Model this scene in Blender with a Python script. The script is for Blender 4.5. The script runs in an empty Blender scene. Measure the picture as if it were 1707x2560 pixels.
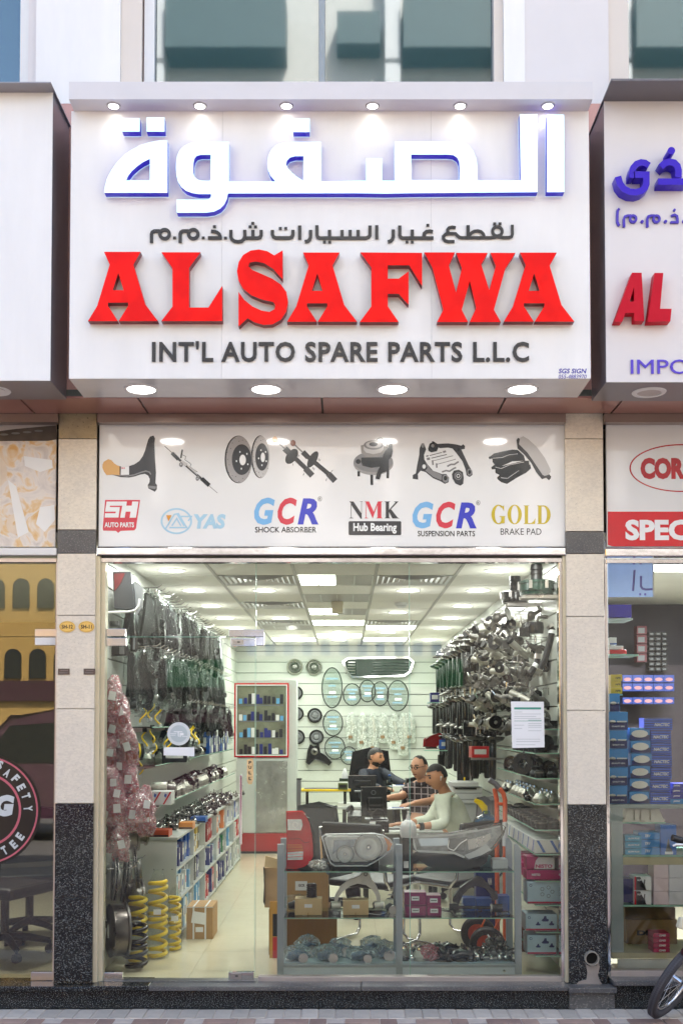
import bpy, math, random
from mathutils import Vector, Matrix
from mathutils.geometry import tessellate_polygon
R = random.Random(7)
PI = math.pi
sc = bpy.context.scene
COL = sc.collection

# ---------------- camera, sky, sun, exposure ----------------
F, PX, PY = 2733.0, 861.0, 1716.4
TH = math.atan(0.035)
CZ = 1.674
cd = bpy.data.cameras.new('camera'); cam = bpy.data.objects.new('camera', cd); COL.objects.link(cam)
cd.sensor_fit = 'HORIZONTAL'; cd.sensor_width = 24.0; cd.lens = F / 1707 * 24
cd.shift_x = (853.5 - PX) / 1707; cd.shift_y = (PY - 1280) / 1707
cd.clip_start = 0.05; cd.clip_end = 500
cam.location = (0, 0, CZ); cam.rotation_euler = (PI / 2 + TH, 0, 0)
sc.camera = cam
W = bpy.data.worlds.new('World'); sc.world = W; W.use_nodes = True
wn = W.node_tree; bg = wn.nodes['Background']
sky = wn.nodes.new('ShaderNodeTexSky'); sky.sky_type = 'NISHITA'; sky.sun_disc = False
SUN_EL, SUN_AZ = math.radians(50), math.radians(25)
sky.sun_elevation = SUN_EL; sky.sun_rotation = SUN_AZ; sky.air_density = 1.0; sky.dust_density = 3.0
wn.links.new(sky.outputs[0], bg.inputs[0]); bg.inputs[1].default_value = 0.15
sd = bpy.data.lights.new('sun', 'SUN'); sun = bpy.data.objects.new('sun', sd); COL.objects.link(sun)
sd.energy = 3.2; sd.angle = math.radians(0.5); sd.color = (1, 0.95, 0.88)
d = Vector((math.sin(SUN_AZ) * math.cos(SUN_EL), math.cos(SUN_AZ) * math.cos(SUN_EL), math.sin(SUN_EL)))
sun.rotation_euler = d.to_track_quat('Z', 'Y').to_euler(); sun.location = (0, 30, 40)
vs = sc.view_settings
sc.display_settings.display_device = 'sRGB'
vs.view_transform = 'Standard'; vs.look = 'None'; vs.gamma = 1; vs.use_curve_mapping = False
vs.exposure = 2.15
sc.render.engine = 'CYCLES'
cy = sc.cycles
cy.use_denoising = True
cy.max_bounces = 7; cy.diffuse_bounces = 4; cy.glossy_bounces = 3; cy.transmission_bounces = 4; cy.transparent_max_bounces = 24
cy.caustics_reflective = False; cy.caustics_refractive = False; cy.sample_clamp_indirect = 4.0
cy.use_adaptive_sampling = True; cy.adaptive_threshold = 0.02

# ---------------- helpers ----------------
ST, CT = math.sin(TH), math.cos(TH)
def P(x, y, Y):
    """the place on the plane Y metres away that shows at (x, y) of the full-size picture"""
    xp = (x - PX) / F; yp = (PY - y) / F
    t = Y / (CT - yp * ST)
    return Vector((xp * t, Y, CZ + t * (yp * CT + ST)))
def XZ(x, y, Y):
    p = P(x, y, Y); return (p.x, p.z)
def R1(x, y): return (x / 1.8233, y / 1.8233)
def R2(x, y): return (850 + x / 1.8296, y / 1.8296)
def R3(x, y): return (x / 1.8233, 540 + y / 1.8233)
def R4(x, y): return (850 + x / 1.8296, 540 + y / 1.8296)

class MB:
    def __init__(s): s.v = []; s.f = []; s.m = []; s.cur = 0
    def add(s, vs_, fs):
        o = len(s.v); s.v += [tuple(q) for q in vs_]
        s.f += [tuple(i + o for i in f) for f in fs]; s.m += [s.cur] * len(fs); return s
    def mi(s, k): s.cur = k; return s
    def box(s, x0, x1, y0, y1, z0, z1):
        return s.add([(x0, y0, z0), (x1, y0, z0), (x1, y1, z0), (x0, y1, z0), (x0, y0, z1), (x1, y0, z1), (x1, y1, z1), (x0, y1, z1)],
                     [(0, 3, 2, 1), (4, 5, 6, 7), (0, 1, 5, 4), (1, 2, 6, 5), (2, 3, 7, 6), (3, 0, 4, 7)])
    def bx(s, c, dx, dy, dz, rot=None):
        M = rot if rot is not None else Matrix.Identity(3)
        c = Vector(c); vs_ = []
        for sz in (-.5, .5):
            for sx, sy in ((-.5, -.5), (.5, -.5), (.5, .5), (-.5, .5)):
                vs_.append(c + M @ Vector((sx * dx, sy * dy, sz * dz)))
        return s.add(vs_, [(0, 3, 2, 1), (4, 5, 6, 7), (0, 1, 5, 4), (1, 2, 6, 5), (2, 3, 7, 6), (3, 0, 4, 7)])
    def cyl(s, a, b, r, r2=None, n=12, caps=True):
        a, b = Vector(a), Vector(b); r2 = r if r2 is None else r2
        q = (b - a).to_track_quat('Z', 'Y').to_matrix()
        vs_ = []
        for p, rr in ((a, r), (b, r2)):
            for k in range(n):
                t = 2 * PI * k / n; vs_.append(p + q @ Vector((rr * math.cos(t), rr * math.sin(t), 0)))
        fs = [(k, (k + 1) % n, n + (k + 1) % n, n + k) for k in range(n)]
        if caps: fs += [tuple(reversed(range(n))), tuple(range(n, 2 * n))]
        return s.add(vs_, fs)
    def tube(s, pts, r, n=8, closed=False, flat=1.0):
        pts = [Vector(p) for p in pts]; m = len(pts); vs_ = []; up = None
        for i, p in enumerate(pts):
            if closed: tg = pts[(i + 1) % m] - pts[i - 1]
            else: tg = pts[min(i + 1, m - 1)] - pts[max(i - 1, 0)]
            tg.normalize()
            if up is None: up = tg.orthogonal().normalized()
            up = (up - tg * up.dot(tg))
            if up.length < 1e-6: up = tg.orthogonal()
            up.normalize(); sd_ = tg.cross(up)
            rr = r[i] if isinstance(r, (list, tuple)) else r
            for k in range(n):
                t = 2 * PI * k / n; vs_.append(p + up * rr * math.cos(t) + sd_ * rr * flat * math.sin(t))
        fs = []
        for i in range(m if closed else m - 1):
            j = (i + 1) % m
            for k in range(n): fs.append((i * n + k, i * n + (k + 1) % n, j * n + (k + 1) % n, j * n + k))
        if not closed: fs += [tuple(reversed(range(n))), tuple(range((m - 1) * n, m * n))]
        return s.add(vs_, fs)
    def lathe(s, prof, c=(0, 0, 0), axis=(0, 0, 1), n=20):
        q = Vector(axis).to_track_quat('Z', 'Y').to_matrix(); c = Vector(c); vs_ = []
        for r, h in prof:
            for k in range(n):
                t = 2 * PI * k / n; vs_.append(c + q @ Vector((r * math.cos(t), r * math.sin(t), h)))
        fs = []
        for i in range(len(prof) - 1):
            for k in range(n): fs.append((i * n + k, i * n + (k + 1) % n, (i + 1) * n + (k + 1) % n, (i + 1) * n + k))
        return s.add(vs_, fs)
    def ball(s, c, rx, ry=None, rz=None, n=10, m=7):
        ry = ry or rx; rz = rz or rx; vs_ = []; c = Vector(c)
        for i in range(m + 1):
            a = PI * i / m - PI / 2
            for k in range(n):
                t = 2 * PI * k / n
                vs_.append(c + Vector((rx * math.cos(a) * math.cos(t), ry * math.cos(a) * math.sin(t), rz * math.sin(a))))
        fs = [(i * n + k, i * n + (k + 1) % n, (i + 1) * n + (k + 1) % n, (i + 1) * n + k) for i in range(m) for k in range(n)]
        return s.add(vs_, fs)
    def prism(s, poly, y0, y1):
        """poly: (x, z) pairs, a solid plate between y0 and y1"""
        n = len(poly); vs_ = [(x, y0, z) for x, z in poly] + [(x, y1, z) for x, z in poly]
        tri = tessellate_polygon([[Vector((x, z, 0)) for x, z in poly]])
        fs = [tuple(t) for t in tri] + [tuple(i + n for i in reversed(t)) for t in tri]
        fs += [(k, (k + 1) % n, n + (k + 1) % n, n + k) for k in range(n)]
        return s.add(vs_, fs)
    def quad(s, a, b, c, d_): return s.add([a, b, c, d_], [(0, 1, 2, 3)])

ORG = {}
def mesh_of(name, mb, mats, off, smooth):
    me = bpy.data.meshes.new(name)
    me.from_pydata([(a - off[0], b - off[1], c - off[2]) for a, b, c in mb.v], [], mb.f)
    mats = mats if isinstance(mats, (list, tuple)) else [mats]
    for m_ in mats: me.materials.append(m_)
    if len(mats) > 1: me.polygons.foreach_set('material_index', mb.m)
    if smooth:
        me.polygons.foreach_set('use_smooth', [True] * len(me.polygons))
        try: me.set_sharp_from_angle(angle=math.radians(smooth if smooth > 1 else 38))
        except Exception: pass
    me.update(); return me
def put(name, mb, mats, parent=None, smooth=0, bevel=0, label=None, cat=None, group=None, kind=None, loc=None):
    off = ORG.get(parent.name, (0, 0, 0)) if parent is not None else (0, 0, 0)
    if loc is not None and parent is None: off = loc
    if isinstance(mb, MB): me = mesh_of(name, mb, mats, off, smooth)
    else: me = mb
    o = bpy.data.objects.new(name, me); COL.objects.link(o)
    if parent is not None:
        o.parent = parent; ORG[o.name] = off
    elif loc is not None: o.location = loc; ORG[o.name] = tuple(loc)
    if bevel:
        b = o.modifiers.new('edge', 'BEVEL'); b.width = bevel; b.segments = 2; b.limit_method = 'ANGLE'; b.angle_limit = math.radians(40)
    tag(o, label, cat, group, kind); return o
def tag(o, label=None, cat=None, group=None, kind=None):
    if label: o['label'] = label
    if cat: o['category'] = cat
    if group: o['group'] = group
    if kind: o['kind'] = kind
def thing(name, label, cat, loc=(0, 0, 0), group=None, rz=0, kind=None):
    o = bpy.data.objects.new(name, None); COL.objects.link(o); o.empty_display_size = .05
    o.location = loc; o.rotation_euler = (0, 0, rz); ORG[o.name] = tuple(loc)
    tag(o, label, cat, group, kind); return o
def kids(o): return [c for c in o.children]
def dup(root, loc, rot=(0, 0, 0), label=None, group=None, scale=None, mats=None):
    r = root.copy(); COL.objects.link(r); r.location = loc; r.rotation_euler = rot
    if scale: r.scale = (scale,) * 3 if isinstance(scale, (int, float)) else scale
    if label: r['label'] = label
    if group: r['group'] = group
    for ch in CH[root.name]:
        c = ch.copy(); COL.objects.link(c); c.parent = r
        for g in CH.get(ch.name, []):
            e = g.copy(); COL.objects.link(e); e.parent = c
    return r
CH = {}
def proto(root):
    """remember children once (obj.children walks the whole scene)"""
    CH[root.name] = kids(root)
    for c in CH[root.name]: CH[c.name] = kids(c)
    return root
class Maker:
    """first call moves the prototype itself, later calls copy it"""
    def __init__(s, root): s.root = proto(root); s.used = False
    def at(s, loc, rot=(0, 0, 0), label=None, group=None, scale=None):
        if not s.used:
            s.used = True; r = s.root; r.location = loc; r.rotation_euler = rot
            if scale: r.scale = (scale,) * 3 if isinstance(scale, (int, float)) else scale
            if label: r['label'] = label
            if group: r['group'] = group
            return r
        return dup(s.root, loc, rot, label, group, scale)
ORD = ['first', 'second', 'third', 'fourth', 'fifth', 'sixth', 'seventh', 'eighth', 'ninth', 'tenth', 'eleventh', 'twelfth', 'thirteenth',
       'fourteenth', 'fifteenth', 'sixteenth', 'seventeenth', 'eighteenth', 'nineteenth', 'twentieth', 'twenty-first', 'twenty-second',
       'twenty-third', 'twenty-fourth', 'twenty-fifth', 'twenty-sixth', 'twenty-seventh', 'twenty-eighth', 'twenty-ninth', 'thirtieth']
ORD += ['thirty-' + w for w in ORD[:9]] + ['fortieth']

# ---------------- materials ----------------
MC = {}
def lin(c):
    return tuple(((v / 255) / 12.92 if v / 255 <= .04045 else ((v / 255 + .055) / 1.055) ** 2.4) for v in c)
def mat(name, c, rough=.5, metal=0, spec=.5, var=.08, vs_=6, bump=0, bs=60, emit=None, es=0, coat=0, srgb=True, world=False, stretch=None):
    if name in MC: return MC[name]
    m = bpy.data.materials.new(name); m.use_nodes = True; nt = m.node_tree; b = nt.nodes['Principled BSDF']
    c = lin(c) if srgb else c
    b.inputs['Roughness'].default_value = rough; b.inputs['Metallic'].default_value = metal
    b.inputs['Specular IOR Level'].default_value = spec; b.inputs['Coat Weight'].default_value = coat
    b.inputs['Base Color'].default_value = (*c, 1)
    if var or bump:
        tc = nt.nodes.new('ShaderNodeTexCoord'); mp = nt.nodes.new('ShaderNodeMapping'); nt.links.new(tc.outputs['Object'], mp.inputs[0])
        if stretch: mp.inputs['Scale'].default_value = stretch
    if var:
        n = nt.nodes.new('ShaderNodeTexNoise'); n.inputs['Scale'].default_value = vs_; n.inputs['Detail'].default_value = 6; n.inputs['Roughness'].default_value = .62
        nt.links.new(mp.outputs[0], n.inputs['Vector'])
        r = nt.nodes.new('ShaderNodeValToRGB'); r.color_ramp.elements[0].position = .3; r.color_ramp.elements[1].position = .7
        r.color_ramp.elements[0].color = (*[max(0, v * (1 - var)) for v in c], 1); r.color_ramp.elements[1].color = (*[min(1, v * (1 + var)) for v in c], 1)
        nt.links.new(n.outputs['Fac'], r.inputs[0]); nt.links.new(r.outputs[0], b.inputs['Base Color'])
        mr = nt.nodes.new('ShaderNodeMapRange'); mr.inputs['To Min'].default_value = max(0.02, rough - .06); mr.inputs['To Max'].default_value = min(1, rough + .08)
        nt.links.new(n.outputs['Fac'], mr.inputs[0]); nt.links.new(mr.outputs[0], b.inputs['Roughness'])
    if bump:
        n2 = nt.nodes.new('ShaderNodeTexNoise'); n2.inputs['Scale'].default_value = bs; n2.inputs['Detail'].default_value = 3
        nt.links.new(mp.outputs[0], n2.inputs['Vector'])
        bp = nt.nodes.new('ShaderNodeBump'); bp.inputs['Strength'].default_value = bump; bp.inputs['Distance'].default_value = .01
        nt.links.new(n2.outputs['Fac'], bp.inputs['Height']); nt.links.new(bp.outputs[0], b.inputs['Normal'])
    if emit:
        b.inputs['Emission Color'].default_value = (*lin(emit), 1); b.inputs['Emission Strength'].default_value = es
    MC[name] = m; return m
def granite(name, base, flecks, scale=90, rough=.25, tint=None, dens=.5):
    m = bpy.data.materials.new(name); m.use_nodes = True; nt = m.node_tree; b = nt.nodes['Principled BSDF']; N = nt.nodes.new; L = nt.links.new
    tc = N('ShaderNodeTexCoord'); mp = N('ShaderNodeMapping'); mp.inputs['Rotation'].default_value = (0, .6, 0); mp.inputs['Scale'].default_value = (1, 1, 1.7)
    L(tc.outputs['Object'], mp.inputs[0])
    n1 = N('ShaderNodeTexNoise'); n1.inputs['Scale'].default_value = scale; n1.inputs['Detail'].default_value = 3; L(mp.outputs[0], n1.inputs[0])
    r1 = N('ShaderNodeValToRGB'); e = r1.color_ramp.elements; e[0].position = dens; e[0].color = (0, 0, 0, 1); e[1].position = dens + .08; e[1].color = (1, 1, 1, 1); L(n1.outputs['Fac'], r1.inputs[0])
    n2 = N('ShaderNodeTexNoise'); n2.inputs['Scale'].default_value = 4; n2.inputs['Detail'].default_value = 5; L(tc.outputs['Object'], n2.inputs[0])
    r2 = N('ShaderNodeValToRGB'); e = r2.color_ramp.elements; e[0].position = .35; e[0].color = (*lin(base), 1); e[1].position = .65; e[1].color = (*lin(tint or base), 1); L(n2.outputs['Fac'], r2.inputs[0])
    mx = N('ShaderNodeMix'); mx.data_type = 'RGBA'; L(r1.outputs[0], mx.inputs[0]); L(r2.outputs[0], mx.inputs[6]); mx.inputs[7].default_value = (*lin(flecks), 1)
    n3 = N('ShaderNodeTexNoise'); n3.inputs['Scale'].default_value = scale * .35; n3.inputs['Detail'].default_value = 6; L(mp.outputs[0], n3.inputs[0])
    r3 = N('ShaderNodeValToRGB'); e = r3.color_ramp.elements; e[0].position = .4; e[0].color = (.93, .93, .93, 1); e[1].position = .6; e[1].color = (1.03, 1.03, 1.03, 1); L(n3.outputs['Fac'], r3.inputs[0])
    ml = N('ShaderNodeMix'); ml.data_type = 'RGBA'; ml.blend_type = 'MULTIPLY'; ml.inputs[0].default_value = 1; L(mx.outputs[2], ml.inputs[6]); L(r3.outputs[0], ml.inputs[7])
    L(ml.outputs[2], b.inputs['Base Color']); b.inputs['Roughness'].default_value = rough; MC[name] = m; return m
def glassy(name, tint=(.93, .98, .95), refl=1.0, rough=0.0, ior=1.5, dirt=.0, bump=0):
    if name in MC: return MC[name]
    m = bpy.data.materials.new(name); m.use_nodes = True; nt = m.node_tree; N = nt.nodes.new; L = nt.links.new
    nt.nodes.remove(nt.nodes['Principled BSDF']); out = nt.nodes['Material Output']
    t = N('ShaderNodeBsdfTransparent'); t.inputs[0].default_value = (*tint, 1)
    g = N('ShaderNodeBsdfGlossy'); g.inputs['Roughness'].default_value = rough; g.inputs[0].default_value = (refl, refl, refl, 1)
    fr = N('ShaderNodeFresnel'); fr.inputs[0].default_value = ior
    mx = N('ShaderNodeMixShader'); L(fr.outputs[0], mx.inputs[0]); L(t.outputs[0], mx.inputs[1]); L(g.outputs[0], mx.inputs[2])
    last = mx
    if dirt:
        tc = N('ShaderNodeTexCoord'); mp = N('ShaderNodeMapping'); mp.inputs['Scale'].default_value = (1, 1, .25); L(tc.outputs['Object'], mp.inputs[0])
        n = N('ShaderNodeTexNoise'); n.inputs['Scale'].default_value = 3; n.inputs['Detail'].default_value = 8; L(mp.outputs[0], n.inputs[0])
        r = N('ShaderNodeMapRange'); r.inputs['From Min'].default_value = .45; r.inputs['From Max'].default_value = .8; r.inputs['To Max'].default_value = dirt; L(n.outputs['Fac'], r.inputs[0])
        df = N('ShaderNodeBsdfDiffuse'); df.inputs[0].default_value = (.75, .78, .74, 1); m2 = N('ShaderNodeMixShader')
        L(r.outputs[0], m2.inputs[0]); L(mx.outputs[0], m2.inputs[1]); L(df.outputs[0], m2.inputs[2]); last = m2
    if bump:
        n = N('ShaderNodeTexNoise'); n.inputs['Scale'].default_value = 1.6; n.inputs['Detail'].default_value = 1
        tc2 = N('ShaderNodeTexCoord'); L(tc2.outputs['Object'], n.inputs[0]); bp = N('ShaderNodeBump'); bp.inputs['Strength'].default_value = bump; bp.inputs['Distance'].default_value = .02
        L(n.outputs['Fac'], bp.inputs['Height']); L(bp.outputs[0], g.inputs['Normal'])
    L(last.outputs[0], out.inputs[0]); MC[name] = m; return m
def film(name, tint=(.9, .93, .92), cover=.2, body=(.8, .82, .8), ink=None, ink_scale=60, rough=.18, gl=.5):
    """crinkled clear plastic film, with or without printing"""
    m = bpy.data.materials.new(name); m.use_nodes = True; nt = m.node_tree; N = nt.nodes.new; L = nt.links.new
    nt.nodes.remove(nt.nodes['Principled BSDF']); out = nt.nodes['Material Output']
    tc = N('ShaderNodeTexCoord'); n = N('ShaderNodeTexNoise'); n.inputs['Scale'].default_value = 44; n.inputs['Detail'].default_value = 3; n.inputs['Distortion'].default_value = 1.2; L(tc.outputs['Object'], n.inputs[0])
    bp = N('ShaderNodeBump'); bp.inputs['Strength'].default_value = .9; bp.inputs['Distance'].default_value = .03; L(n.outputs['Fac'], bp.inputs['Height'])
    t = N('ShaderNodeBsdfTransparent'); t.inputs[0].default_value = (*tint, 1)
    g = N('ShaderNodeBsdfGlossy'); g.inputs['Roughness'].default_value = rough; L(bp.outputs[0], g.inputs['Normal'])
    df = N('ShaderNodeBsdfDiffuse'); df.inputs[0].default_value = (*body, 1)
    mr = N('ShaderNodeMapRange'); mr.inputs['From Min'].default_value = .42; mr.inputs['From Max'].default_value = .72; mr.inputs['To Min'].default_value = cover * .3; mr.inputs['To Max'].default_value = min(1, cover * 1.9); L(n.outputs['Fac'], mr.inputs[0])
    a = N('ShaderNodeMixShader'); L(mr.outputs[0], a.inputs[0]); L(t.outputs[0], a.inputs[1]); L(df.outputs[0], a.inputs[2])
    last = a
    if ink:
        v = N('ShaderNodeTexNoise'); v.inputs['Scale'].default_value = ink_scale; v.inputs['Detail'].default_value = 2; v.inputs['Distortion'].default_value = 2.5; L(tc.outputs['Object'], v.inputs[0])
        rr = N('ShaderNodeValToRGB'); e = rr.color_ramp.elements; e[0].position = .46; e[0].color = (0, 0, 0, 1); e[1].position = .52; e[1].color = (.85, .85, .85, 1); L(v.outputs['Fac'], rr.inputs[0])
        di = N('ShaderNodeBsdfDiffuse'); di.inputs[0].default_value = (*lin(ink), 1); c = N('ShaderNodeMixShader')
        L(rr.outputs[0], c.inputs[0]); L(a.outputs[0], c.inputs[1]); L(di.outputs[0], c.inputs[2]); last = c
    lw = N('ShaderNodeLayerWeight'); lw.inputs[0].default_value = .35; L(bp.outputs[0], lw.inputs['Normal'])
    mm = N('ShaderNodeMapRange'); mm.inputs['To Min'].default_value = gl * .08; mm.inputs['To Max'].default_value = gl; L(lw.outputs['Fresnel'], mm.inputs[0])
    f = N('ShaderNodeMixShader'); L(mm.outputs[0], f.inputs[0]); L(last.outputs[0], f.inputs[1]); L(g.outputs[0], f.inputs[2])
    L(f.outputs[0], out.inputs[0]); MC[name] = m; return m
def glow(name, c, s):
    if name in MC: return MC[name]
    m = bpy.data.materials.new(name); m.use_nodes = True; b = m.node_tree.nodes['Principled BSDF']
    b.inputs['Base Color'].default_value = (*lin(c), 1); b.inputs['Emission Color'].default_value = (*lin(c), 1); b.inputs['Emission Strength'].default_value = s; b.inputs['Roughness'].default_value = .3
    MC[name] = m; return m

M = {}
M['acp'] = mat('white_panel', (237, 236, 234), .3, var=.045, vs_=1.8, coat=.15, stretch=(2.5, 2.5, .5))
M['acp2'] = mat('off_white_panel', (222, 218, 218), .4, var=.03, vs_=1.5)
M['cream'] = mat('cream_render', (222, 213, 203), .6, var=.03, vs_=2)
M['grey_acp'] = mat('dark_grey_panel', (112, 110, 116), .35, metal=.3, var=.05, vs_=2)
M['box_side'] = mat('grey_side_panel', (128, 124, 130), .3, metal=.4, var=.06, vs_=2)
M['brown'] = mat('brown_pink_panel', (158, 110, 102), .3, metal=.35, var=.08, vs_=3, coat=.3)
M['steel'] = mat('brushed_steel', (196, 190, 188), .28, metal=1, var=.06, vs_=8)
M['chrome'] = mat('polished_steel', (214, 212, 212), .07, metal=1, var=.03, vs_=3, bump=.05, bs=6)
M['alu'] = mat('anodised_aluminium', (200, 190, 184), .35, metal=.75, var=.05, vs_=10)
M['cream_alu'] = mat('cream_aluminium', (206, 198, 172), .35, metal=.3, var=.06, vs_=8)
M['stone'] = granite('pale_granite', (228, 219, 202), (112, 102, 94), 150, .3, (218, 210, 196), .67)
M['granite'] = granite('black_granite', (26, 28, 29), (122, 124, 120), 130, .14, (26, 29, 33), .56)
M['granite2'] = granite('worn_granite', (78, 78, 80), (128, 126, 122), 100, .35, (100, 98, 96), .56)
M['glass'] = glassy('shop_glass', (.965, .988, .968), refl=.9, ior=1.42, dirt=.03, bump=.02)
M['glass_edge'] = mat('green_glass_edge', (150, 196, 176), .2, var=.05)
M['shelf_glass'] = glassy('shelf_glass', (.84, .93, .89))
M['win'] = None
M['tile'] = mat('cream_floor_tile', (216, 210, 182), .12, var=.03, vs_=4)
M['grout'] = mat('grout', (120, 116, 100), .8)
M['ctile'] = mat('ceiling_board', (240, 238, 230), .8, var=.03, vs_=3)
M['tgrid'] = mat('ceiling_grid', (170, 168, 160), .5)
M['slat'] = mat('slatwall_board', (190, 194, 186), .3, var=.03, vs_=2)
M['groove'] = mat('slatwall_groove', (92, 98, 92), .6)
M['black'] = mat('black_rubber', (22, 22, 23), .45, var=.2, vs_=30)
M['blackg'] = mat('black_gloss_paint', (18, 18, 20), .2, var=.2, vs_=20, coat=.3)
M['iron'] = mat('cast_metal', (120, 118, 114), .35, metal=.85, var=.2, vs_=25, bump=.3, bs=90)
M['alucast'] = mat('cast_aluminium', (188, 186, 176), .38, metal=.6, var=.12, vs_=20, bump=.3, bs=80)
M['white'] = mat('white_plastic', (225, 226, 226), .35, var=.03)
M['paper'] = mat('white_paper', (232, 234, 236), .7, var=.02)
M['card'] = mat('brown_card', (172, 136, 88), .75, var=.08, vs_=7)
M['card2'] = mat('pale_card', (206, 180, 136), .75, var=.06, vs_=7)
M['grey'] = mat('grey_plastic', (110, 112, 114), .45)
M['cab'] = mat('blue_grey_frame', (164, 174, 184), .35, metal=.3, var=.04)
M['cabp'] = mat('pale_blue_panel', (196, 208, 220), .4, var=.04)
M['lam'] = mat('grey_laminate', (186, 190, 186), .4, var=.03)
M['yellow'] = mat('yellow_paint', (244, 208, 10), .4, coat=.4, var=.08)
M['orange'] = mat('orange_paint', (222, 92, 28), .3, coat=.3)
M['red'] = mat('red_paint', (190, 26, 34), .3)
M['blue'] = mat('blue_card', (32, 70, 160), .5)
M['skin1'] = mat('skin_light_brown', (204, 152, 122), .5, var=.06)
M['skin2'] = mat('skin_brown', (188, 134, 100), .5, var=.06)
M['skin3'] = mat('skin_tan', (196, 140, 106), .5, var=.06)
M['hair'] = mat('black_hair', (24, 21, 20), .55, var=.3, vs_=60, bump=.5, bs=120)
M['film'] = film('clear_bag', cover=.01, gl=.16)
M['film_b'] = film('blue_grey_bag', cover=.35, body=(.55, .66, .74))
M['film_p'] = film('pink_printed_bag', tint=(.95, .85, .86), cover=.5, body=(.84, .68, .70), ink=(176, 74, 88), ink_scale=55)
M['film_y'] = film('spring_bag', cover=.02, gl=.16)
M['lamp'] = glow('lamp_disc', (255, 253, 244), 2.2)

def curve_mesh(name, polys, depth, mats, Y, org=(0, 0, 0), back=False):
    """closed outlines in (x, z), holes filled by nesting; front face at Y, body behind it"""
    cu = bpy.data.curves.new(name, 'CURVE'); cu.dimensions = '2D'; cu.fill_mode = 'BOTH'; cu.extrude = depth / 2
    for p in polys:
        s = cu.splines.new('POLY'); s.points.add(len(p) - 1); s.use_cyclic_u = True
        for k, (x, z) in enumerate(p): s.points[k].co = (x, z, 0, 1)
    return to_plate(name, cu, depth, mats, Y, org)
def to_plate(name, cu, depth, mats, Y, org, fit=None):
    ob = bpy.data.objects.new('tmp', cu); me = bpy.data.meshes.new_from_object(ob); bpy.data.objects.remove(ob)
    vs_ = [v.co.copy() for v in me.vertices]
    if fit:
        x0, x1, z0, z1 = fit
        a0 = min(v.x for v in vs_); a1 = max(v.x for v in vs_); b0 = min(v.y for v in vs_); b1 = max(v.y for v in vs_)
        sx = (x1 - x0) / max(1e-9, a1 - a0); sz = (z1 - z0) / max(1e-9, b1 - b0)
        vs_ = [Vector((x0 + (v.x - a0) * sx, z0 + (v.y - b0) * sz, v.z)) for v in vs_]
    for v, c in zip(me.vertices, vs_): v.co = (c.x - org[0], Y + depth / 2 - c.z - org[1], c.y - org[2])
    me.name = name; me.materials.clear()
    mats = mats if isinstance(mats, (list, tuple)) else [mats]
    for m_ in mats: me.materials.append(m_)
    me.update()
    if len(mats) > 1:
        for p in me.polygons: p.material_index = 0 if abs(p.normal.y) > .7 else 1
    else:
        for p in me.polygons: p.material_index = 0
    return me
def letters(s, px, Y, m, parent, depth=.002, bold=0., shear=0., name='lettering', label=None, sp=1.0):
    """a line of lettering whose glyphs fill the picture box px = (x0, y0, x1, y1) at distance Y"""
    cu = bpy.data.curves.new(name, 'FONT'); cu.body = s; cu.extrude = depth / 2; cu.offset = bold; cu.shear = shear; cu.resolution_u = 3; cu.space_character = sp
    a = P(px[0], px[3], Y); b = P(px[2], px[1], Y)
    org = ORG.get(parent.name, (0, 0, 0)) if parent is not None else (0, 0, 0)
    me = to_plate(name, cu, depth, m, Y, org, (a.x, b.x, a.z, b.z))
    return put(name, me, None, parent, label=label)
def print3(s, c, w, h, m, parent, rot=None, depth=.0006, bold=0., shear=0., name='lettering', org=None):
    """lettering w by h metres centred at the local point c; rot turns the reading direction (default facing -Y)"""
    cu = bpy.data.curves.new(name, 'FONT'); cu.body = s; cu.extrude = depth / 2; cu.offset = bold; cu.shear = shear; cu.resolution_u = 2
    me = to_plate(name, cu, depth, m, 0, (0, 0, 0), (-w / 2, w / 2, -h / 2, h / 2))
    Mx = (rot.to_4x4() if rot is not None else Matrix.Identity(4)); me.transform(Matrix.Translation(Vector(c)) @ Mx)
    return put(name, me, None, parent)
LAY = [0]
def flat(name, pxpoly, Y, m, parent, depth=.0008, holes=(), layer=0):
    pol = [[XZ(x, y, Y) for x, y in pxpoly]] + [[XZ(x, y, Y) for x, y in h] for h in holes]
    org = ORG.get(parent.name, (0, 0, 0))
    return put(name, curve_mesh(name, pol, depth, m, Y - layer * .0009, org), None, parent)
def ell(cx, cy, rx, ry, n=28, a0=0, a1=360, rot=0):
    out = []; full = abs(a1 - a0) >= 360
    for k in range(n if full else n + 1):
        t = math.radians(a0 + (a1 - a0) * k / n); x, y = rx * math.cos(t), ry * math.sin(t); c, s = math.cos(rot), math.sin(rot)
        out.append((cx + x * c - y * s, cy + x * s + y * c))
    return out
def ribbon(pts, w, closed=False):
    """outline polygons of a thick line in picture units"""
    n = len(pts); L_, R_ = [], []
    V = [Vector(p) for p in pts]
    for i in range(n):
        if closed: a, b = V[i] - V[i - 1], V[(i + 1) % n] - V[i]
        else:
            a = V[i] - V[i - 1] if i else V[1] - V[0]; b = V[i + 1] - V[i] if i < n - 1 else V[-1] - V[-2]
        a, b = a.normalized(), b.normalized(); t = (a + b)
        t = a if t.length < 1e-5 else t.normalized(); nn = Vector((-t.y, t.x)); k = 1 / max(.5, nn.dot(Vector((-a.y, a.x))))
        L_.append(V[i] + nn * w / 2 * k); R_.append(V[i] - nn * w / 2 * k)
    if closed: return [[tuple(p) for p in L_], [tuple(p) for p in R_]]
    return [[tuple(p) for p in L_ + R_[::-1]]]
def stroke(name, pts, w, Y, m, parent, depth=.003, closed=False, layer=0):
    pol = [[XZ(x, y, Y) for x, y in q] for q in ribbon(pts, w, closed)]
    org = ORG.get(parent.name, (0, 0, 0))
    return put(name, curve_mesh(name, pol, depth, m, Y - layer * .0004, org), None, parent)
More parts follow.
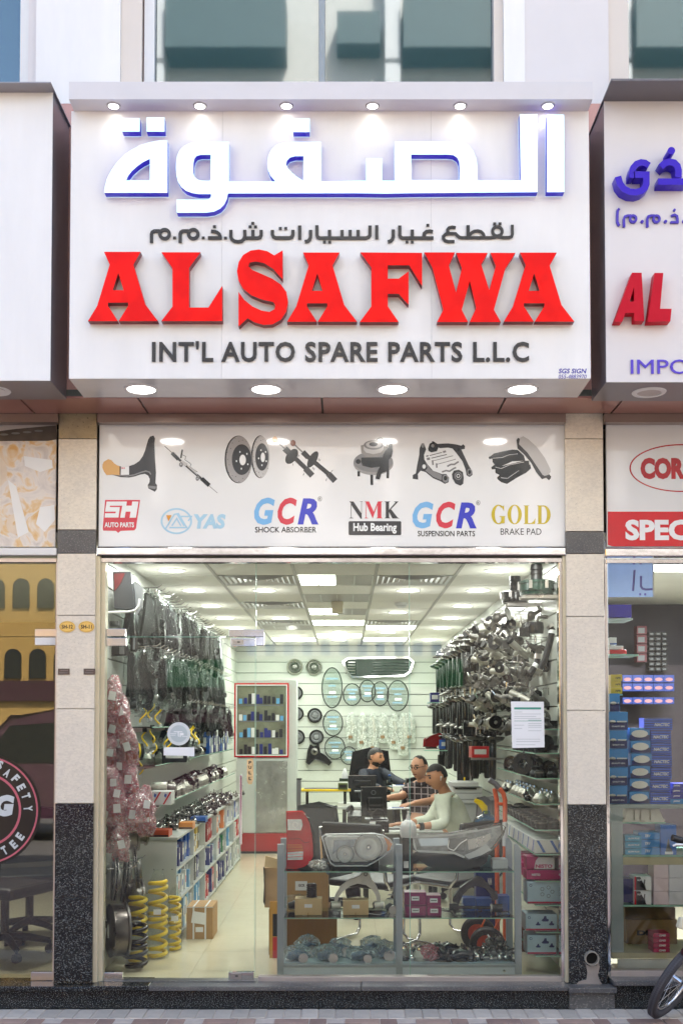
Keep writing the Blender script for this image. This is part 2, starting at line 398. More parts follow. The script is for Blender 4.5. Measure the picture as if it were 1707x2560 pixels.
def area(name, loc, size, power, color=(1, 1, 1), direction=(0, 0, -1), shape='DISK', spread=None):
    ld = bpy.data.lights.new(name, 'AREA'); ld.shape = shape
    if isinstance(size, tuple): ld.size, ld.size_y = size
    else: ld.size = size
    ld.energy = power; ld.color = color
    if spread: ld.spread = spread
    o = bpy.data.objects.new(name, ld); COL.objects.link(o); o.location = loc
    o.rotation_euler = Vector(direction).to_track_quat('-Z', 'Y').to_euler(); return o
# ================= ground =================
gm = mat('dusty_asphalt', (120, 114, 108), .9, var=.12, vs_=3, bump=.3, bs=80)
g = MB(); g.quad((-60, -60, -.03), (60, -60, -.03), (60, 60, -.03), (-60, 60, -.03)); put('ground', g, gm, kind='structure')
pav = put('pavement', MB().box(-4.2, 4.2, 2.6, 6.5, -.028, -.006), mat('sandy_joint', (204, 190, 178), .9, var=.1, vs_=20), kind='structure')
pgm = [mat('grey_paver' + w, c, .8, var=.09, vs_=9, bump=.4, bs=70) for w, c in (('', (196, 185, 172)), ('_b', (186, 176, 164)), ('_c', (204, 193, 180)))]
prm = [mat('red_paver' + w, c, .8, var=.1, vs_=9, bump=.4, bs=70) for w, c in (('', (164, 136, 124)), ('_b', (150, 124, 114)), ('_c', (176, 148, 134)))]
def paver_mesh(w, l, m):
    b = MB(); e = .004; h = .0
    b.add([(-w / 2, -l / 2, -.02), (w / 2, -l / 2, -.02), (w / 2, l / 2, -.02), (-w / 2, l / 2, -.02), (-w / 2, -l / 2, -e), (w / 2, -l / 2, -e), (w / 2, l / 2, -e), (-w / 2, l / 2, -e),
           (-w / 2 + e, -l / 2 + e, h), (w / 2 - e, -l / 2 + e, h), (w / 2 - e, l / 2 - e, h), (-w / 2 + e, l / 2 - e, h)],
          [(0, 1, 5, 4), (1, 2, 6, 5), (2, 3, 7, 6), (3, 0, 4, 7), (4, 5, 9, 8), (5, 6, 10, 9), (6, 7, 11, 10), (7, 4, 8, 11), (8, 9, 10, 11)])
    return mesh_of('paver', b, m, (0, 0, 0), 0)
grey_m = [paver_mesh(.094, .194, m) for m in pgm]; red_m = [paver_mesh(.194, .094, m) for m in prm]
def paver(me, x, y, rz=0):
    o = bpy.data.objects.new('paver', me); COL.objects.link(o); o.parent = pav
    o.location = (x, y, R.uniform(-.002, .0015)); o.rotation_euler = (R.uniform(-.006, .006), R.uniform(-.006, .006), rz + R.uniform(-.008, .008))
xs = -2.6
while xs < 2.75:
    paver(R.choice(grey_m), xs, 6.395); xs += .1
# herringbone rows of red blocks, each laid singly
n_p = 0; cells = {}
for i in range(-30, 31):
    for j in range(0, 8):
        k = (i + j) % 4
        x0, y0 = i * .1, 6.285 - j * .1
        if k == 0: c = (x0 + .1, y0 - .05, 0, 'h')
        elif k == 2: c = (x0 + .05, y0 - .1, PI / 2, 'v')
        else: continue
        if abs(c[0]) < 2.75 and n_p < 250: paver(R.choice(red_m), c[0], c[1] - (0 if c[3] == 'h' else 0), c[2]); n_p += 1
bt = bpy.data.materials.new('far_paving'); bt.use_nodes = True; nt = bt.node_tree
br = nt.nodes.new('ShaderNodeTexBrick'); br.inputs['Scale'].default_value = 5; br.inputs['Color1'].default_value = (*lin((138, 112, 106)), 1); br.inputs['Color2'].default_value = (*lin((124, 100, 96)), 1); br.inputs['Mortar'].default_value = (*lin((176, 160, 146)), 1); br.inputs['Mortar Size'].default_value = .03
tc = nt.nodes.new('ShaderNodeTexCoord'); nt.links.new(tc.outputs['Object'], br.inputs[0]); nt.links.new(br.outputs[0], nt.nodes['Principled BSDF'].inputs['Base Color']); nt.nodes['Principled BSDF'].inputs['Roughness'].default_value = .85
put('path', MB().box(-30, 30, 1.2, 5.06, -.027, -.001), bt, kind='structure')

# ================= plinth =================
Zs = P(800, 2468, 6.47).z
pl = thing('granite_plinth', 'black speckled granite step running along under the shop fronts', 'step', (0, 6.5, 0))
def X(px, Y, y=2400): return P(px, y, Y).x
ris = [-2.6, -1.35, -.2, .5, X(1421, 6.5)]
for a, b in zip(ris, ris[1:]): put('riser_slab', MB().box(a + .001, b - .001, 6.5, 6.56, 0, Zs - .027), M['granite'], pl, bevel=.002)
nos = [-2.6, X(135, 6.47), X(228, 6.47), X(372, 6.47), .1, X(1421, 6.47)]
for k, (a, b) in enumerate(zip(nos, nos[1:])):
    dz = (.0, -.004, .003, 0, 0)[k]; put('nosing_slab', MB().box(a + .001, b - .001, 6.47 - (.004 if k == 1 else 0), 6.70, Zs - .026 + dz, Zs + dz), M['granite'] if k < 3 else M['granite2'], pl, bevel=.004)
put('riser_slab', MB().box(X(1421, 6.5), X(1534, 6.5), 6.485, 6.56, 0, Zs - .035), M['granite2'], pl, bevel=.004, label='worn grey riser slab below the drain pipe')
put('nosing_slab', MB().box(X(1421, 6.47), X(1540, 6.47), 6.455, 6.70, Zs - .036, Zs - .004), M['granite2'], pl, bevel=.004, label='worn grey nosing slab')
put('riser_slab', MB().box(X(1535, 6.5), 3.4, 6.5, 6.56, 0, Zs + .002), M['granite'], pl, bevel=.002)
put('nosing_slab', MB().box(X(1534, 6.47), 3.4, 6.47, 6.70, Zs + .003, Zs + .03), M['granite2'], pl, bevel=.004)

# ================= pillars =================
def pillar(xa, xb, label, ys, joints):
    t = thing('stone_pillar', label, 'pillar', ((xa + xb) / 2, 6.6, Zs))
    put('core', MB().box(xa + .01, xb - .01, 6.575, 6.9, Zs, 3.6), M['cream'], t)
    for a, b, m in joints:
        za = P(860, b, 6.55).z; zb = P(860, a, 6.55).z
        put('slab', MB().box(xa, xb, 6.55, 6.574, za + .0008, zb - .0008), m, t, bevel=.0012)
    return t
S, G = M['stone'], M['granite']
s_old = granite('stained_granite', (176, 158, 124), (96, 84, 66), 60, .35, (150, 140, 118), .62)
pL = pillar(X(141, 6.55, 1700), X(236, 6.55, 1700), 'pale speckled stone pillar with two gold oval number plates', 0,
            [(1033, 1096, s_old), (1097, 1324, S), (1325, 1383, M['granite2']), (1384, 1538, S), (1539, 1772, S), (1773, 2009, S), (2010, 2246, G), (2247, 2461, G)])
pR = pillar(X(1417, 6.55, 1700), X(1512, 6.55, 1700), 'pale speckled stone pillar with a drain pipe mouth near its foot', 0,
            [(1033, 1096, S), (1097, 1328, S), (1329, 1384, M['granite2']), (1385, 1541, S), (1542, 1776, S), (1777, 2012, S), (2013, 2251, G), (2252, 2464, G)])
gold = mat('gold_plate', (228, 190, 104), .35, metal=.2); dk = mat('dark_ink', (40, 36, 36), .5, var=0)
for cx, s in ((168, 'SH-12'), (216, 'SH-11')):
    t = thing('number_plate', 'gold oval plate reading %s on the left stone pillar' % s, 'number plate', tuple(P(cx, 1567, 6.546)))
    flat('plate', ell(cx, 1567, 20, 14, 32), 6.5455, gold, t, depth=.004)
    flat('rim', ell(cx, 1567, 18.4, 12.4, 32), 6.5445, mat('gold_rim', (176, 140, 70), .4), t, depth=.001, holes=[ell(cx, 1567, 17.6, 11.6, 32)])
    letters(s, (cx - 14, 1562, cx + 14, 1572), 6.544, dk, t, .001, bold=.02)
for cx, w in ((159, 'left'), (223, 'right')):
    t = thing('grey_plaque', 'small grey metal plaque on the pillar below the %s-hand gold oval' % w, 'plaque', tuple(P(cx, 1680, 6.546)))
    flat('plate', [(cx - 14, 1672), (cx + 15, 1672), (cx + 15, 1687), (cx - 14, 1687)], 6.5455, mat('plaque_grey', (98, 90, 88), .35, metal=.6), t, depth=.003)
    for j, yy in enumerate((1676, 1682)):
        flat('line', [(cx - 11 + 3 * (1 - j), yy), (cx + 11 - j, yy), (cx + 11 - j, yy + 1.2), (cx - 11 + 3 * (1 - j), yy + 1.2)], 6.5435, mat('plaque_line', (140, 132, 130), .5), t, depth=.001)
# drain pipe mouth with worn mortar
c = P(1479, 2397, 6.53)
t = thing('drain_pipe', 'grey pipe mouth sticking out low in the right-hand pillar', 'pipe', tuple(c))
put('pipe', MB().lathe([(.036, 0), (.042, 0), (.042, .06), (.036, .06), (.036, 0)], (c.x, 6.515, c.z), (0, 1, 0), 28), mat('old_pipe', (150, 142, 130), .6, var=.15, vs_=20), t, smooth=30)
put('bore', MB().lathe([(.0001, 0), (.036, 0)], (c.x, 6.548, c.z), (0, 1, 0), 28), mat('pipe_dark', (14, 13, 12), .9, var=0), t)
mort = mat('mortar_stain', (150, 140, 132), .85, var=.18, vs_=14, bump=.5, bs=60)
flat('mortar', [(1464, 2412), (1474, 2417), (1490, 2416), (1496, 2408), (1499, 2418), (1494, 2440), (1500, 2455), (1506, 2463), (1440, 2463), (1445, 2456), (1466, 2450), (1468, 2432)], 6.5475, mort, t, depth=.003)

# ================= soffit, header, facade =================
zsof = P(860, 1033, 6.5).z
fac = thing('building_facade', 'white panelled building front with windows above the shop signs', 'building', (0, 6.3, zsof))
sx = [-3.2, -1.86, -1.18, -.13, .92, 1.6, 3.4]
for a, b in zip(sx, sx[1:]): put('soffit_panel', MB().box(a + .006, b - .006, 6.197, 6.5, zsof, zsof + .012), M['brown'], fac)
put('soffit_backing', MB().box(-3.2, 3.4, 6.197, 6.9, zsof + .013, zsof + .05), M['groove'], fac)
hz = P(860, 1055, 6.5).z
hdm = mat('taupe_metal', (148, 132, 124), .3, metal=.6, var=.05)
for a, b in ((-3.2, X(144, 6.5, 1040)), (X(243, 6.5, 1040), X(1414, 6.5, 1040)), (X(1512, 6.5, 1040), 3.4)):
    put('header_strip', MB().box(a, b, 6.502, 6.56, hz, zsof - .001), hdm, fac)
# wall behind the sign boxes and above
zf = P(860, 258, 6.2).z
put('fascia', MB().box(-3.2, 3.4, 6.2, 6.4, zsof + .051, zf), mat('pinkish_fascia', (196, 150, 142), .35, metal=.2, var=.05), fac)
def xx(px): return P(px, 100, 6.2).x
segs = [(-60, 'skip'), (0, 'win'), (45, 'frame'), (67, 'grey'), (90, 'white'), (301, 'cream'), (353, 'dark'), (357, 'frame'), (383, 'win'), (796, 'mull'), (812, 'win'), (1235, 'cream'), (1258, 'white2'), (1311, 'grey2'), (1521, 'cream'), (1573, 'win'), (1760, 'end')]
zt = 7.6
for (a, k), (b, _) in zip(segs, segs[1:]):
    x0, x1 = xx(a), xx(b)
    if k == 'skip': x0, x1 = xx(-400), xx(-330)
    if k == 'win':
        if a == 0: x0 = xx(-330)
        continue
    yy = {'frame': 6.24, 'white': 6.2, 'white2': 6.19, 'grey': 6.23, 'grey2': 6.2, 'cream': 6.215, 'dark': 6.27, 'mull': 6.27, 'skip': 6.2}[k]
    m = {'frame': M['white'], 'white': M['acp'], 'white2': M['acp'], 'grey': M['acp2'], 'grey2': M['acp2'], 'cream': M['cream'], 'dark': M['brown'], 'mull': mat('window_mullion', (150, 158, 162), .4, metal=.3), 'skip': M['acp']}[k]
    put({'frame': 'window_frame', 'mull': 'mullion', 'dark': 'gasket'}.get(k, 'wall_panel'), MB().box(x0 + .0005, x1 - .0005, yy, 6.4, zf + .001, zt), m, fac)
# windows with bluish reflective glass
wg = bpy.data.materials.new('tinted_window_glass'); wg.use_nodes = True; b = wg.node_tree.nodes['Principled BSDF']
b.inputs['Base Color'].default_value = (.03, .07, .075, 1); b.inputs['Roughness'].default_value = .02; b.inputs['Specular IOR Level'].default_value = 1.0; b.inputs['Metallic'].default_value = 0
b.inputs['Coat Weight'].default_value = 1; b.inputs['Coat IOR'].default_value = 2.1; b.inputs['Coat Tint'].default_value = (.80, .94, .96, 1)
for (a, bb) in ((-330, 45), (383, 796), (812, 1235), (1573, 1900)):
    put('window_pane', MB().box(xx(a) + .001, xx(bb) - .001, 6.285, 6.30, zf + .002, zt - .001), wg, fac)
put('wall_panel', MB().box(-8, 8, 6.2, 6.42, zt + .002, 9.5), M['acp'], fac)
put('wall_panel', MB().box(-8, -3.201, 6.2, 6.42, 0, zt), M['acp'], fac)
put('wall_panel', MB().box(3.401, 8, 6.2, 6.42, 0, zt), M['acp'], fac)
put('unseen_roof_slab', MB().box(-8, 8, 6.42, 17, 9.3, 9.5), M['cream'], fac)  # unseen roof, slab and walls added to block the sun
put('unseen_floor_slab', MB().box(-8, 8, 6.42, 17, zsof + .06, zsof + .2), M['cream'], fac)
put('unseen_rear_wall', MB().box(-8, 8, 16.8, 17, 0, 9.3), M['cream'], fac)
for x in (-8, 7.8): put('unseen_side_wall', MB().box(x, x + .2, 6.42, 16.8, 0, 9.3), M['cream'], fac)

# ================= the big lit sign =================
YS = 5.85
z0s = P(860, 946, YS).z; z1s = P(860, 277, YS).z
xa, xb = P(175, 610, YS).x, P(1474, 610, YS).x
sg = thing('shop_sign', 'big white lit sign box with glowing blue Arabic and red ALSAFWA letters', 'sign', (0, YS, z0s))
put('sign_box_body', MB().box(xa, xb, YS + .006, 6.195, z0s, z1s), mat('sign_soffit', (214, 214, 216), .22, metal=.25, var=.05, vs_=4), sg)
fx = [xa, P(555, 600, YS).x, P(1078, 600, YS).x, xb]
for a, b_ in zip(fx, fx[1:]): put('face_panel', MB().box(a + .0007, b_ - .0007, YS, YS + .0055, z0s, z1s), M['acp'], sg)
yc = YS - .114
ca, cb = P(172, 246, yc).x, P(1481, 246, yc).x
zc0 = z1s; zc1 = P(860, 203, yc).z
put('canopy', MB().box(ca, cb, yc, 6.195, zc0 + .0005, zc1), mat('canopy_panel', (216, 214, 217), .35, var=.04, vs_=3), sg)
ring = mat('lamp_ring', (170, 168, 170), .3, metal=.6)
for k, (px, py) in enumerate(((284, 261), (500, 260), (716, 260), (931, 260), (1150, 259), (1369, 258))):
    p = P(px, py, YS - .055); t = thing('canopy_spotlight', 'small lit spotlight under the sign canopy, %s from the left' % ORD[k], 'spotlight', (p.x, p.y, zc0), 'spotlights under the sign canopy')
    put('ring', MB().lathe([(.028, -.001), (.028, -.006), (.036, -.004), (.038, .0)], (p.x, p.y, zc0), (0, 0, 1), 24), ring, t, smooth=30)
    put('lens', MB().lathe([(.0001, 0), (.0279, 0)], (p.x, p.y, zc0 - .004), (0, 0, 1), 24), M['lamp'], t)
    ld = bpy.data.lights.new('canopy_spot', 'SPOT'); ld.energy = .14; ld.spot_size = math.radians(118); ld.spot_blend = .9; ld.shadow_soft_size = .02; ld.color = (.96, .97, 1)
    lo = bpy.data.objects.new('canopy_spot', ld); COL.objects.link(lo); lo.location = (p.x, p.y, zc0 - .012); lo.rotation_euler = (math.radians(8), 0, 0)
for k, (px, py) in enumerate(((353, 968), (665, 968), (982, 969), (1305, 970))):
    p = P(px, py, 6.03); t = thing('soffit_downlight', 'large round lit downlight in the underside of the sign, %s from the left' % ORD[k], 'downlight', (p.x, 6.03, z0s), 'downlights under the sign')
    put('ring', MB().lathe([(.078, -.002), (.079, -.007), (.09, -.005), (.093, .0)], (p.x, 6.03, z0s), (0, 0, 1), 32), M['white'], t, smooth=30)
    put('lens', MB().lathe([(.0001, 0), (.0778, 0)], (p.x, 6.03, z0s - .004), (0, 0, 1), 32), M['lamp'], t)
    area('downlight', (p.x, 6.03, z0s - .012), .15, .4, (1, .97, .92))
# glowing Arabic word
def led(name, c, s, edge): 
    m = bpy.data.materials.new(name); m.use_nodes = True; nt = m.node_tree; b = nt.nodes['Principled BSDF']
    n = nt.nodes.new('ShaderNodeTexNoise'); n.inputs['Scale'].default_value = 7; tc = nt.nodes.new('ShaderNodeTexCoord'); nt.links.new(tc.outputs['Object'], n.inputs[0])
    r = nt.nodes.new('ShaderNodeValToRGB'); r.color_ramp.elements[0].position = .38; r.color_ramp.elements[0].color = (*lin(edge), 1); r.color_ramp.elements[1].position = .62; r.color_ramp.elements[1].color = (*lin(c), 1)
    nt.links.new(n.outputs['Fac'], r.inputs[0]); nt.links.new(r.outputs[0], b.inputs['Base Color']); nt.links.new(r.outputs[0], b.inputs['Emission Color']); b.inputs['Emission Strength'].default_value = s; b.inputs['Roughness'].default_value = .35; b.inputs['Specular IOR Level'].default_value = .2; return m
ledf = led('lit_blue_acrylic', (216, 244, 255), .20, (196, 236, 254)); leds = mat('blue_letter_side', (40, 20, 176), .3, emit=(40, 16, 220), es=.06, var=0)
def tr(f, pts): return [f(*p) for p in pts]
word = tr(R1, [(1043, 645), (900, 645), (868, 650), (840, 663), (820, 682), (808, 706), (803, 740), (802, 770), (805, 800), (812, 826), (826, 850), (848, 868), (875, 878), (905, 883), (962, 883), (961, 895), (955, 904), (944, 908), (806, 908), (806, 968), (940, 968), (975, 963), (1003, 950), (1022, 930), (1034, 905), (1039, 880)]) \
    + tr(R2, [(70, 882), (200, 884), (320, 882), (903, 877), (903, 520), (821, 520), (827, 823), (628, 823), (628, 760), (622, 722), (609, 690), (588, 664), (560, 649), (530, 645), (250, 645), (250, 824), (192, 824), (192, 722), (119, 722), (119, 824)]) \
    + tr(R1, [(1463, 825), (1463, 645), (1330, 645), (1290, 648), (1258, 660), (1235, 683), (1223, 712), (1219, 742), (1222, 772), (1233, 800), (1256, 825), (1043, 825)])
h_waw = tr(R1, [(960, 704), (915, 704), (896, 709), (886, 722), (881, 745), (881, 785), (886, 805), (900, 817), (920, 822), (960, 822)])
h_fa = tr(R1, [(1383, 710), (1345, 710), (1320, 717), (1307, 732), (1303, 748), (1312, 765), (1330, 785), (1352, 803), (1383, 822)])
h_sad = tr(R2, [(325, 705), (490, 705), (518, 708), (536, 720), (545, 740), (547, 770), (546, 822), (326, 822)])
teh = tr(R1, [(763, 638), (763, 877), (476, 877), (478, 850), (487, 815), (505, 778), (530, 742), (562, 708), (600, 680), (640, 660), (685, 646), (725, 639)])
h_teh = tr(R1, [(683, 722), (683, 820), (575, 820), (584, 800), (601, 778), (625, 756), (652, 737)])
def raised(name, polys, m, parent, Y, depth, label=None):
    pol = [[XZ(x, y, Y) for x, y in q] for q in polys]
    return put(name, curve_mesh(name, pol, depth, m, Y, ORG.get(parent.name, (0, 0, 0))), None, parent, label=label)
YL = YS - .05
for pol in ([word, h_waw, h_fa, h_sad], [teh, h_teh], [tr(R2, [(947, 522), (1024, 522), (1025, 877), (945, 877)])],
            [tr(R1, [(557, 537), (637, 537), (637, 598), (557, 598)])], [tr(R1, [(668, 533), (750, 533), (750, 598), (668, 598)])], [tr(R1, [(1336, 538), (1411, 538), (1411, 600), (1336, 600)])]):
    raised('arabic_letter', pol, [ledf, leds], sg, YL, .047)
# red letters
redf = led('lit_red_acrylic', (232, 10, 4), .07, (214, 2, 4)); reds = mat('red_letter_side', (120, 52, 58), .3, metal=.4, var=.1)
A_out = [(474, 162), (641, 162), (608, 221), (662, 402), (720, 478), (541, 478), (584, 408), (584, 394), (492, 394), (492, 408), (537, 478), (401, 478), (443, 408), (500, 220)]
A_in = [(539, 258), (563, 337), (514, 337)]
def Aat(f, dx, dy=0, s=1.0): return [[f(474 + dx + (x - 474) * s, y + dy) for x, y in q] for q in (A_out, A_in)]
Sx = [(1288, 155), (1250, 178), (1218, 159), (1180, 151), (1142, 156), (1108, 176), (1088, 208), (1080, 250), (1087, 292), (1108, 330), (1145, 360), (1195, 380), (1244, 391), (1255, 405), (1251, 424), (1228, 436), (1192, 430), (1150, 411), (1112, 380), (1087, 344), (1087, 503), (1129, 465), (1160, 484), (1200, 495), (1242, 493), (1280, 472), (1304, 436), (1313, 390), (1305, 345), (1280, 311), (1240, 284), (1190, 262), (1152, 246), (1132, 228), (1138, 211), (1165, 206), (1202, 213), (1245, 240), (1288, 288)]
reds_l = [Aat(R3, 0), [tr(R3, [(736, 164), (914, 164), (862, 236), (862, 416), (950, 416), (1013, 316), (1013, 478), (735, 478), (786, 412), (786, 236)])], [tr(R3, Sx)], Aat(R3, 907, 3, 1.0),
          [tr(R4, [(92, 165), (375, 167), (375, 320), (316, 224), (218, 224), (218, 285), (268, 285), (313, 252), (313, 405), (268, 355), (218, 355), (218, 412), (268, 484), (90, 484), (143, 412), (143, 235)])],
          [tr(R4, [(384, 165), (525, 165), (497, 225), (530, 348), (557, 238), (530, 167), (675, 167), (645, 220), (682, 338), (712, 228), (687, 167), (802, 167), (755, 240), (703, 428), (735, 484), (592, 484), (622, 420), (593, 295), (556, 428), (585, 484), (443, 484), (472, 428), (422, 235)])],
          Aat(R4, 348, 4, 1.012)]
for q in reds_l: raised('red_letter', q, [redf, reds], sg, YL, .047)
blk = mat('black_acrylic', (50, 48, 50), .25, var=0)
letters("INT'L AUTO SPARE PARTS L.L.C", (379.5, 852, 1322, 904), YS - .009, blk, sg, .007, bold=.024, sp=1.1)
blu = mat('blue_print', (58, 56, 168), .4, var=0)
letters('SGS SIGN', (1396, 921, 1466, 933), YS - .0015, blu, sg, .001, bold=.02, shear=.2)
letters('055-4883970', (1396, 936, 1466, 946), YS - .0015, blu, sg, .001, shear=.2)
# thin Arabic line
q1 = lambda x, y: (360 + x / 3.2667, 545 + y / 3.2667)
q2 = lambda x, y: (820 + x / 3.2667, 545 + y / 3.2667)
st_ = [0]
def bs(f, pts, w=27, closed=False):
    st_[0] += 1; s = 3.2667
    stroke('arabic_stroke', [f(*p) for p in pts], w / s, YS - .008, blk, sg, depth=.006, closed=closed, layer=st_[0] % 3)
def sq(f, x, y, w=24): bs(f, [(x - w / 2, y), (x + w / 2, y)], w - 3)
def ring_(f, cx, cy, r, w=27): bs(f, ell(cx, cy, r * 1.04, r, 22), w, True)
for dx in (0, 234):
    bs(q1, [(61 + dx, 199), (61 + dx, 128), (67 + dx, 112), (82 + dx, 103), (100 + dx, 102), (130 + dx, 102)]); ring_(q1, 168 + dx, 128, 37); sq(q1, 249 + dx, 158)
bs(q1, [(547, 104), (572, 106), (596, 114), (614, 128), (622, 150)]); bs(q1, [(522, 159), (635, 159)]); sq(q1, 575, 66); sq(q1, 665, 160)
bs(q1, [(709, 94), (709, 150), (718, 172), (738, 186), (768, 190), (796, 186), (814, 170), (823, 148), (823, 94)]); bs(q1, [(832, 160), (928, 160), (948, 154), (956, 138), (956, 94)]); bs(q1, [(889, 94), (889, 147)])
sq(q1, 867, 68); sq(q1, 910, 68); sq(q1, 888, 39)
bs(q1, [(1048, 94), (1048, 130), (1056, 150), (1076, 159), (1186, 159), (1206, 152), (1215, 134), (1216, 94)]); sq(q1, 1113, 81); sq(q1, 1157, 81)
bs(q1, [(1271, 58), (1271, 172)]); bs(q1, [(1360, 94), (1360, 150), (1352, 172), (1336, 186), (1312, 190)])
bs(q2, [(-91, 56), (-91, 138), (-84, 153), (-68, 160), (308, 160), (330, 153), (341, 138), (342, 58)])
for tx in (12, 114, 180, 245): bs(q2, [(tx, 94), (tx, 146)])
sq(q2, -30, 192); sq(q2, 13, 192)
bs(q2, [(397, 56), (397, 170)]); bs(q2, [(532, 90), (532, 150), (524, 172), (508, 186), (487, 190)])
bs(q2, [(585, 58), (585, 138), (592, 153), (608, 160), (860, 160)]); bs(q2, [(687, 92), (687, 146)]); bs(q2, [(856, 108), (830, 103), (803, 107), (785, 122), (782, 138), (790, 147)])
sq(q2, 644, 192); sq(q2, 687, 192); sq(q2, 814, 55)
bs(q2, [(1042, 75), (1012, 70), (988, 76), (975, 92), (975, 108), (990, 123), (1040, 124), (1056, 140), (1070, 152), (1090, 157), (1330, 157), (1365, 152), (1395, 138)], 24)
bs(q2, [(1370, 146), (1400, 152), (1430, 156), (1480, 156), (1498, 148), (1504, 130), (1504, 52)], 24)
bs(q2, [(990, 123), (960, 128), (942, 144), (941, 164), (955, 182), (980, 188), (1032, 188)], 24)
bs(q2, [(1143, 55), (1143, 146)]); bs(q2, [(1150, 146), (1168, 120), (1192, 105), (1222, 101), (1248, 108), (1266, 126), (1274, 146)], 24)
ring_(q2, 1382, 105, 38, 24); sq(q2, 1360, 43); sq(q2, 1403, 43)

# ================= neighbouring signs =================
zb = P(120, 951, YS).z; zt_ = P(120, 228, YS).z; xr = P(129, 600, YS).x
nl = thing('neighbour_sign', 'plain white sign box cut off by the left edge with a grey visor', 'sign', (xr, YS, zb))
put('body', MB().box(-3.6, xr, YS + .006, 6.195, zb, zt_), M['box_side'], nl)
put('face_panel', MB().box(-3.6, xr - .001, YS, YS + .0055, zb, zt_), M['acp'], nl)
vy = YS - .09; put('visor', MB().box(-3.6, xr + .012, vy, 6.195, zt_ + .001, P(100, 206, vy).z), mat('visor_grey', (150, 148, 154), .35, metal=.3), nl)
p = P(-14, 972, 6.03); put('downlight_ring', MB().lathe([(.06, 0), (.085, -.006), (.09, 0)], (p.x, 6.03, zb), (0, 0, 1), 28), M['white'], nl, smooth=30); put('downlight_lens', MB().lathe([(.0001, 0), (.062, 0)], (p.x, 6.03, zb - .003), (0, 0, 1), 28), M['white'], nl)
zb = P(1600, 955, YS).z; zt_ = P(1600, 252, YS).z; xl = P(1512, 600, YS).x
nr = thing('neighbour_sign', 'sign box at the right edge with purple Arabic, red AL and a dark visor', 'sign', (xl, YS, zb))
put('body', MB().box(xl, 3.6, YS + .006, 6.195, zb, zt_), M['box_side'], nr)
put('face_panel', MB().box(xl + .001, 3.6, YS, YS + .0055, zb, zt_), M['acp2'], nr)
vy = YS - .19; put('visor', MB().box(xl - .006, 3.6, vy, 6.195, zt_ + .001, zt_ + .012), M['grey_acp'], nr)
p = P(1622, 975, 6.03)
t = thing('soffit_downlight', 'unlit grey downlight under the right-hand sign', 'downlight', (p.x, 6.03, zb))
put('ring', MB().lathe([(.066, -.001), (.068, -.008), (.09, -.006), (.095, .0)], (p.x, 6.03, zb), (0, 0, 1), 32), M['white'], t, smooth=30)
put('lens', MB().lathe([(.0001, 0), (.066, 0)], (p.x, 6.03, zb - .003), (0, 0, 1), 32), mat('unlit_lens', (190, 184, 180), .4), t)
pur = mat('purple_acrylic', (54, 22, 190), .3, spec=.3, var=.04); puf = mat('purple_print', (66, 44, 180), .35, var=0)
Z3 = lambda x, y: (1500 + x / 7.575, 340 + y / 7.575)
def thick(pts, w, depth, m, closed=False, Y=YS):
    pol = [[XZ(x, y, Y - depth) for x, y in q] for q in ribbon([Z3(*p) for p in pts], w / 7.575, closed)]
    thick.n += 1
    put('purple_letter', curve_mesh('purple_letter', pol, depth, m, Y - depth - .0006 * (thick.n % 4), ORG[nr.name]), None, nr)
thick.n = 0
thick([(925, 550), (850, 500), (775, 490), (690, 520), (630, 590), (608, 680), (608, 724), (640, 724)], 118, .07, pur)
thick([(660, 724), (875, 724), (875, 900), (850, 970), (780, 1030), (680, 1060), (560, 1050), (450, 995), (375, 900), (338, 760)], 122, .07, pur)
thick([(1150, 575), (1220, 510), (1310, 482), (1400, 500), (1460, 560), (1482, 640), (1482, 780)], 125, .07, pur)
thick([(1095, 855), (1640, 855)], 122, .07, pur)
pol = [[XZ(*Z3(x, y), YS - .09) for x, y in ell(1350, 268, 70, 70, 24)]]
put('purple_letter', curve_mesh('purple_letter', pol, .09, pur, YS - .09, ORG[nr.name]), None, nr)
thick([(365, 1365), (333, 1405), (328, 1500), (328, 1620), (362, 1690)], 44, .012, puf)
for dx in (0, 443):
    thick([(453 + dx, 1715), (450 + dx, 1570), (470 + dx, 1515), (520 + dx, 1498), (590 + dx, 1498)], 44, .012, puf); thick(ell(625 + dx, 1560, 58, 62, 20), 42, .012, puf, True)
    thick(ell(797 + dx, 1610, 15, 15, 10), 28, .012, puf, True)
thick([(1350, 1505), (1410, 1480), (1455, 1505), (1468, 1560), (1468, 1605)], 42, .012, puf); thick([(1335, 1622), (1490, 1622)], 36, .012, puf); thick(ell(1408, 1392, 12, 12, 10), 24, .012, puf, True); thick(ell(1585, 1605, 15, 15, 10), 28, .012, puf, True)
crim = mat('crimson_acrylic', (196, 8, 40), .45, spec=.2, var=.04)
YR = YS - .06
for q in ([tr(R4, [(1335, 258), (1379, 258), (1391, 478), (1345, 478), (1345, 442), (1306, 442), (1290, 482), (1254, 482)]), tr(R4, [(1344, 322), (1345, 390), (1325, 390)])], [tr(R4, [(1438, 259), (1478, 259), (1463, 423), (1516, 423), (1510, 480), (1406, 483)])]):
    raised('red_letter', q, crim, nr, YR, .058)
letters('IMPO', (1577, 898, 1722, 934), YS - .008, mat('violet_acrylic', (86, 62, 200), .3, var=0), nr, .006)
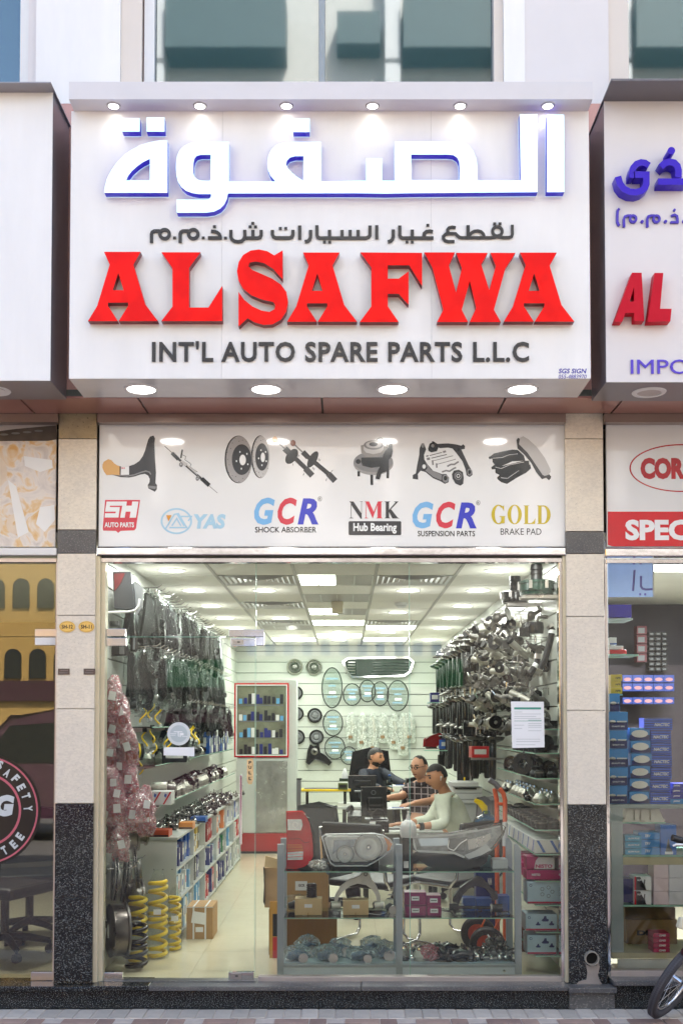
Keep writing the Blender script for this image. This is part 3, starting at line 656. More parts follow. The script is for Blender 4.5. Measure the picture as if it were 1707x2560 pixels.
# ================= banner over the shop window =================
YB = 6.58
B4 = lambda x, y: (240 + x / 4.9, 1080 + y / 4.9)
B5 = lambda x, y: (550 + x / 4.9, 1080 + y / 4.9)
B6 = lambda x, y: (860 + x / 5.807, 1080 + y / 5.807)
B7 = lambda x, y: (1120 + x / 5.6, 1080 + y / 5.6)
bn = thing('printed_banner', 'wide white banner printed with car parts and brand logos above the shop window', 'banner', tuple(P(828, 1367, YB)))
bm = mat('glossy_flex_print', (226, 228, 229), .07, var=.02, vs_=2, coat=.3)
a, b = P(246, 1367, YB), P(1411, 1057, YB)
put('panel', MB().box(a.x, b.x, YB, YB + .03, a.z, b.z), bm, bn, bevel=.003)
put('panel_shadow_gap', MB().box(a.x - .01, b.x + .008, YB + .031, YB + .05, a.z - .012, b.z + .02), M['black'], bn)
def pm(n, c): return mat('print_' + n, c, .2, var=.02, coat=.2)
K_ = pm('black', (34, 33, 35)); K2 = pm('charcoal', (58, 57, 60)); Gm = pm('mid_grey', (128, 128, 130)); Gl = pm('silver', (188, 188, 188)); Rd = pm('crimson', (206, 58, 74)); Wt = pm('white', (232, 235, 236))
Bl = pm('royal_blue', (56, 62, 190)); Sk = pm('sky_blue', (118, 176, 224)); Pb = pm('pale_blue', (166, 204, 226)); Go = pm('gold', (196, 176, 40)); Or = pm('orange', (218, 150, 56)); Tn = pm('tan', (214, 168, 112)); Br = pm('rust', (136, 86, 68))
_l = [0]
def fl(name, pts, m, holes=(), f=None, layer=None):
    if f: pts = [f(*p) for p in pts]; holes = [[f(*p) for p in h] for h in holes]
    _l[0] += 1
    return flat(name, pts, YB - .0006, m, bn, holes=holes, depth=.0003, layer=(layer if layer is not None else 0) + (_l[0] % 7) * .07)
def ln(name, pts, w, m, f=None, layer=1, closed=False):
    if f: pts = [f(*p) for p in pts]
    pol = [[XZ(x, y, YB) for x, y in q] for q in ribbon(pts, w, closed)]
    return put(name, curve_mesh(name, pol, .0003, m, YB - .0007 - layer * .0006 - R.random() * .0003, ORG[bn.name]), None, bn)
# control arm
fl('printed_arm', [(80, 400), (95, 365), (150, 332), (190, 345), (225, 385), (260, 408), (300, 420), (400, 418), (470, 395), (530, 355), (570, 300), (600, 230), (622, 150), (640, 90), (662, 55), (705, 42), (724, 80), (716, 140), (722, 300), (735, 500), (728, 625), (748, 650), (745, 700), (722, 732), (640, 690), (634, 650), (655, 615), (658, 575), (640, 535), (600, 512), (540, 522), (470, 545), (400, 557), (300, 552), (200, 525), (130, 528), (95, 480), (80, 440)], K2, f=B4)
fl('printed_arm_end', [(80, 400), (95, 365), (150, 332), (190, 345), (225, 385), (260, 408), (290, 418), (290, 530), (200, 522), (130, 528), (95, 480), (80, 440)], pm('amber', (216, 168, 98)), f=B4, layer=1)
ln('printed_arm_rim', [(150, 515), (260, 525), (380, 540), (470, 525), (550, 495), (610, 478), (655, 492), (672, 520)], 3.2, Gm, B4)
fl('printed_label', [(306, 422), (406, 420), (406, 524), (304, 526)], Wt, f=B4, layer=2)
letters('SH', (303, 1168, 312, 1172), YB - .0035, Rd, bn, .0003, bold=.03)
fl('printed_bush', [(640, 655), (738, 668), (730, 700), (640, 688)], Gm, f=B4, layer=2)
fl('printed_joint', ell(693, 100, 22, 30, 16), K_, f=B4, layer=2)
# steering rack
ln('printed_rack', [(840, 172), (930, 252)], 1.6, K2, B4); ln('printed_rack', [(1385, 660), (1488, 748)], 1.4, Gm, B4)
ln('printed_rack', [(930, 255), (1010, 335)], 9, K_, B4); ln('printed_rack', [(1010, 330), (1300, 580)], 6, K2, B4); ln('printed_rack', [(1040, 360), (1110, 405)], 8, Gl, B4, 2); ln('printed_rack', [(1115, 405), (1240, 520)], 3, Gl, B4, 2)
ln('printed_rack', [(1295, 570), (1388, 655)], 10, K_, B4, 2); ln('printed_rack', [(1058, 215), (1040, 320)], 4, K2, B4, 2); ln('printed_rack', [(1060, 280), (1100, 300), (1090, 340), (1150, 380), (1165, 400), (1150, 425), (1200, 465), (1245, 490)], .9, K_, B4, 2)
fl('printed_mount', ell(1042, 400, 24, 30, 16), Gm, f=B4, layer=2, holes=[ell(1042, 395, 8, 8, 12)]); fl('printed_mount', ell(1245, 565, 22, 34, 16, rot=.3), Gm, f=B4, layer=2, holes=[ell(1243, 572, 7, 8, 12)])
# discs
for cx, cy, rx, ry, hx in ((225, 335, 168, 292, 278), (493, 303, 112, 262, 525)):
    fl('printed_disc', ell(cx, cy, rx, ry, 48), K_, f=B5); fl('printed_disc_face', ell(cx + 8, cy, rx - 10, ry - 5, 48), Gl if cx > 300 else pm('disc_grey', (158, 156, 156)), f=B5, layer=1)
    ix, iy = (120, 188) if cx < 300 else (80, 168)
    fl('printed_hat', ell(hx - 12, cy + 3, ix, iy, 40), K2, f=B5, layer=2); fl('printed_bore', ell(hx, cy + 8, ix * .33, iy * .35, 24), Wt, f=B5, layer=3)
    for k in range(5):
        t = 2 * PI * k / 5 + .5; fl('printed_stud_hole', ell(hx - 2 + ix * .62 * math.cos(t), cy + 8 + iy * .58 * math.sin(t), 8, 12, 10), Wt, f=B5, layer=3)
    for k in range(20):
        t = 2 * PI * k / 20; q = (.72, .8, .88)[k % 3]; x_, y_ = cx + 8 + (rx - 6) * q * 1.08 * math.cos(t), cy + ry * q * 1.06 * math.sin(t)
        if abs((x_ - hx + 12) / ix) ** 2 + abs((y_ - cy) / iy) ** 2 > 1.15 and q * 1.08 < .97: fl('printed_drilling', ell(x_, y_, 4, 5, 8), K_, f=B5, layer=2)
# struts
for x0, y0, c_, big in ((672, 90, Tn, 0), (893, 135, Br, 1)):
    dx, dy = x0 - 672, y0 - 90
    fl('printed_buffer', ell(x0, y0, 32, 38, 16), c_, f=B5, layer=2); ln('printed_rod', [(x0 + 15, y0 + 15), (x0 + 120, y0 + 115)], 3.4, Gm, B5, 2)
    e = (1135, 540) if not big else (1415, 605)
    ln('printed_strut', [(x0 + 120, y0 + 110), (x0 + 185, y0 + 175)], 15 if not big else 13, K_, B5); ln('printed_strut', [(x0 + 185, y0 + 170), (e[0] - 60, e[1] - 70)], 11, K_, B5); ln('printed_strut', [(e[0] - 90, e[1] - 95), (e[0] - 5, e[1] - 5)], 15, K2, B5)
    if not big: fl('printed_plate', ell(878, 298, 105, 62, 28, rot=-.95), K_, f=B5)
    else: fl('printed_plate', ell(1135, 335, 112, 48, 28, rot=-1.05), K_, f=B5)
for (x0, y0, x1, y1) in ((945, 300, 955, 270), (958, 305, 970, 280), (1205, 350, 1212, 325), (1218, 358, 1228, 335), (1140, 430, 1132, 455), (1155, 440, 1150, 468), (1362, 490, 1380, 465), (1305, 570, 1298, 600), (1030, 505, 1018, 532), (890, 385, 895, 410)): ln('printed_clip', [(x0, y0), (x1, y1)], 1.1, K_, B5)
# hub bearing
fl('printed_flange', ell(425, 455, 290, 170, 40), pm('flange_grey', (150, 149, 148)), f=B6); fl('printed_flange_top', ell(425, 432, 285, 150, 40), Gm, f=B6, layer=1)
for x0, y0, x1, y1, w in ((212, 570, 212, 645, 6.5), (400, 620, 402, 770, 7), (635, 560, 632, 672, 6.5)): ln('printed_stud', [(x0, y0), (x1, y1)], w, K_, B6, .2)
fl('printed_hub', [(250, 370), (560, 370), (600, 440), (540, 500), (400, 520), (270, 490), (245, 430)], K_, f=B6, layer=2); fl('printed_knuckle', [(242, 195), (290, 185), (570, 205), (630, 215), (632, 260), (560, 330), (450, 395), (380, 405), (330, 375), (250, 300)], pm('knuckle', (140, 138, 136)), f=B6, layer=2)
fl('printed_drum', [(285, 190), (285, 260), (320, 300), (425, 322), (530, 300), (572, 255), (572, 190)], Gl, f=B6, layer=3); fl('printed_rim', ell(428, 190, 143, 68, 32), Gm, f=B6, layer=4); fl('printed_seal', ell(428, 185, 112, 50, 32), Gl, f=B6, layer=5); fl('printed_bore', ell(425, 180, 62, 30, 24), K2, f=B6, layer=6)
fl('printed_sensor', [(600, 270), (640, 240), (645, 190), (672, 158), (698, 180), (705, 280), (690, 360), (650, 400), (648, 560), (560, 590), (540, 600), (515, 690), (460, 680), (460, 650), (490, 560), (540, 470), (570, 330)], K_, f=B6, layer=5)
ln('printed_wire', [(470, 120), (500, 90), (540, 86), (590, 125), (625, 190), (640, 260)], 1.3, K2, B6, 4); fl('printed_nut', ell(205, 430, 36, 34, 16), K_, f=B6, layer=3)
# suspension parts
fl('printed_arm', [(1095, 235), (1125, 165), (1160, 165), (1190, 250), (1160, 330), (1165, 400), (1210, 470), (1290, 560), (1420, 610), (1480, 608), (1522, 660), (1515, 730), (1460, 752), (1400, 715), (1290, 670), (1180, 580), (1110, 560), (1070, 610), (1075, 690), (995, 680), (995, 625), (1040, 600), (1060, 480), (1090, 330)], K2, f=B6, holes=[ell(1160, 500, 26, 32, 14)])
fl('printed_arm_web', [(1180, 440), (1260, 545), (1420, 625), (1410, 700), (1290, 650), (1180, 560), (1210, 520)], Gm, f=B6, layer=1)
fl('printed_bush', ell(1470, 678, 46, 58, 20), Gm, f=B6, layer=2); fl('printed_bush', ell(1470, 670, 26, 34, 16), K_, f=B6, layer=3); fl('printed_joint', ell(1143, 195, 22, 34, 14), Gm, f=B6, layer=2)
fl('printed_mount', [(1218, 240), (1240, 170), (1285, 143), (1330, 170), (1365, 235), (1345, 280), (1265, 295), (1225, 275)], K_, f=B6, layer=1); fl('printed_mount_eye', ell(1286, 200, 24, 26, 14), Gm, f=B6, layer=2)
for x0, y0, x1, y1, w, m in ((1190, 352, 1225, 344, 2.5, K_), (1240, 342, 1420, 296, 1.6, K2), (1435, 290, 1478, 280, 5, Gm), (1200, 392, 1245, 385, 6, Gm), (1265, 380, 1490, 326, 1.8, K2), (1290, 420, 1580, 345, 1.0, K_), (1345, 470, 1620, 395, 1.0, K_), (1282, 410, 1290, 480, 4, Gm), (1340, 455, 1345, 520, 4, Gm)): ln('printed_rod', [(x0, y0), (x1, y1)], w, m, B6, 1)
ln('printed_link', [(1420, 580), (1480, 560), (1530, 570), (1590, 530), (1625, 515)], 4, Gm, B6); ln('printed_link', [(1495, 500), (1550, 470), (1600, 470), (1660, 430)], 4, Gm, B6, 2)
B7s = lambda x, y: B7(x, y)
fl('printed_arm', [(-230, 130), (-205, 128), (-150, 165), (-60, 160), (0, 158), (110, 172), (185, 190), (210, 170), (235, 195), (232, 235), (185, 245), (215, 310), (290, 470), (335, 545), (340, 600), (300, 630), (258, 605), (245, 530), (200, 410), (120, 300), (60, 230), (0, 218), (-110, 225), (-205, 200)], K2, f=B7)
fl('printed_bush', ell(298, 563, 34, 52, 18), Gm, f=B7, layer=2); fl('printed_bush', ell(298, 560, 18, 30, 14), K_, f=B7, layer=3); fl('printed_hole', ell(148, 245, 18, 22, 14), K_, f=B7, layer=2)
fl('printed_mount', [(52, 590), (80, 540), (150, 528), (205, 560), (218, 640), (210, 725), (170, 752), (100, 720), (60, 650)], K2, f=B7, layer=1)
for r_, m in ((58, Gm), (44, K_), (30, Gl), (16, K_)): fl('printed_mount_ring', ell(140, 615, r_ * .9, r_, 20), m, f=B7, layer=2 + (58 - r_) / 20)
# brake pads
for q in ([(565, 350), (600, 330), (640, 300), (760, 270), (900, 245), (975, 250), (1060, 330), (1080, 400), (900, 410), (740, 480), (670, 480), (620, 420), (620, 370), (575, 378)],
          [(602, 492), (645, 460), (740, 480), (1060, 400), (1130, 400), (1140, 480), (960, 560), (830, 610), (715, 600), (660, 570), (660, 520), (612, 522)],
          [(682, 640), (720, 600), (960, 560), (1150, 450), (1160, 510), (1090, 570), (960, 640), (825, 726), (740, 700), (700, 668)]): fl('printed_pad', q, K_, f=B7)
for q in ([(625, 368), (760, 355), (850, 320), (975, 305)], [(660, 490), (740, 512), (860, 460), (1060, 420)], [(740, 640), (830, 650), (930, 580), (990, 540)]): ln('printed_pad_edge', q, 1.6, Gl, B7, 1)
fl('printed_back_plate', [(955, 110), (975, 82), (1000, 90), (1010, 180), (1440, 620), (1434, 650), (1410, 676), (1370, 640), (1312, 660), (1230, 560), (1160, 430), (1060, 310), (970, 230)], K2, f=B7, layer=1)
fl('printed_lining', [(990, 170), (1005, 80), (1050, 60), (1120, 100), (1240, 210), (1350, 360), (1430, 520), (1432, 560), (1400, 600), (1350, 615), (1320, 600), (1220, 450), (1110, 290)], pm('lining', (186, 186, 186)), f=B7, layer=2)
# SH logo
fl('logo_ground', [(112, 832), (540, 832), (490, 1180), (470, 1205), (300, 1212), (272, 1237), (245, 1212), (90, 1208), (82, 1185)], Rd, f=B4)
fl('logo_letter', [(130, 852), (378, 852), (372, 902), (438, 902), (444, 852), (522, 852), (490, 1050), (412, 1050), (424, 976), (364, 976), (352, 1050), (296, 1050), (322, 903), (172, 903), (168, 920), (292, 920), (276, 1048), (106, 1048), (112, 996), (240, 996), (244, 976), (112, 976)], Wt, f=B4, layer=1)
x_, y_ = B4(104, 1168), B4(466, 1106); letters('AUTO PARTS', (B4(104, 0)[0], B4(0, 1106)[1], B4(466, 0)[0], B4(0, 1168)[1]), YB - .0028, Wt, bn, .0003, bold=.03)
# YAS logo
ln('logo_ring', ell(*B4(985, 1092), 37, 30.5, 40), 4.4, Pb, closed=True)
for pts in ([(850, 1190), (960, 1010), (1010, 1000), (1110, 1170), (900, 1172)], [(990, 1000), (1080, 1150)], [(1040, 1035), (1170, 1035), (1130, 1090)], [(930, 1150), (990, 1060), (1040, 1150)]): ln('logo_bar', pts, 3.6, Pb, B4, 2)
fl('logo_triangle', [(862, 1020), (925, 1020), (888, 1097)], Or, f=B4, layer=4)
letters('YAS', (B4(1195, 0)[0], 1285, 564, 1322), YB - .0015, Pb, bn, .0003, bold=.05, shear=.15)
# GCR logos, twice
for f, bxs, word_, wb in ((B5, ((418, 803, 670, 1137), (705, 803, 940, 1137), (950, 812, 1206, 1133)), 'SHOCK ABSORBER', (428, 1162, 1180, 1232)),):
    for (x0, y0, x1, y1), ch, m in zip(bxs, 'GCR', (Sk, Rd, Bl)):
        p0, p1 = f(x0, y0), f(x1, y1); letters(ch, (p0[0], p0[1], p1[0], p1[1]), YB - .0015, m, bn, .0003, bold=.035, shear=.22)
    p0, p1 = f(wb[0], wb[1]), f(wb[2], wb[3]); letters(word_, (p0[0], p0[1], p1[0], p1[1]), YB - .0015, K_, bn, .0003, bold=.012)
for ch, bx_, m in (('G', (1031, 1254, 1083, 1321), Sk), ('C', (1090, 1254, 1138, 1321), Rd), ('R', (1139.5, 1256, 1191, 1321), Bl)): letters(ch, bx_, YB - .0015, m, bn, .0003, bold=.035, shear=.22)
letters('SUSPENSION PARTS', (1044, 1327, 1187, 1341), YB - .0015, K_, bn, .0003, bold=.012)
for cx, cy in ((799.5, 1247), (1195, 1257)):
    ln('logo_mark_ring', ell(cx, cy, 4.6, 5.6, 20), .7, K_, closed=True); letters('R', (cx - 2, cy - 3, cx + 2.4, cy + 3), YB - .0015, K_, bn, .0003)
# NMK
def serif(name, polys, m, holes=()):
    fl(name, polys, m, holes=holes, f=B6, layer=1)
serif('logo_letter', [(75, 1008), (135, 1008), (250, 1180), (250, 1014), (215, 1008), (275, 1008), (256, 1016), (256, 1260), (240, 1260), (105, 1060), (105, 1240), (140, 1253), (72, 1253), (98, 1240), (98, 1030)], K2)
serif('logo_letter', [(298, 1008), (362, 1008), (430, 1160), (490, 1008), (560, 1008), (540, 1022), (540, 1240), (560, 1253), (462, 1253), (484, 1240), (484, 1060), (415, 1256), (322, 1040), (322, 1240), (358, 1253), (290, 1253), (314, 1240), (316, 1022)], Rd)
serif('logo_letter', [(582, 1008), (672, 1008), (652, 1022), (652, 1130), (745, 1022), (720, 1008), (790, 1008), (680, 1120), (775, 1240), (802, 1255), (700, 1255), (652, 1160), (652, 1240), (674, 1253), (582, 1253), (604, 1240), (604, 1022)], K2)
fl('logo_ground', [(76, 1295), (818, 1295), (829, 1306), (829, 1486), (818, 1497), (76, 1497), (65, 1486), (65, 1306)], K2, f=B6, layer=1)
letters('Hub Bearing', (B6(134, 0)[0], B6(0, 1322)[1], B6(762, 0)[0], B6(0, 1475)[1]), YB - .0028, Wt, bn, .0003, bold=.03)
# GOLD
def osh(f, cx, cy, rx, ry, ix): return [ell(cx, cy, rx, ry, 36)], [ell(cx, cy, ix, ry * .92, 30)]
o, i = osh(B7, 930, 1155, 100, 137, 50); fl('logo_letter', o[0], Go, holes=i, f=B7, layer=1)
fl('logo_letter', ell(705, 1155, 100, 137, 30, -50, -310)[:] + ell(705, 1155, 52, 122, 24, -310, -50), Go, f=B7, layer=1)
fl('logo_letter', [(775, 1035), (782, 1022), (782, 1112), (770, 1090), (745, 1040)], Go, f=B7, layer=1); fl('logo_letter', [(716, 1178), (805, 1178), (790, 1188), (790, 1275), (770, 1280), (742, 1278), (742, 1190), (716, 1186)], Go, f=B7, layer=1.5)
fl('logo_letter', [(1050, 1028), (1140, 1028), (1118, 1040), (1118, 1275), (1160, 1275), (1195, 1250), (1222, 1203), (1215, 1288), (1050, 1288), (1072, 1275), (1072, 1040)], Go, f=B7, layer=1)
fl('logo_letter', [(1240, 1028)] + ell(1335, 1158, 98, 130, 24, -90, 90) + [(1240, 1288), (1258, 1275), (1258, 1040)], Go, holes=[[(1306, 1042)] + ell(1330, 1158, 52, 116, 20, -80, 80) + [(1306, 1274)]], f=B7, layer=1)
letters('BRAKE PAD', (1251, 1321, 1353, 1337), YB - .0015, K2, bn, .0003)

# ================= shop front: frames, glass, door =================
YG = 6.63
sf = thing('glass_storefront', 'frameless glass shop front with polished steel trims between the two stone pillars', 'shop front', tuple(P(830, 2456, YG)))
def pbox(x0, x1, y0, y1, Ya, Yb, yref=None):
    """box whose front face shows between the given picture edges"""
    a, b = P(x0, y1, Ya), P(x1, y0, Ya); return MB().box(a.x, b.x, Ya, Yb, a.z, b.z)
put('chrome_strip', pbox(242, 1415, 1368, 1388, 6.555, 6.62), M['chrome'], sf, bevel=.006)
put('dark_gap', pbox(243, 1414, 1386, 1397, 6.60, 6.63), M['groove'], sf)
put('head_rail', pbox(250, 1410, 1395, 1406, 6.585, 6.64), M['chrome'], sf, bevel=.002)
put('jamb', MB().box(X(236, 6.57, 1700), X(249, 6.57, 1700), 6.57, 6.66, Zs, P(240, 1390, 6.57).z), M['cream_alu'], sf, bevel=.002)
put('jamb', MB().box(X(250, 6.59, 1700), X(262, 6.59, 1700), 6.59, 6.66, Zs, P(240, 1396, 6.59).z), M['cream_alu'], sf, bevel=.002)
put('jamb', MB().box(X(1398, 6.59, 1700), X(1407, 6.59, 1700), 6.59, 6.66, Zs, P(240, 1396, 6.59).z), M['chrome'], sf, bevel=.002)
put('jamb', MB().box(X(1408, 6.57, 1700), X(1416, 6.57, 1700), 6.57, 6.66, Zs, P(240, 1390, 6.57).z), M['cream_alu'], sf, bevel=.002)
put('bottom_rail', pbox(645, 1404, 2443, 2456, 6.60, 6.66), M['alu'], sf, bevel=.002)
put('threshold_strip', pbox(250, 640, 2455, 2461, 6.58, 6.66), M['granite2'], sf)
gx0, gx1, gx2, gx3 = X(262, YG, 1700), X(639.5, YG, 1700), X(1023.5, YG, 1700), X(1398, YG, 1700)
gzt, gzd, gzb = P(800, 1404, YG).z, P(800, 1592, YG).z, P(800, 2453, YG).z
def pane(x0, x1, z0, z1, nm='glass_pane', par=None):
    par = par or sf; p = put(nm, MB().box(x0 + .002, x1 - .002, YG, YG + .010, z0, z1), M['glass'], par)
    e = MB()
    for xa_, xb_ in ((x0 + .0006, x0 + .0018), (x1 - .0018, x1 - .0006)): e.box(xa_, xb_, YG, YG + .0102, z0, z1)
    put('glass_edge', e, M['glass_edge'], par); return p
pane(gx0, gx1, gzd + .002, gzt); pane(gx1, gx2, Zs + .02, gzt); pane(gx2, gx3, Zs + .02, gzt)
put('glass_edge', MB().box(gx0, gx1, YG, YG + .01, gzd + .0005, gzd + .0018), M['glass_edge'], sf)
dr = thing('glass_door', 'frameless glass shop door with a long vertical bar handle', 'door', (gx0, YG, gzb))
pane(gx0 + .002, gx1 - .003, gzb, gzd - .003, 'door_pane', dr)
put('glass_edge', MB().box(gx0 + .003, gx1 - .003, YG, YG + .01, gzd - .005, gzd - .0035), M['glass_edge'], dr)
for (x0, x1, y0, y1), par, nm in (((255, 313, 1572, 1591), sf, 'patch_fitting'), ((255, 315, 1595, 1615), dr, 'patch_fitting'), ((572, 660, 1574, 1592), sf, 'patch_fitting'), ((576, 638, 1596, 1616), dr, 'lock_patch'), ((638.5, 660, 1592.5, 1614), sf, 'patch_fitting'), ((240, 306, 2433, 2452), dr, 'floor_hinge'), ((571, 634, 2432, 2453), dr, 'lock_patch')):
    mb = pbox(x0, x1, y0, y1, YG - .014, YG + .024); o_ = put(nm, mb, M['chrome'], par, bevel=.002)
    if nm == 'lock_patch':
        for q, mm, yy, dd in (((x0 + 5, x0 + 32, y0 + 3, y1 - 4), M['steel'], YG - .018, .003), ((x0 + 17, x0 + 24, y0 + 8, y0 + 11), M['black'], YG - .021, .002)):
            pp = pbox(*q, yy, yy + dd); put('key_plate', pp, mm, par, bevel=.0008)
hb = MB(); a, b = P(602, 2112, YG - .05), P(602, 1938, YG - .05)
hb.box(a.x - .0075, a.x + .0075, YG - .06, YG - .04, a.z, b.z); put('door_handle', hb, M['chrome'], dr, bevel=.003)
hb = MB()
for z in (a.z + .06, b.z - .06): hb.cyl((a.x, YG - .042, z), (a.x, YG, z), .007)
put('handle_stud', hb, M['steel'], dr)
# stickers on the glass
YK = YG - .0012
t = thing('pull_sticker', 'gold vertical PULL sticker on the glass door beside the handle', 'sticker', tuple(P(625, 1960, YK)))
flat('sheet', [(617, 1900), (631, 1896), (633, 1905), (633, 1950), (630, 1961), (622, 1962), (617, 1955)], YK, mat('gold_white_foil', (222, 190, 140), .4, metal=.2, var=.35, vs_=40), t, depth=.0004)
for ch, y in zip('PULL', (1903, 1915.5, 1929, 1943)): letters(ch, (621.5, y, 628.5, y + 8), YK - .0007, dk, t, .0003, bold=.05)
t = thing('round_sticker', 'round frosted TP sticker on the door glass', 'sticker', tuple(P(447, 1864, YK)))
fr = mat('frosted_vinyl', (206, 212, 214), .5, var=.03); fr2 = mat('frosted_vinyl_dark', (178, 190, 194), .5, var=.04)
flat('disc', ell(447, 1835, 29, 29, 40), YK, fr, t, depth=.0004); flat('inner_disc', ell(447, 1835, 21.5, 21.5, 36), YK - .0007, fr2, t, depth=.0002)
for q in ([(434.5, 1829), (456, 1829), (456, 1831), (434.5, 1831)], [(444.5, 1831), (447, 1831), (447, 1843), (444.5, 1841)], [(449.5, 1833), (452, 1833), (452, 1843), (449.5, 1843)], [(452, 1833), (459, 1833), (459, 1839), (452, 1839)], [(426, 1834), (441, 1834), (441, 1835.2), (426, 1835.2)], [(426, 1838), (439, 1838), (439, 1839.2), (426, 1839.2)], [(455, 1841), (468, 1841), (468, 1842.2), (455, 1842.2)]): flat('mark', q, YK - .0011, M['paper'], t, depth=.0002)
t = thing('blank_label', 'blank white paper strip taped to the door glass under the round sticker', 'label', tuple(P(447, 1891, YK)))
flat('sheet', [(409, 1869), (486, 1869), (486, 1892), (460, 1890), (409, 1889)], YK, M['paper'], t, depth=.0004)
t = thing('paper_notice', 'white printed notice with green bars taped inside the right window', 'notice', tuple(P(1320, 1870, YK)))
flat('sheet', [(1277, 1754), (1359, 1755), (1361, 1869), (1280, 1871)], YK, M['paper'], t, depth=.0004)
gr = mat('print_green', (70, 148, 128), .6, var=0); gy = mat('print_pale_grey', (176, 182, 184), .6, var=0)
flat('bar', [(1285, 1769), (1352, 1769), (1352, 1774), (1285, 1774)], YK - .0007, gr, t, depth=.0002)
for y, x0, x1, m in ((1802.5, 1285, 1353, gr), (1800.5, 1320, 1353, gr), (1809, 1320, 1353, gy), (1813.5, 1320, 1353, gy), (1818, 1320, 1353, gy), (1827, 1320, 1353, gy), (1780, 1285, 1305, gy), (1785, 1285, 1352, gy), (1791, 1285, 1340, gy), (1796, 1285, 1352, gy), (1813, 1285, 1310, gy), (1821, 1285, 1305, gy), (1848, 1290, 1350, gy), (1854, 1290, 1350, gy), (1862, 1290, 1338, gy)): flat('line', [(x0, y), (x1, y), (x1, y + 1.1), (x0, y + 1.1)], YK - .0007, m, t, depth=.0002)

# ================= shop room =================
XL, XR, YF, YE, ZF, ZC = -1.54, 1.395, 6.70, 15.5, .105, 2.80
fl_ = put('floor', MB().box(XL - .05, XR + .05, YF, YE, ZF - .05, ZF - .004), M['grout'], kind='structure')
tb = {}
xl = [XL - .02] + [-1.57 + .603 * k for k in range(1, 5)] + [XR + .02]; yl = [YF] + [7.02 + .59 * k for k in range(0, 15)]
for i, (a, b) in enumerate(zip(xl, xl[1:])):
    for j, (c_, d_) in enumerate(zip(yl, yl[1:])):
        k = (round(b - a, 3), round(d_ - c_, 3))
        if k not in tb: tb[k] = mesh_of('tile', MB().box(-(b - a) / 2 + .001, (b - a) / 2 - .001, -(d_ - c_) / 2 + .001, (d_ - c_) / 2 - .001, -.004, 0), M['tile'], (0, 0, 0), 0)
        o = bpy.data.objects.new('floor_tile', tb[k]); COL.objects.link(o); o.parent = fl_; o.location = ((a + b) / 2, (c_ + d_) / 2, ZF)
def slatwall(name, p0, p1, z0, z1, face):
    """slatted board wall from p0 to p1 (plan), boards .153 high; face is the direction into the room"""
    p0, p1, n = Vector((*p0, 0)), Vector((*p1, 0)), Vector((*face, 0)); L_ = (p1 - p0).length; ux = (p1 - p0).normalized()
    rot = Matrix((ux, n, Vector((0, 0, 1)))).transposed()
    w = put(name, MB().bx((p0 + p1) / 2 - n * .03 + Vector((0, 0, (z0 + z1) / 2)), L_, .04, z1 - z0, rot), M['groove'], kind='structure')
    z = z0; h = .1535
    while z < z1 - .02:
        hh = min(h, z1 - z); key = (name, round(hh, 4))
        if key not in tb: tb[key] = mesh_of('slat_board', MB().bx((0, 0, 0), L_ - .004, .02, hh - .009, rot), M['slat'], (0, 0, 0), 0)
        o = bpy.data.objects.new('slat_board', tb[key]); COL.objects.link(o); o.parent = w; o.location = (p0 + p1) / 2 + n * .001 + Vector((0, 0, z + hh / 2)); z += h
    return w
slatwall('wall_left', (XL, YF + .0), (XL, YE), ZF, ZC, (1, 0)); slatwall('wall_right', (XR, YF), (XR, YE), ZF, ZC, (-1, 0)); slatwall('wall_back', (XL, YE), (XR, YE), ZF, ZC, (0, -1))
# hung ceiling
ce = put('ceiling', MB().box(XL - .1, XR + .1, YF, YE + .1, ZC + .012, ZC + .05), M['tgrid'], kind='structure')
cxs = [XL - .05, -.972, -.37, .234, .836, XR + .05]; cys = [YF + .0, 7.02 + 0] + [7.62 + .597 * k for k in range(-0, 14)]
cys = [YF, 7.03] + [7.63 + .597 * k for k in range(14)]
cys = [c_ for c_ in cys if c_ < YE] + [YE]
DOWN = {}; TROF = {}; DIFF = {}
rowy = lambda r: (cys[r] + cys[r + 1]) / 2
# which cells hold what: (column, row)
for i in (0, 1, 3, 4): DOWN[(i, 0)] = 1  # unseen front row continuing the spacing, added to brighten the window display
for r in (2, 4, 6, 8, 10, 13): DOWN[(0, r)] = 1; DOWN[(4, r)] = 1
for r in (4, 8, 12): DOWN[(1, r)] = 1
for r in (4, 7, 11): DOWN[(3, r)] = 1
for r in (11, 13): DOWN[(2, r)] = 1
TROF = {(2, 3): 'half', (2, 5): 'off', (2, 7): 'half', (2, 9): 'on', (2, 12): 'on', (1, 10): 'off', (3, 10): 'on', (1, 13): 'on', (3, 13): 'on'}
DIFF = {(1, 3), (3, 3), (1, 6), (1, 9), (3, 9)}
lit = glow('lit_tube_panel', (252, 255, 246), 3.2); unl = mat('unlit_tube_panel', (176, 168, 158), .3, metal=.5)
lou = mat('louvre', (205, 205, 200), .3, metal=.5)
for i, (a, b) in enumerate(zip(cxs, cxs[1:])):
    for j, (c_, d_) in enumerate(zip(cys, cys[1:])):
        if (i, j) in TROF or (i, j) in DIFF: continue
        k = ('c', round(b - a, 3), round(d_ - c_, 3))
        if k not in tb: tb[k] = mesh_of('ceiling_board', MB().box(-(b - a) / 2 + .012, (b - a) / 2 - .012, -(d_ - c_) / 2 + .008, (d_ - c_) / 2 - .008, 0, .008), M['ctile'], (0, 0, 0), 0)
        o = bpy.data.objects.new('ceiling_board', tb[k]); COL.objects.link(o); o.parent = ce; o.location = ((a + b) / 2, (c_ + d_) / 2, ZC + .003)
gb = MB()
for x in cxs[1:-1]: gb.box(x - .012, x + .012, YF, YE, ZC - .001, ZC + .011)
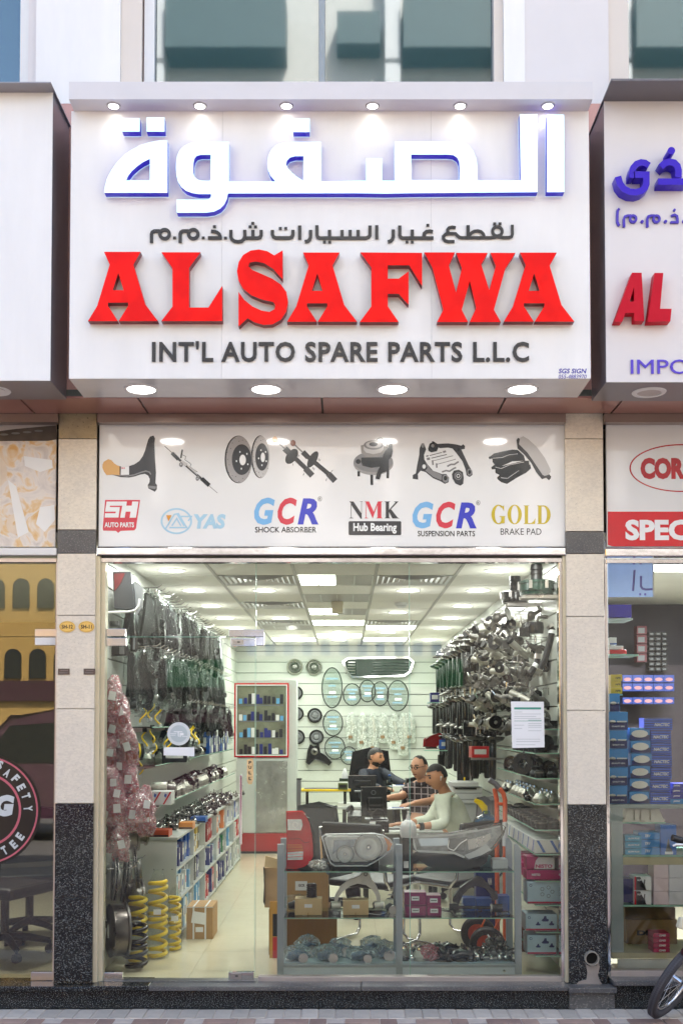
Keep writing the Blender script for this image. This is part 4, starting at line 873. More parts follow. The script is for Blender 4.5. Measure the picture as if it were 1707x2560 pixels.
put('ceiling_grid_rail', gb, M['tgrid'], ce, kind='stuff')
dl = thing('ceiling_downlight', 'x', 'downlight', (0, 0, 0), 'downlights in the shop ceiling')
put('ring', MB().lathe([(.088, 0), (.09, -.006), (.105, -.004), (.11, 0.001)], n=32), M['white'], dl, smooth=30); put('lens', MB().lathe([(.0001, -.001), (.0885, -.001)], n=32), M['lamp'], dl)
dm = Maker(dl); names = ['left-hand', 'inner left', 'centre', 'inner right', 'right-hand']
cnt = {}
for (i, r) in sorted(DOWN):
    x, y = (cxs[i] + cxs[i + 1]) / 2, rowy(r); cnt[i] = cnt.get(i, 0) + 1
    if i == 0: x = -1.26
    if i == 4: x = 1.12
    dm.at((x, y, ZC - .001), (0, 0, 0), 'round lit ceiling downlight, %s from the glass in the %s row' % (ORD[cnt[i] - 1], names[i]))
    area('downlight', (x, y, ZC - .02), .16, 0.8 if r > 3 else 4.2 if r else 1.6, (1, .99, .96))
    pl_ = bpy.data.lights.new('ceiling_fill', 'POINT'); pl_.energy = .42 if r else .02; pl_.shadow_soft_size = .06; pl_.color = (1, .99, .95); po = bpy.data.objects.new('ceiling_fill', pl_); COL.objects.link(po); po.location = (x, y, ZC - .16)  # bare point lamp added below each downlight to brighten the ceiling
tb2 = MB().box(-.29, .29, -.288, .288, .03, .04)
n_ = 0
for (i, r), st in sorted(TROF.items()):
    x, y = (cxs[i] + cxs[i + 1]) / 2, rowy(r); n_ += 1
    word_ = {'half': 'half-lit', 'off': 'unlit', 'on': 'fully lit'}[st]
    if i == 2: lab = '%s square louvred ceiling light in the middle row, %s from the glass' % (word_, ORD[[3, 5, 7, 9, 12].index(r)])
    else: lab = '%s louvred ceiling light %s near the back wall' % (word_, {(1, 10): 'left of the middle row, ahead of the last ones,', (3, 10): 'right of the middle row', (1, 13): 'far left', (3, 13): 'far right'}[(i, r)])
    t = thing('louvre_light', lab, 'ceiling light', (x, y, ZC))
    for h in (0, 1):
        m = lit if st == 'on' or (st == 'half' and h == 0) else unl
        put('lamp_panel', MB().box(x - .29 + h * .29, x + h * .29, y - .285, y + .285, ZC + .006, ZC + .01), m, t)
    lb = MB()
    for k in range(5): lb.box(x - .29 + k * .1435, x - .28 + k * .1435, y - .285, y + .285, ZC, ZC + .005)
    for k in range(9): lb.box(x - .29, x + .29, y - .285 + k * .0705, y - .281 + k * .0705, ZC + .002, ZC + .004)
    put('louvre_frame', lb, lou, t, kind='stuff')
    if st != 'off': area('panel_light', (x - (.145 if st == 'half' else 0), y, ZC - .01), (.28 if st == 'half' else .56, .56), 1.6 if st == 'on' else 1.0, (.98, 1, .94), shape='RECTANGLE')
for n_, (i, r) in enumerate(sorted(DIFF)):
    x, y = (cxs[i] + cxs[i + 1]) / 2, rowy(r)
    t = thing('air_vent', 'square slatted air outlet in the ceiling, %s and %s from the glass' % (names[i], {3: 'first', 6: 'second', 9: 'third' if i == 1 else 'second'}[r]), 'air vent', (x, y, ZC))
    vb = MB()
    for k in range(6):
        s_ = .285 - k * .043
        for sx_, sy_ in ((1, 0), (-1, 0), (0, 1), (0, -1)):
            if sx_: vb.quad((x + sx_ * s_, y - s_, ZC), (x + sx_ * s_, y + s_, ZC), (x + sx_ * (s_ - .03), y + s_ - .03, ZC + .022), (x + sx_ * (s_ - .03), y - s_ + .03, ZC + .022))
            else: vb.quad((x - s_, y + sy_ * s_, ZC), (x + s_, y + sy_ * s_, ZC), (x + s_ - .03, y + sy_ * (s_ - .03), ZC + .022), (x - s_ + .03, y + sy_ * (s_ - .03), ZC + .022))
    put('vane', vb, M['white'], t, kind='stuff'); put('duct', MB().box(x - .29, x + .29, y - .29, y + .29, ZC + .0225, ZC + .03), M['grey'], t)
# smoke detector and box on the ceiling
t = thing('junction_box', 'small beige box fixed under the middle ceiling light', 'box', tuple(P(844, 1530, 10.0))); p = P(843, 1530, 10.0)
put('body', MB().box(p.x - .05, p.x + .05, 9.9, 10.0, ZC - .11, ZC - .002), mat('beige_plastic', (206, 196, 164), .5), t, bevel=.005); put('flange', MB().box(p.x - .055, p.x + .055, 9.895, 10.005, ZC - .03, ZC - .01), mat('beige_plastic', (206, 196, 164)), t)
p = P(1003, 1522, 10.1); t = thing('smoke_detector', 'white smoke detector on the ceiling right of the middle lights', 'smoke detector', (p.x, 10.1, ZC))
put('base', MB().lathe([(.06, 0), (.06, -.015), (.045, -.03), (.035, -.045), (.0001, -.05)], (p.x, 10.1, ZC + .002)), M['white'], t, smooth=30); put('slots', MB().lathe([(.047, -.027), (.049, -.022)], (p.x, 10.1, ZC)), M['grey'], t)
# ================= car parts: one of each kind =================
def bag_mb(w, h, t, seed=0, top=.03):
    """a crinkled plastic bag hanging from z = 0 downwards"""
    r = random.Random(seed); n, m = 10, 7; b = MB(); vs_ = []
    for i in range(m + 1):
        z = -h * i / m; ww = w / 2 * (.45 + .55 * min(1, i / 1.6)) * (1 - .12 * (i == m)); tt = t / 2 * (.2 + .8 * math.sin(PI * min(1, (i + .3) / m) ** .8))
        for k in range(n):
            a = 2 * PI * k / n; q = 1 + r.uniform(-.16, .16)
            vs_.append((tt * math.sin(a) * q + r.uniform(-.004, .004), ww * math.cos(a) * q, z + r.uniform(-.01, .01)))
    fs = [(i * n + k, i * n + (k + 1) % n, (i + 1) * n + (k + 1) % n, (i + 1) * n + k) for i in range(m) for k in range(n)]
    return b.add(vs_, fs + [tuple(range(m * n, m * n + n))])
def arm_thing(kind):
    t = thing('control_arm', 'x', 'control arm', (0, 0, 0), 'bagged control arms hanging on the left wall'); b = MB()
    if kind == 0:
        b.tube([(0, -.10, -.40), (0, -.05, -.33), (0, .02, -.22), (0, .04, -.10), (0, .03, -.04)], [.03, .042, .055, .045, .03], 8, flat=.55); b.tube([(0, .03, -.24), (0, .09, -.34), (0, .10, -.38)], [.045, .036, .03], 8, flat=.6)
    elif kind == 1:
        b.tube([(0, 0, -.04), (0, -.03, -.14), (0, .0, -.28), (0, .04, -.40), (0, .02, -.47)], [.03, .045, .06, .045, .03], 8, flat=.5)
        b.tube([(0, 0, -.2), (0, .07, -.24), (0, .1, -.22)], [.045, .034, .03], 8, flat=.6)
    else:
        b.prism([(-.11, -.38), (-.05, -.44), (.0, -.34), (.07, -.42), (.12, -.36), (.08, -.16), (.04, -.04), (-.03, -.04), (-.05, -.18)], -.016, .016)
        b.v = [(y, x, z) for x, y, z in b.v]
    put('arm', b, M['blackg'], t, smooth=35)
    e = {0: [(0, -.10, -.41), (0, .10, -.39), (0, .03, -.03)], 1: [(0, .02, -.48), (0, .11, -.22), (0, 0, -.03)], 2: [(0, -.07, -.38), (0, .08, -.35), (0, 0, -.05)]}[kind]
    for p in e[:2]: put('bushing', MB().lathe([(.012, -.03), (.03, -.03), (.033, 0), (.03, .03), (.012, .03), (.012, -.03)], p, (1, 0, 0), 14), M['black'] if kind else M['iron'], t, smooth=30)
    put('ball_joint', MB().lathe([(.0001, -.02), (.022, -.015), (.024, .01), (.012, .02), (.008, .05), (.0001, .052)], e[2], (.3, 0, 1), 12), M['chrome'], t, smooth=30)
    put('bag', bag_mb(.24, .52, .09, kind), M['film'], t, smooth=80); return t
arms = [Maker(arm_thing(k)) for k in range(3)]
WL = bpy.data.objects['wall_left']; WR = bpy.data.objects['wall_right']; WB = bpy.data.objects['wall_back']
hk = mesh_of('hook', MB().tube([(0, 0, 0), (.27, 0, .01), (.30, 0, .03)], .003, 6).bx((.002, 0, -.02), .004, .02, .05), M['chrome'], (0, 0, 0), 0)
def hook(wall, x, y, z, rz=0, s=1):
    o = bpy.data.objects.new('hook', hk); COL.objects.link(o); o.parent = wall; o.location = (x, y, z); o.rotation_euler = (0, 0, rz); o.scale = (s, 1, 1)
rows = [('top', 2.60, 7.35, 25, .175, .95), ('second', 2.2, 7.30, 28, .17, .9), ('third', 1.86, 8.9, 20, .18, .75)]
for rn, z, y0, n, dy, s_ in rows:
    for k in range(n):
        y = y0 + dy * k; hook(WL, XL + .01, y, z - .01, 0)
        for j in range(2):
            rz = R.uniform(-1.2, .4); arms[R.randrange(3)].at((XL + .09 + .13 * j + R.uniform(-.02, .02), y + R.uniform(-.02, .02), z + R.uniform(-.02, .01)), (R.uniform(-.1, .1), R.uniform(-.08, .08), rz),
                'bagged black control arm in the %s row on the left wall, %s hook from the glass, %s' % (rn, ORD[k], ('by the wall', 'outer side')[j]), scale=(s_ * R.uniform(.6, .8), s_ * R.uniform(.5, .8), s_ * R.uniform(.85, 1.05)))
# struts and other parts on the right wall
def strut_thing():
    t = thing('shock_absorber', 'x', 'shock absorber', (0, 0, 0), 'shock absorbers hanging on the right wall')
    put('tube', MB().lathe([(.0001, -.42), (.02, -.42), (.026, -.40), (.026, -.12), (.022, -.11), (.022, -.10), (.0001, -.10)], n=16), M['blackg'], t, smooth=30)
    put('rod', MB().cyl((0, 0, -.11), (0, 0, .04), .009), M['chrome'], t, smooth=30)
    put('spring_plate', MB().lathe([(.026, -.15), (.075, -.13), (.088, -.11), (.085, -.105), (.07, -.122), (.026, -.14)], n=20), M['blackg'], t, smooth=30)
    put('bracket', MB().box(-.012, .012, .02, .07, -.41, -.31).box(-.014, .014, .02, .03, -.4, -.3), M['blackg'], t)
    put('top_mount', MB().lathe([(.0001, -.03), (.05, -.03), (.055, -.02), (.03, -.005), (.012, 0), (.012, .02), (.0001, .02)], n=18), M['iron'], t, smooth=30); return t
def knuckle_thing(kind):
    t = thing('steering_part', 'x', 'car part', (0, 0, 0), 'pale metal parts hanging on the right wall')
    if kind == 0:
        put('body', MB().cyl((-.12, 0, 0), (.12, 0, -.06), .038, .03, 14).cyl((0, -.03, -.02), (0, .05, -.09), .03, .022, 12).bx((.05, .02, -.05), .09, .06, .05), M['alucast'], t, smooth=35)
        put('cap', MB().lathe([(.0001, 0), (.045, 0), (.048, .03), (.03, .04), (.0001, .04)], (-.15, 0, .015), (1, 0, -.25), 18), M['black'], t, smooth=30)
        put('pipe', MB().tube([(.1, 0, -.05), (.14, .01, 0), (.13, .02, .06)], .008, 8), M['chrome'], t, smooth=30)
    elif kind == 1:
        put('body', MB().lathe([(.0001, -.05), (.06, -.05), (.075, -.02), (.075, .02), (.05, .04), (.02, .05), (.02, .08), (.0001, .08)], n=18).bx((.07, 0, -.03), .07, .05, .04), M['alucast'], t, smooth=35)
        put('pulley', MB().lathe([(.02, -.012), (.07, -.012), (.06, 0), (.07, .012), (.02, .012)], (0, -.07, 0), (0, 1, .2), 20), M['blackg'], t, smooth=30)
    elif kind == 2:
        put('body', MB().tube([(-.1, 0, .03), (-.03, 0, -.02), (.05, .01, -.01), (.12, 0, -.06)], [.03, .04, .034, .028], 10).bx((0, -.02, -.06), .07, .05, .06), M['iron'], t, smooth=35)
        put('boot', MB().lathe([(.02, -.05), (.038, -.04), (.03, -.02), (.042, 0), (.032, .02), (.045, .04), (.02, .05)], (.14, 0, -.07), (1, 0, -.4), 14), M['black'], t, smooth=30)
        put('stud', MB().cyl((-.1, 0, .03), (-.13, 0, .09), .01), M['chrome'], t, smooth=30)
    else:
        put('body', MB().ball((0, 0, 0), .05, .045, .06).cyl((0, 0, 0), (.11, 0, .05), .026, .02).cyl((0, 0, 0), (-.06, .02, -.1), .028, .018), M['iron'], t, smooth=40)
        put('flange', MB().lathe([(.02, -.006), (.065, -.006), (.068, 0), (.065, .006), (.02, .006)], (.11, 0, .05), (1, 0, .4), 16), M['iron'], t, smooth=30)
        put('stopper', MB().cyl((-.06, .02, -.1), (-.075, .025, -.13), .022), M['black'], t, smooth=30)
    return t
sm = Maker(strut_thing()); km = [Maker(knuckle_thing(k)) for k in range(4)]
for rn, z, n in (('top', 2.50, 10), ('middle', 2.05, 11), ('bottom', 1.68, 9)):
    for k in range(n):
        y = 9.3 + .42 * k; hook(WR, XR - .01, y, z, PI)
        for j in range(2):
            sm.at((XR - .13 - .15 * j, y + R.uniform(-.03, .03), z + R.uniform(-.02, .02)), (R.uniform(-.06, .06), R.uniform(-.06, .06), R.uniform(0, 6)), 'black shock absorber in the %s row of the right wall, %s pair from the front, %s' % (rn, ORD[k], ('by the wall', 'outer one')[j]), scale=1.15)
KN = ['pale cast steering part with black cap', 'round cast pump with black pulley', 'dark cast joint with ribbed rubber boot', 'knobbly cast housing with round flange']
cz = {}
for rn, z, y0, n in (('top', 2.42, 7.7, 8), ('second', 2.22, 7.45, 9), ('third', 2.04, 7.4, 9), ('fourth', 1.87, 7.4, 9), ('fifth', 1.68, 7.9, 6)):
    for k in range(n):
        y = y0 + .205 * k; hook(WR, XR - .01, y, z + .05, PI)
        for j in range(3):
            q = (k * 3 + j * 2 + len(rn)) % 4
            km[q].at((XR - .08 - .12 * j, y + R.uniform(-.04, .04), z + R.uniform(-.03, .03)), (R.uniform(-.4, .4), R.uniform(-.5, .5), R.uniform(-1, 1)), '%s, %s row of right wall, %s hook from the glass, %s' % (('pale cast part', 'cast pump', 'dark cast joint', 'cast housing')[q], rn, ORD[k], ('inner', 'middle', 'outer')[j]), scale=R.uniform(.5, .72))
# big round air cleaner drums on brackets, top right
def drum(x, y, z, r, h, lab, m):
    t = thing('air_cleaner', lab, 'air cleaner', (x, y, z))
    put('housing', MB().lathe([(.0001, 0), (r * .93, 0), (r * .95, h * .2), (r, h * .25), (r * .98, h * .7), (r * 1.04, h * .72), (r * 1.04, h * .85), (r * .9, h * .9), (r * .5, h), (.0001, h)], (x, y, z), n=32), m, t, smooth=30)
    put('snorkel', MB().lathe([(.04, 0), (.036, .03), (.042, .035), (.036, .06), (.042, .065), (.036, .10), (.0001, .10)], (x, y, z + h), n=16), M['black'], t, smooth=30)
    put('clip', MB().bx((x - r * 1.03, y, z + h * .6), .01, .02, h * .5).bx((x - r * .5, y - r * .92, z + h * .6), .02, .01, h * .5).bx((x + r * .4, y - r * .96, z + h * .6), .02, .01, h * .5), M['steel'], t, kind='stuff')
    return t
dgreen = mat('dark_green_enamel', (22, 44, 36), .25, coat=.4, var=.15)
p = P(1345, 1489, 7.15); drum(p.x - .01, 7.15, p.z, .115, .105, 'dark green round air cleaner highest on the right wall near the glass', dgreen)
p = P(1288, 1508, 7.7); drum(p.x, 7.7, p.z, .10, .09, 'smaller black round air cleaner behind the dark green one', M['blackg'])
put('shelf_bracket', MB().bx((XR - .12, 7.1, P(1345, 1492, 7.1).z), .24, .02, .02).bx((XR - .12, 7.2, P(1345, 1492, 7.1).z), .24, .02, .02).bx((XR - .12, 7.65, P(1288, 1511, 7.65).z), .26, .02, .02).bx((XR - .12, 7.75, P(1288, 1511, 7.65).z), .26, .02, .02), M['steel'], WR, kind='stuff')
p = P(1335, 1570, 7.25); t = thing('wiper_motor', 'glossy black electric motor with a curved metal spout, right wall', 'motor', tuple(p))
put('body', MB().lathe([(.0001, -.04), (.06, -.04), (.065, 0), (.06, .035), (.03, .045), (.0001, .045)], p, n=20).bx(p + Vector((-.07, 0, -.03)), .07, .08, .06), M['blackg'], t, smooth=35)
put('spout', MB().tube([p + Vector(q) for q in ((.02, 0, .04), (.03, 0, .07), (.07, 0, .075), (.09, -.01, .07))], .012, 8), M['iron'], t, smooth=30); put('stud', MB().cyl(p + Vector((.01, 0, -.05)), p + Vector((.01, 0, -.1)), .006), M['chrome'], t)
for k, (pts, lab) in enumerate((([(1372, 1563), (1380, 1575), (1376, 1600), (1362, 1650), (1350, 1672)], 'thick black bent rubber hose nearest the glass on the right wall'), ([(1345, 1635), (1342, 1660), (1325, 1685)], 'short black rubber hose left of the longer one'))):
    Yh = 7.0 + .15 * k; pp = [P(x, y, Yh) for x, y in pts]; t = thing('rubber_hose', lab, 'hose', tuple(pp[-1])); put('hose', MB().tube(pp, .021, 12), M['black'], t, smooth=40)
    put('clamp', MB().tube([pp[0], pp[0] + (pp[1] - pp[0]) * .5], .024, 12), M['steel'], t)
    put('paper_tag', MB().tube([pp[1], pp[1] + (pp[2] - pp[1]) * .35], .0225, 12), M['paper'], t)
# ---- left front corner ----
p = P(305, 1480, 7.05); t = thing('radiator_cowl', 'large dark plastic cowl with a red back hung high in the left corner', 'plastic cowl', tuple(p))
q = [(284, 1432), (325, 1432), (326, 1450), (331, 1480), (332, 1522), (286, 1520)]
put('shell', MB().prism([XZ(x, y, 7.0) for x, y in q], 7.0, 7.10), mat('dark_plastic', (52, 54, 58), .35, var=.1), t, bevel=.006); put('back', MB().prism([XZ(x, y, 6.99) for x, y in [(285, 1434), (312, 1433), (300, 1460), (286, 1478)]], 6.992, 6.999), mat('maroon_plastic', (92, 30, 34), .4), t)
put('side_trim', MB().prism([XZ(x, y, 7.12) for x, y in [(334, 1458), (345, 1462), (356, 1470), (354, 1520), (345, 1535), (336, 1512)]], 7.10, 7.16), M['grey'], t, bevel=.004)
pp = [P(x, y, 6.95) for x, y in ((271, 1531), (320, 1530), (338, 1526), (347, 1515), (349, 1497))]
t = thing('white_pipe', 'bent white pipe below the dark cowl in the left corner', 'pipe', tuple(pp[0])); put('pipe', MB().tube(pp, .0075, 10), M['white'], t, smooth=40)
# a few dark parts under it
for k, (x, y, w, h, lab) in enumerate(((286, 1560, 26, 14, 'small grey bracket on a hook in the left corner'), (300, 1625, 40, 30, 'black ribbed plastic part hanging below the white pipe'), (335, 1610, 14, 40, 'narrow grey plastic part beside the black ribbed one'))):
    p = P(x, y, 7.15 + .05 * k); t = thing('hanging_part', lab, 'car part', tuple(p)); W_, H_ = w / 385, h / 385
    put('body', MB().bx(p, W_, .07, H_), M['black'] if k else M['grey'], t, bevel=.008); put('rib', MB().bx(p + Vector((W_ * .2, -.04, 0)), W_ * .3, .02, H_ * .8), M['grey'], t, bevel=.003)
# pink printed bags in strips
def pink_thing(k):
    t = thing('pink_bag', 'x', 'bag', (0, 0, 0), 'pink printed bags of small parts by the glass'); b = bag_mb(.11, .235, .05, 40 + k); b.v = [(y, x, z) for x, y, z in b.v]
    put('film', b, M['film_p'], t, smooth=80)
    put('paper_label', MB().bx((R.uniform(-.015, .015), -.033, -.12), .042, .002, .052, Matrix.Rotation(R.uniform(-.2, .2), 3, 'Y')), M['paper'], t)
    put('contents', MB().cyl((-.02, 0, -.06), (-.015, 0, -.2), .013, n=8).cyl((.02, 0, -.09), (.03, .0, -.2), .015, n=8), mat('rust_part', (140, 78, 70), .5), t, smooth=30); return t
pk = [Maker(pink_thing(k)) for k in range(3)]
pkp = [(288, 1690), (300, 1735), (283, 1775), (300, 1812), (318, 1816), (276, 1838), (300, 1872), (320, 1880), (275, 1912), (293, 1938), (303, 1944), (320, 1900), (365, 1965), (300, 1970), (330, 1985), (292, 2030), (302, 2062), (368, 1995)]
for k, (x, y) in enumerate(pkp):
    Yp = 6.98 + .03 * (k % 4); p = P(x, y, Yp)
    pk[k % 3].at(tuple(p), (R.uniform(-.1, .1), R.uniform(-.14, .14), R.uniform(-.5, .5)), 'pink printed bag of small parts hanging by the left glass edge, %s from the top' % ORD[k], scale=R.uniform(.9, 1.1))
# brake discs and drums hung on the left wall
def disc_thing():
    t = thing('brake_disc', 'x', 'brake disc', (0, 0, 0), 'brake discs hung on the left wall')
    put('rotor', MB().lathe([(.07, -.012), (.135, -.012), (.135, -.005), (.07, -.005)], axis=(1, 0, 0), n=40).lathe([(.07, .005), (.135, .005), (.135, .012), (.07, .012)], axis=(1, 0, 0), n=40), M['iron'], t, smooth=30)
    put('hat', MB().lathe([(.03, .035), (.065, .035), (.072, .03), (.074, -.01), (.068, -.01), (.066, .028), (.03, .03)], axis=(1, 0, 0), n=32), M['iron'], t, smooth=30)
    v = MB()
    for k in range(36): a = 2 * PI * k / 36; v.bx((0, .125 * math.cos(a), .125 * math.sin(a)), .012, .018, .004, Matrix.Rotation(a, 3, 'X'))
    put('vane', v, M['black'], t, kind='stuff'); return t
def drum_thing():
    t = thing('brake_drum', 'x', 'brake drum', (0, 0, 0), 'brake drums hung on the left wall')
    put('drum', MB().lathe([(.16, -.06), (.178, -.06), (.178, -.045), (.168, -.04), (.168, .03), (.172, .045), (.13, .06), (.05, .06), (.05, .052), (.125, .05), (.156, .035), (.158, -.06)], axis=(-1, 0, 0), n=44), mat('grey_iron', (116, 110, 106), .28, metal=.9, var=.12), t, smooth=30)
    put('rim_band', MB().lathe([(.1785, -.058), (.181, -.058), (.181, -.047), (.1785, -.047)], axis=(-1, 0, 0), n=44), M['iron'], t, smooth=30); return t
dk_, dr_ = Maker(disc_thing()), Maker(drum_thing())
for mk, x, y, Yq, s, rz, lab in ((dk_, 287, 2198, 6.98, 1.02, .30, 'brake disc nearest the glass in the lower row'), (dk_, 315, 2182, 7.13, .98, .28, 'middle brake disc of the lower row'), (dk_, 340, 2172, 7.3, .98, .24, 'brake disc farthest from the glass in the lower row'),
                                 (dr_, 292, 2327, 7.05, .98, .42, 'large iron brake drum low in the left corner'), (dr_, 332, 2260, 7.5, 1.0, .30, 'iron brake drum behind the tall yellow springs'), (dr_, 322, 2065, 7.32, .95, .30, 'iron brake drum hung above the discs, nearer one'), (dr_, 349, 2052, 7.6, .95, .30, 'iron brake drum hung above the discs, farther one')):
    p = P(x, y, Yq); mk.at((max(p.x, XL + .05), Yq, p.z), (0, R.uniform(-.1, .1), rz), lab, scale=s)
    hook(WL, XL + .01, Yq, p.z + .06, 0, .7)
# springs
def spring(x0, x1, y0, y1, Yq, turns, wire, m, lab, bag=False, seed=0):
    a, b = P(x0, y1, Yq), P(x1, y0, Yq); cx = (a.x + b.x) / 2; r = (b.x - a.x) / 2 - wire; z0, z1 = ZF + wire, b.z - wire; n = int(turns * 20); pts = []
    for k in range(n + 1):
        u = k / n; e = .5 - .5 * math.cos(PI * u) if turns < 1 else u; w = u + .035 * math.sin(4 * PI * u) * -1
        pts.append((cx + r * math.cos(2 * PI * turns * u + seed), Yq + r * math.sin(2 * PI * turns * u + seed), z0 + (z1 - z0) * min(1, max(0, w))))
    t = thing('coil_spring', lab, 'coil spring', (cx, Yq, ZF)); put('coil', MB().tube(pts, wire, 8), m, t, smooth=60)
    if bag:
        rr = random.Random(seed); bb = MB(); nn, mm = 14, 9; vs2 = []
        for i in range(mm + 1):
            zz = ZF + .002 + (z1 - ZF + .07) * i / mm; s_ = 1.12 if i < mm - 1 else (.8 if i == mm - 1 else .35)
            for k in range(nn): q = (r + wire) * s_ * (1 + rr.uniform(-.07, .07)); vs2.append((cx + q * math.cos(2 * PI * k / nn), Yq + q * math.sin(2 * PI * k / nn), zz + rr.uniform(-.012, .012) * (i > 0)))
        bb.add(vs2, [(i * nn + k, i * nn + (k + 1) % nn, (i + 1) * nn + (k + 1) % nn, (i + 1) * nn + k) for i in range(mm) for k in range(nn)]); put('bag', bb, M['film_y'], t, smooth=80)
        put('paper_label', MB().bx((cx + .01, Yq - r - wire - .014, ZF + (z1 - ZF) * .62), .05, .002, .035), M['paper'], t)
spring(311, 371, 2303, 2426, 7.05, 5.6, .0145, M['blackg'], 'black coil spring standing in front, without a bag', seed=1)
spring(319, 370, 2236, 2402, 7.27, 8.5, .0135, M['yellow'], 'bagged yellow coil spring behind the black one', True, 2)
spring(368, 421, 2198, 2390, 7.42, 8.5, .014, M['yellow'], 'tallest bagged yellow coil spring', True, 3)
spring(419, 454, 2238, 2369, 7.66, 8, .012, M['yellow'], 'shortest bagged yellow coil spring, next to the carton', True, 4)
# carton on the floor
def carton(x0, x1, y0, y1, Yq, depth, m, lab, name='cardboard_box', cat='box', tape=True, z0=None, bev=.003):
    a, b = P(x0, y1, Yq), P(x1, y0, Yq); za = a.z if z0 is None else z0
    t = thing(name, lab, cat, ((a.x + b.x) / 2, Yq, za)); put('carton', MB().box(a.x, b.x, Yq, Yq + depth, za, b.z), m, t, bevel=bev)
    if tape: put('tape', MB().box((a.x + b.x) / 2 - .02, (a.x + b.x) / 2 + .02, Yq - .0012, Yq + depth, b.z, b.z + .0012).box((a.x + b.x) / 2 - .02, (a.x + b.x) / 2 + .02, Yq - .0014, Yq - .0002, b.z - .06, b.z), mat('packing_tape', (188, 158, 112), .25), t)
    return t, a, b
t, a, b = carton(466, 532, 2268, 2341, 8.05, .30, M['card'], 'brown carton with white strapping and papers on the floor by the shelves', tape=False, z0=ZF)
st = MB()
for u in (.27, .72): xx_ = a.x + (b.x - a.x) * u; st.box(xx_ - .006, xx_ + .006, 8.047, 8.0495, ZF, b.z + .001).box(xx_ - .006, xx_ + .006, 8.047, 8.35, b.z + .0005, b.z + .002)
st.box(a.x, b.x + .0, 8.047, 8.0492, b.z - .006, b.z - .002)
put('strap', st, M['white'], t, kind='stuff'); put('paper', MB().bx((a.x + .09, 8.045, ZF + .155), .10, .0015, .085, Matrix.Rotation(.15, 3, 'Y')), M['paper'], t); put('paper', MB().bx((a.x + .095, 8.046, ZF + .07), .055, .001, .036), M['paper'], t)
# ================= shelf unit along the left wall =================
XC, YU0, YU1, ZU = -1.20, 7.85, 12.7, P(400, 2094, 7.85).z
su = thing('shelf_unit', 'long pale grey shelf unit along the left wall, boxes inside and parts on top', 'shelf unit', (XC, YU0, ZF))
put('end_panel', MB().box(XL + .012, XC, YU0, YU0 + .018, ZF, ZU - .02), M['lam'], su)
put('top_board', MB().box(XL + .012, XC + .01, YU0 - .01, YU1, ZU - .019, ZU), M['lam'], su, bevel=.002)
divs = [8.74, 9.45, 10.3, 11.1, 11.9, 12.68]
for d_ in divs: put('divider', MB().box(XL + .012, XC, d_, d_ + .018, ZF, ZU - .02), M['lam'], su)
bays = list(zip([YU0 + .02] + [d_ + .02 for d_ in divs], divs)); zsh = [ZF + .04, ZF + .30, ZF + .53]
for (ya, yb) in bays:
    for z in zsh: put('shelf', MB().box(XL + .013, XC - .004, ya, yb - .001, z - .018, z), M['lam'], su)
put('back_panel', MB().box(XL + .011, XL + .0125, YU0 + .02, YU1, ZF, ZU - .02), M['lam'], su)
for k in range(3): put('screw', MB().lathe([(.0001, 0), (.004, 0)], (XC - .16 + .065 * k, YU0 - .001, ZU - .23), (0, -1, 0), 10), M['black'], su)
BC = {'blue': (40, 90, 170), 'navy': (38, 44, 110), 'red': (186, 30, 36), 'dark red': (130, 26, 34), 'white': (214, 216, 214), 'yellow': (212, 176, 50), 'light blue': (96, 160, 206), 'black': (36, 36, 40), 'green': (40, 120, 80), 'orange': (214, 120, 50), 'purple': (90, 60, 150), 'magenta': (176, 22, 104)}
def bmat(c): return mat(c.replace(' ', '_') + '_carton', BC[c], .35, var=.06, coat=.15)
def boxmat(c): return [bmat(c), bmat('white' if c != 'white' else 'navy')]
def small_box(x0, x1, y0, y1, z0, z1, c, lab, group=None, face='x'):
    """a printed carton with a contrasting label panel on its outer face"""
    t = thing('parts_box', lab, 'box', ((x0 + x1) / 2, (y0 + y1) / 2, z0), group); put('carton', MB().box(x0, x1, y0, y1, z0, z1), bmat(c), t, bevel=.0012)
    h, w = z1 - z0, y1 - y0; lm = bmat('white' if c != 'white' else R.choice(('navy', 'red', 'blue')))
    if face == 'x': put('printed_panel', MB().box(x1, x1 + .0008, y0 + w * .2, y1 - w * .2, z0 + h * .35, z0 + h * .7), lm, t)
    elif face == '-x': put('printed_panel', MB().box(x0 - .0008, x0, y0 + w * .2, y1 - w * .2, z0 + h * .35, z0 + h * .7), lm, t)
    put('end_panel', MB().box(x0 + (x1 - x0) * .15, x1 - (x1 - x0) * .15, y0 - .0008, y0, z0 + h * .3, z0 + h * .75), lm, t); return t
pal = {0: (['white', 'yellow', 'light blue'], ['white', 'light blue', 'white'], ['blue', 'blue', 'navy']), 1: (['white', 'light blue'], ['navy', 'navy', 'black'], ['black', 'white', 'yellow']),
       2: (['red', 'red', 'red', 'navy'], ['white', 'light blue', 'navy'], ['dark red', 'dark red', 'red']), 3: (['navy', 'white', 'navy'], ['white', 'green', 'navy'], ['orange', 'white']), 4: (['navy', 'white'], ['light blue', 'white'], ['white', 'blue']), 5: (['green', 'white'], ['white', 'red'], ['blue', 'white'])}
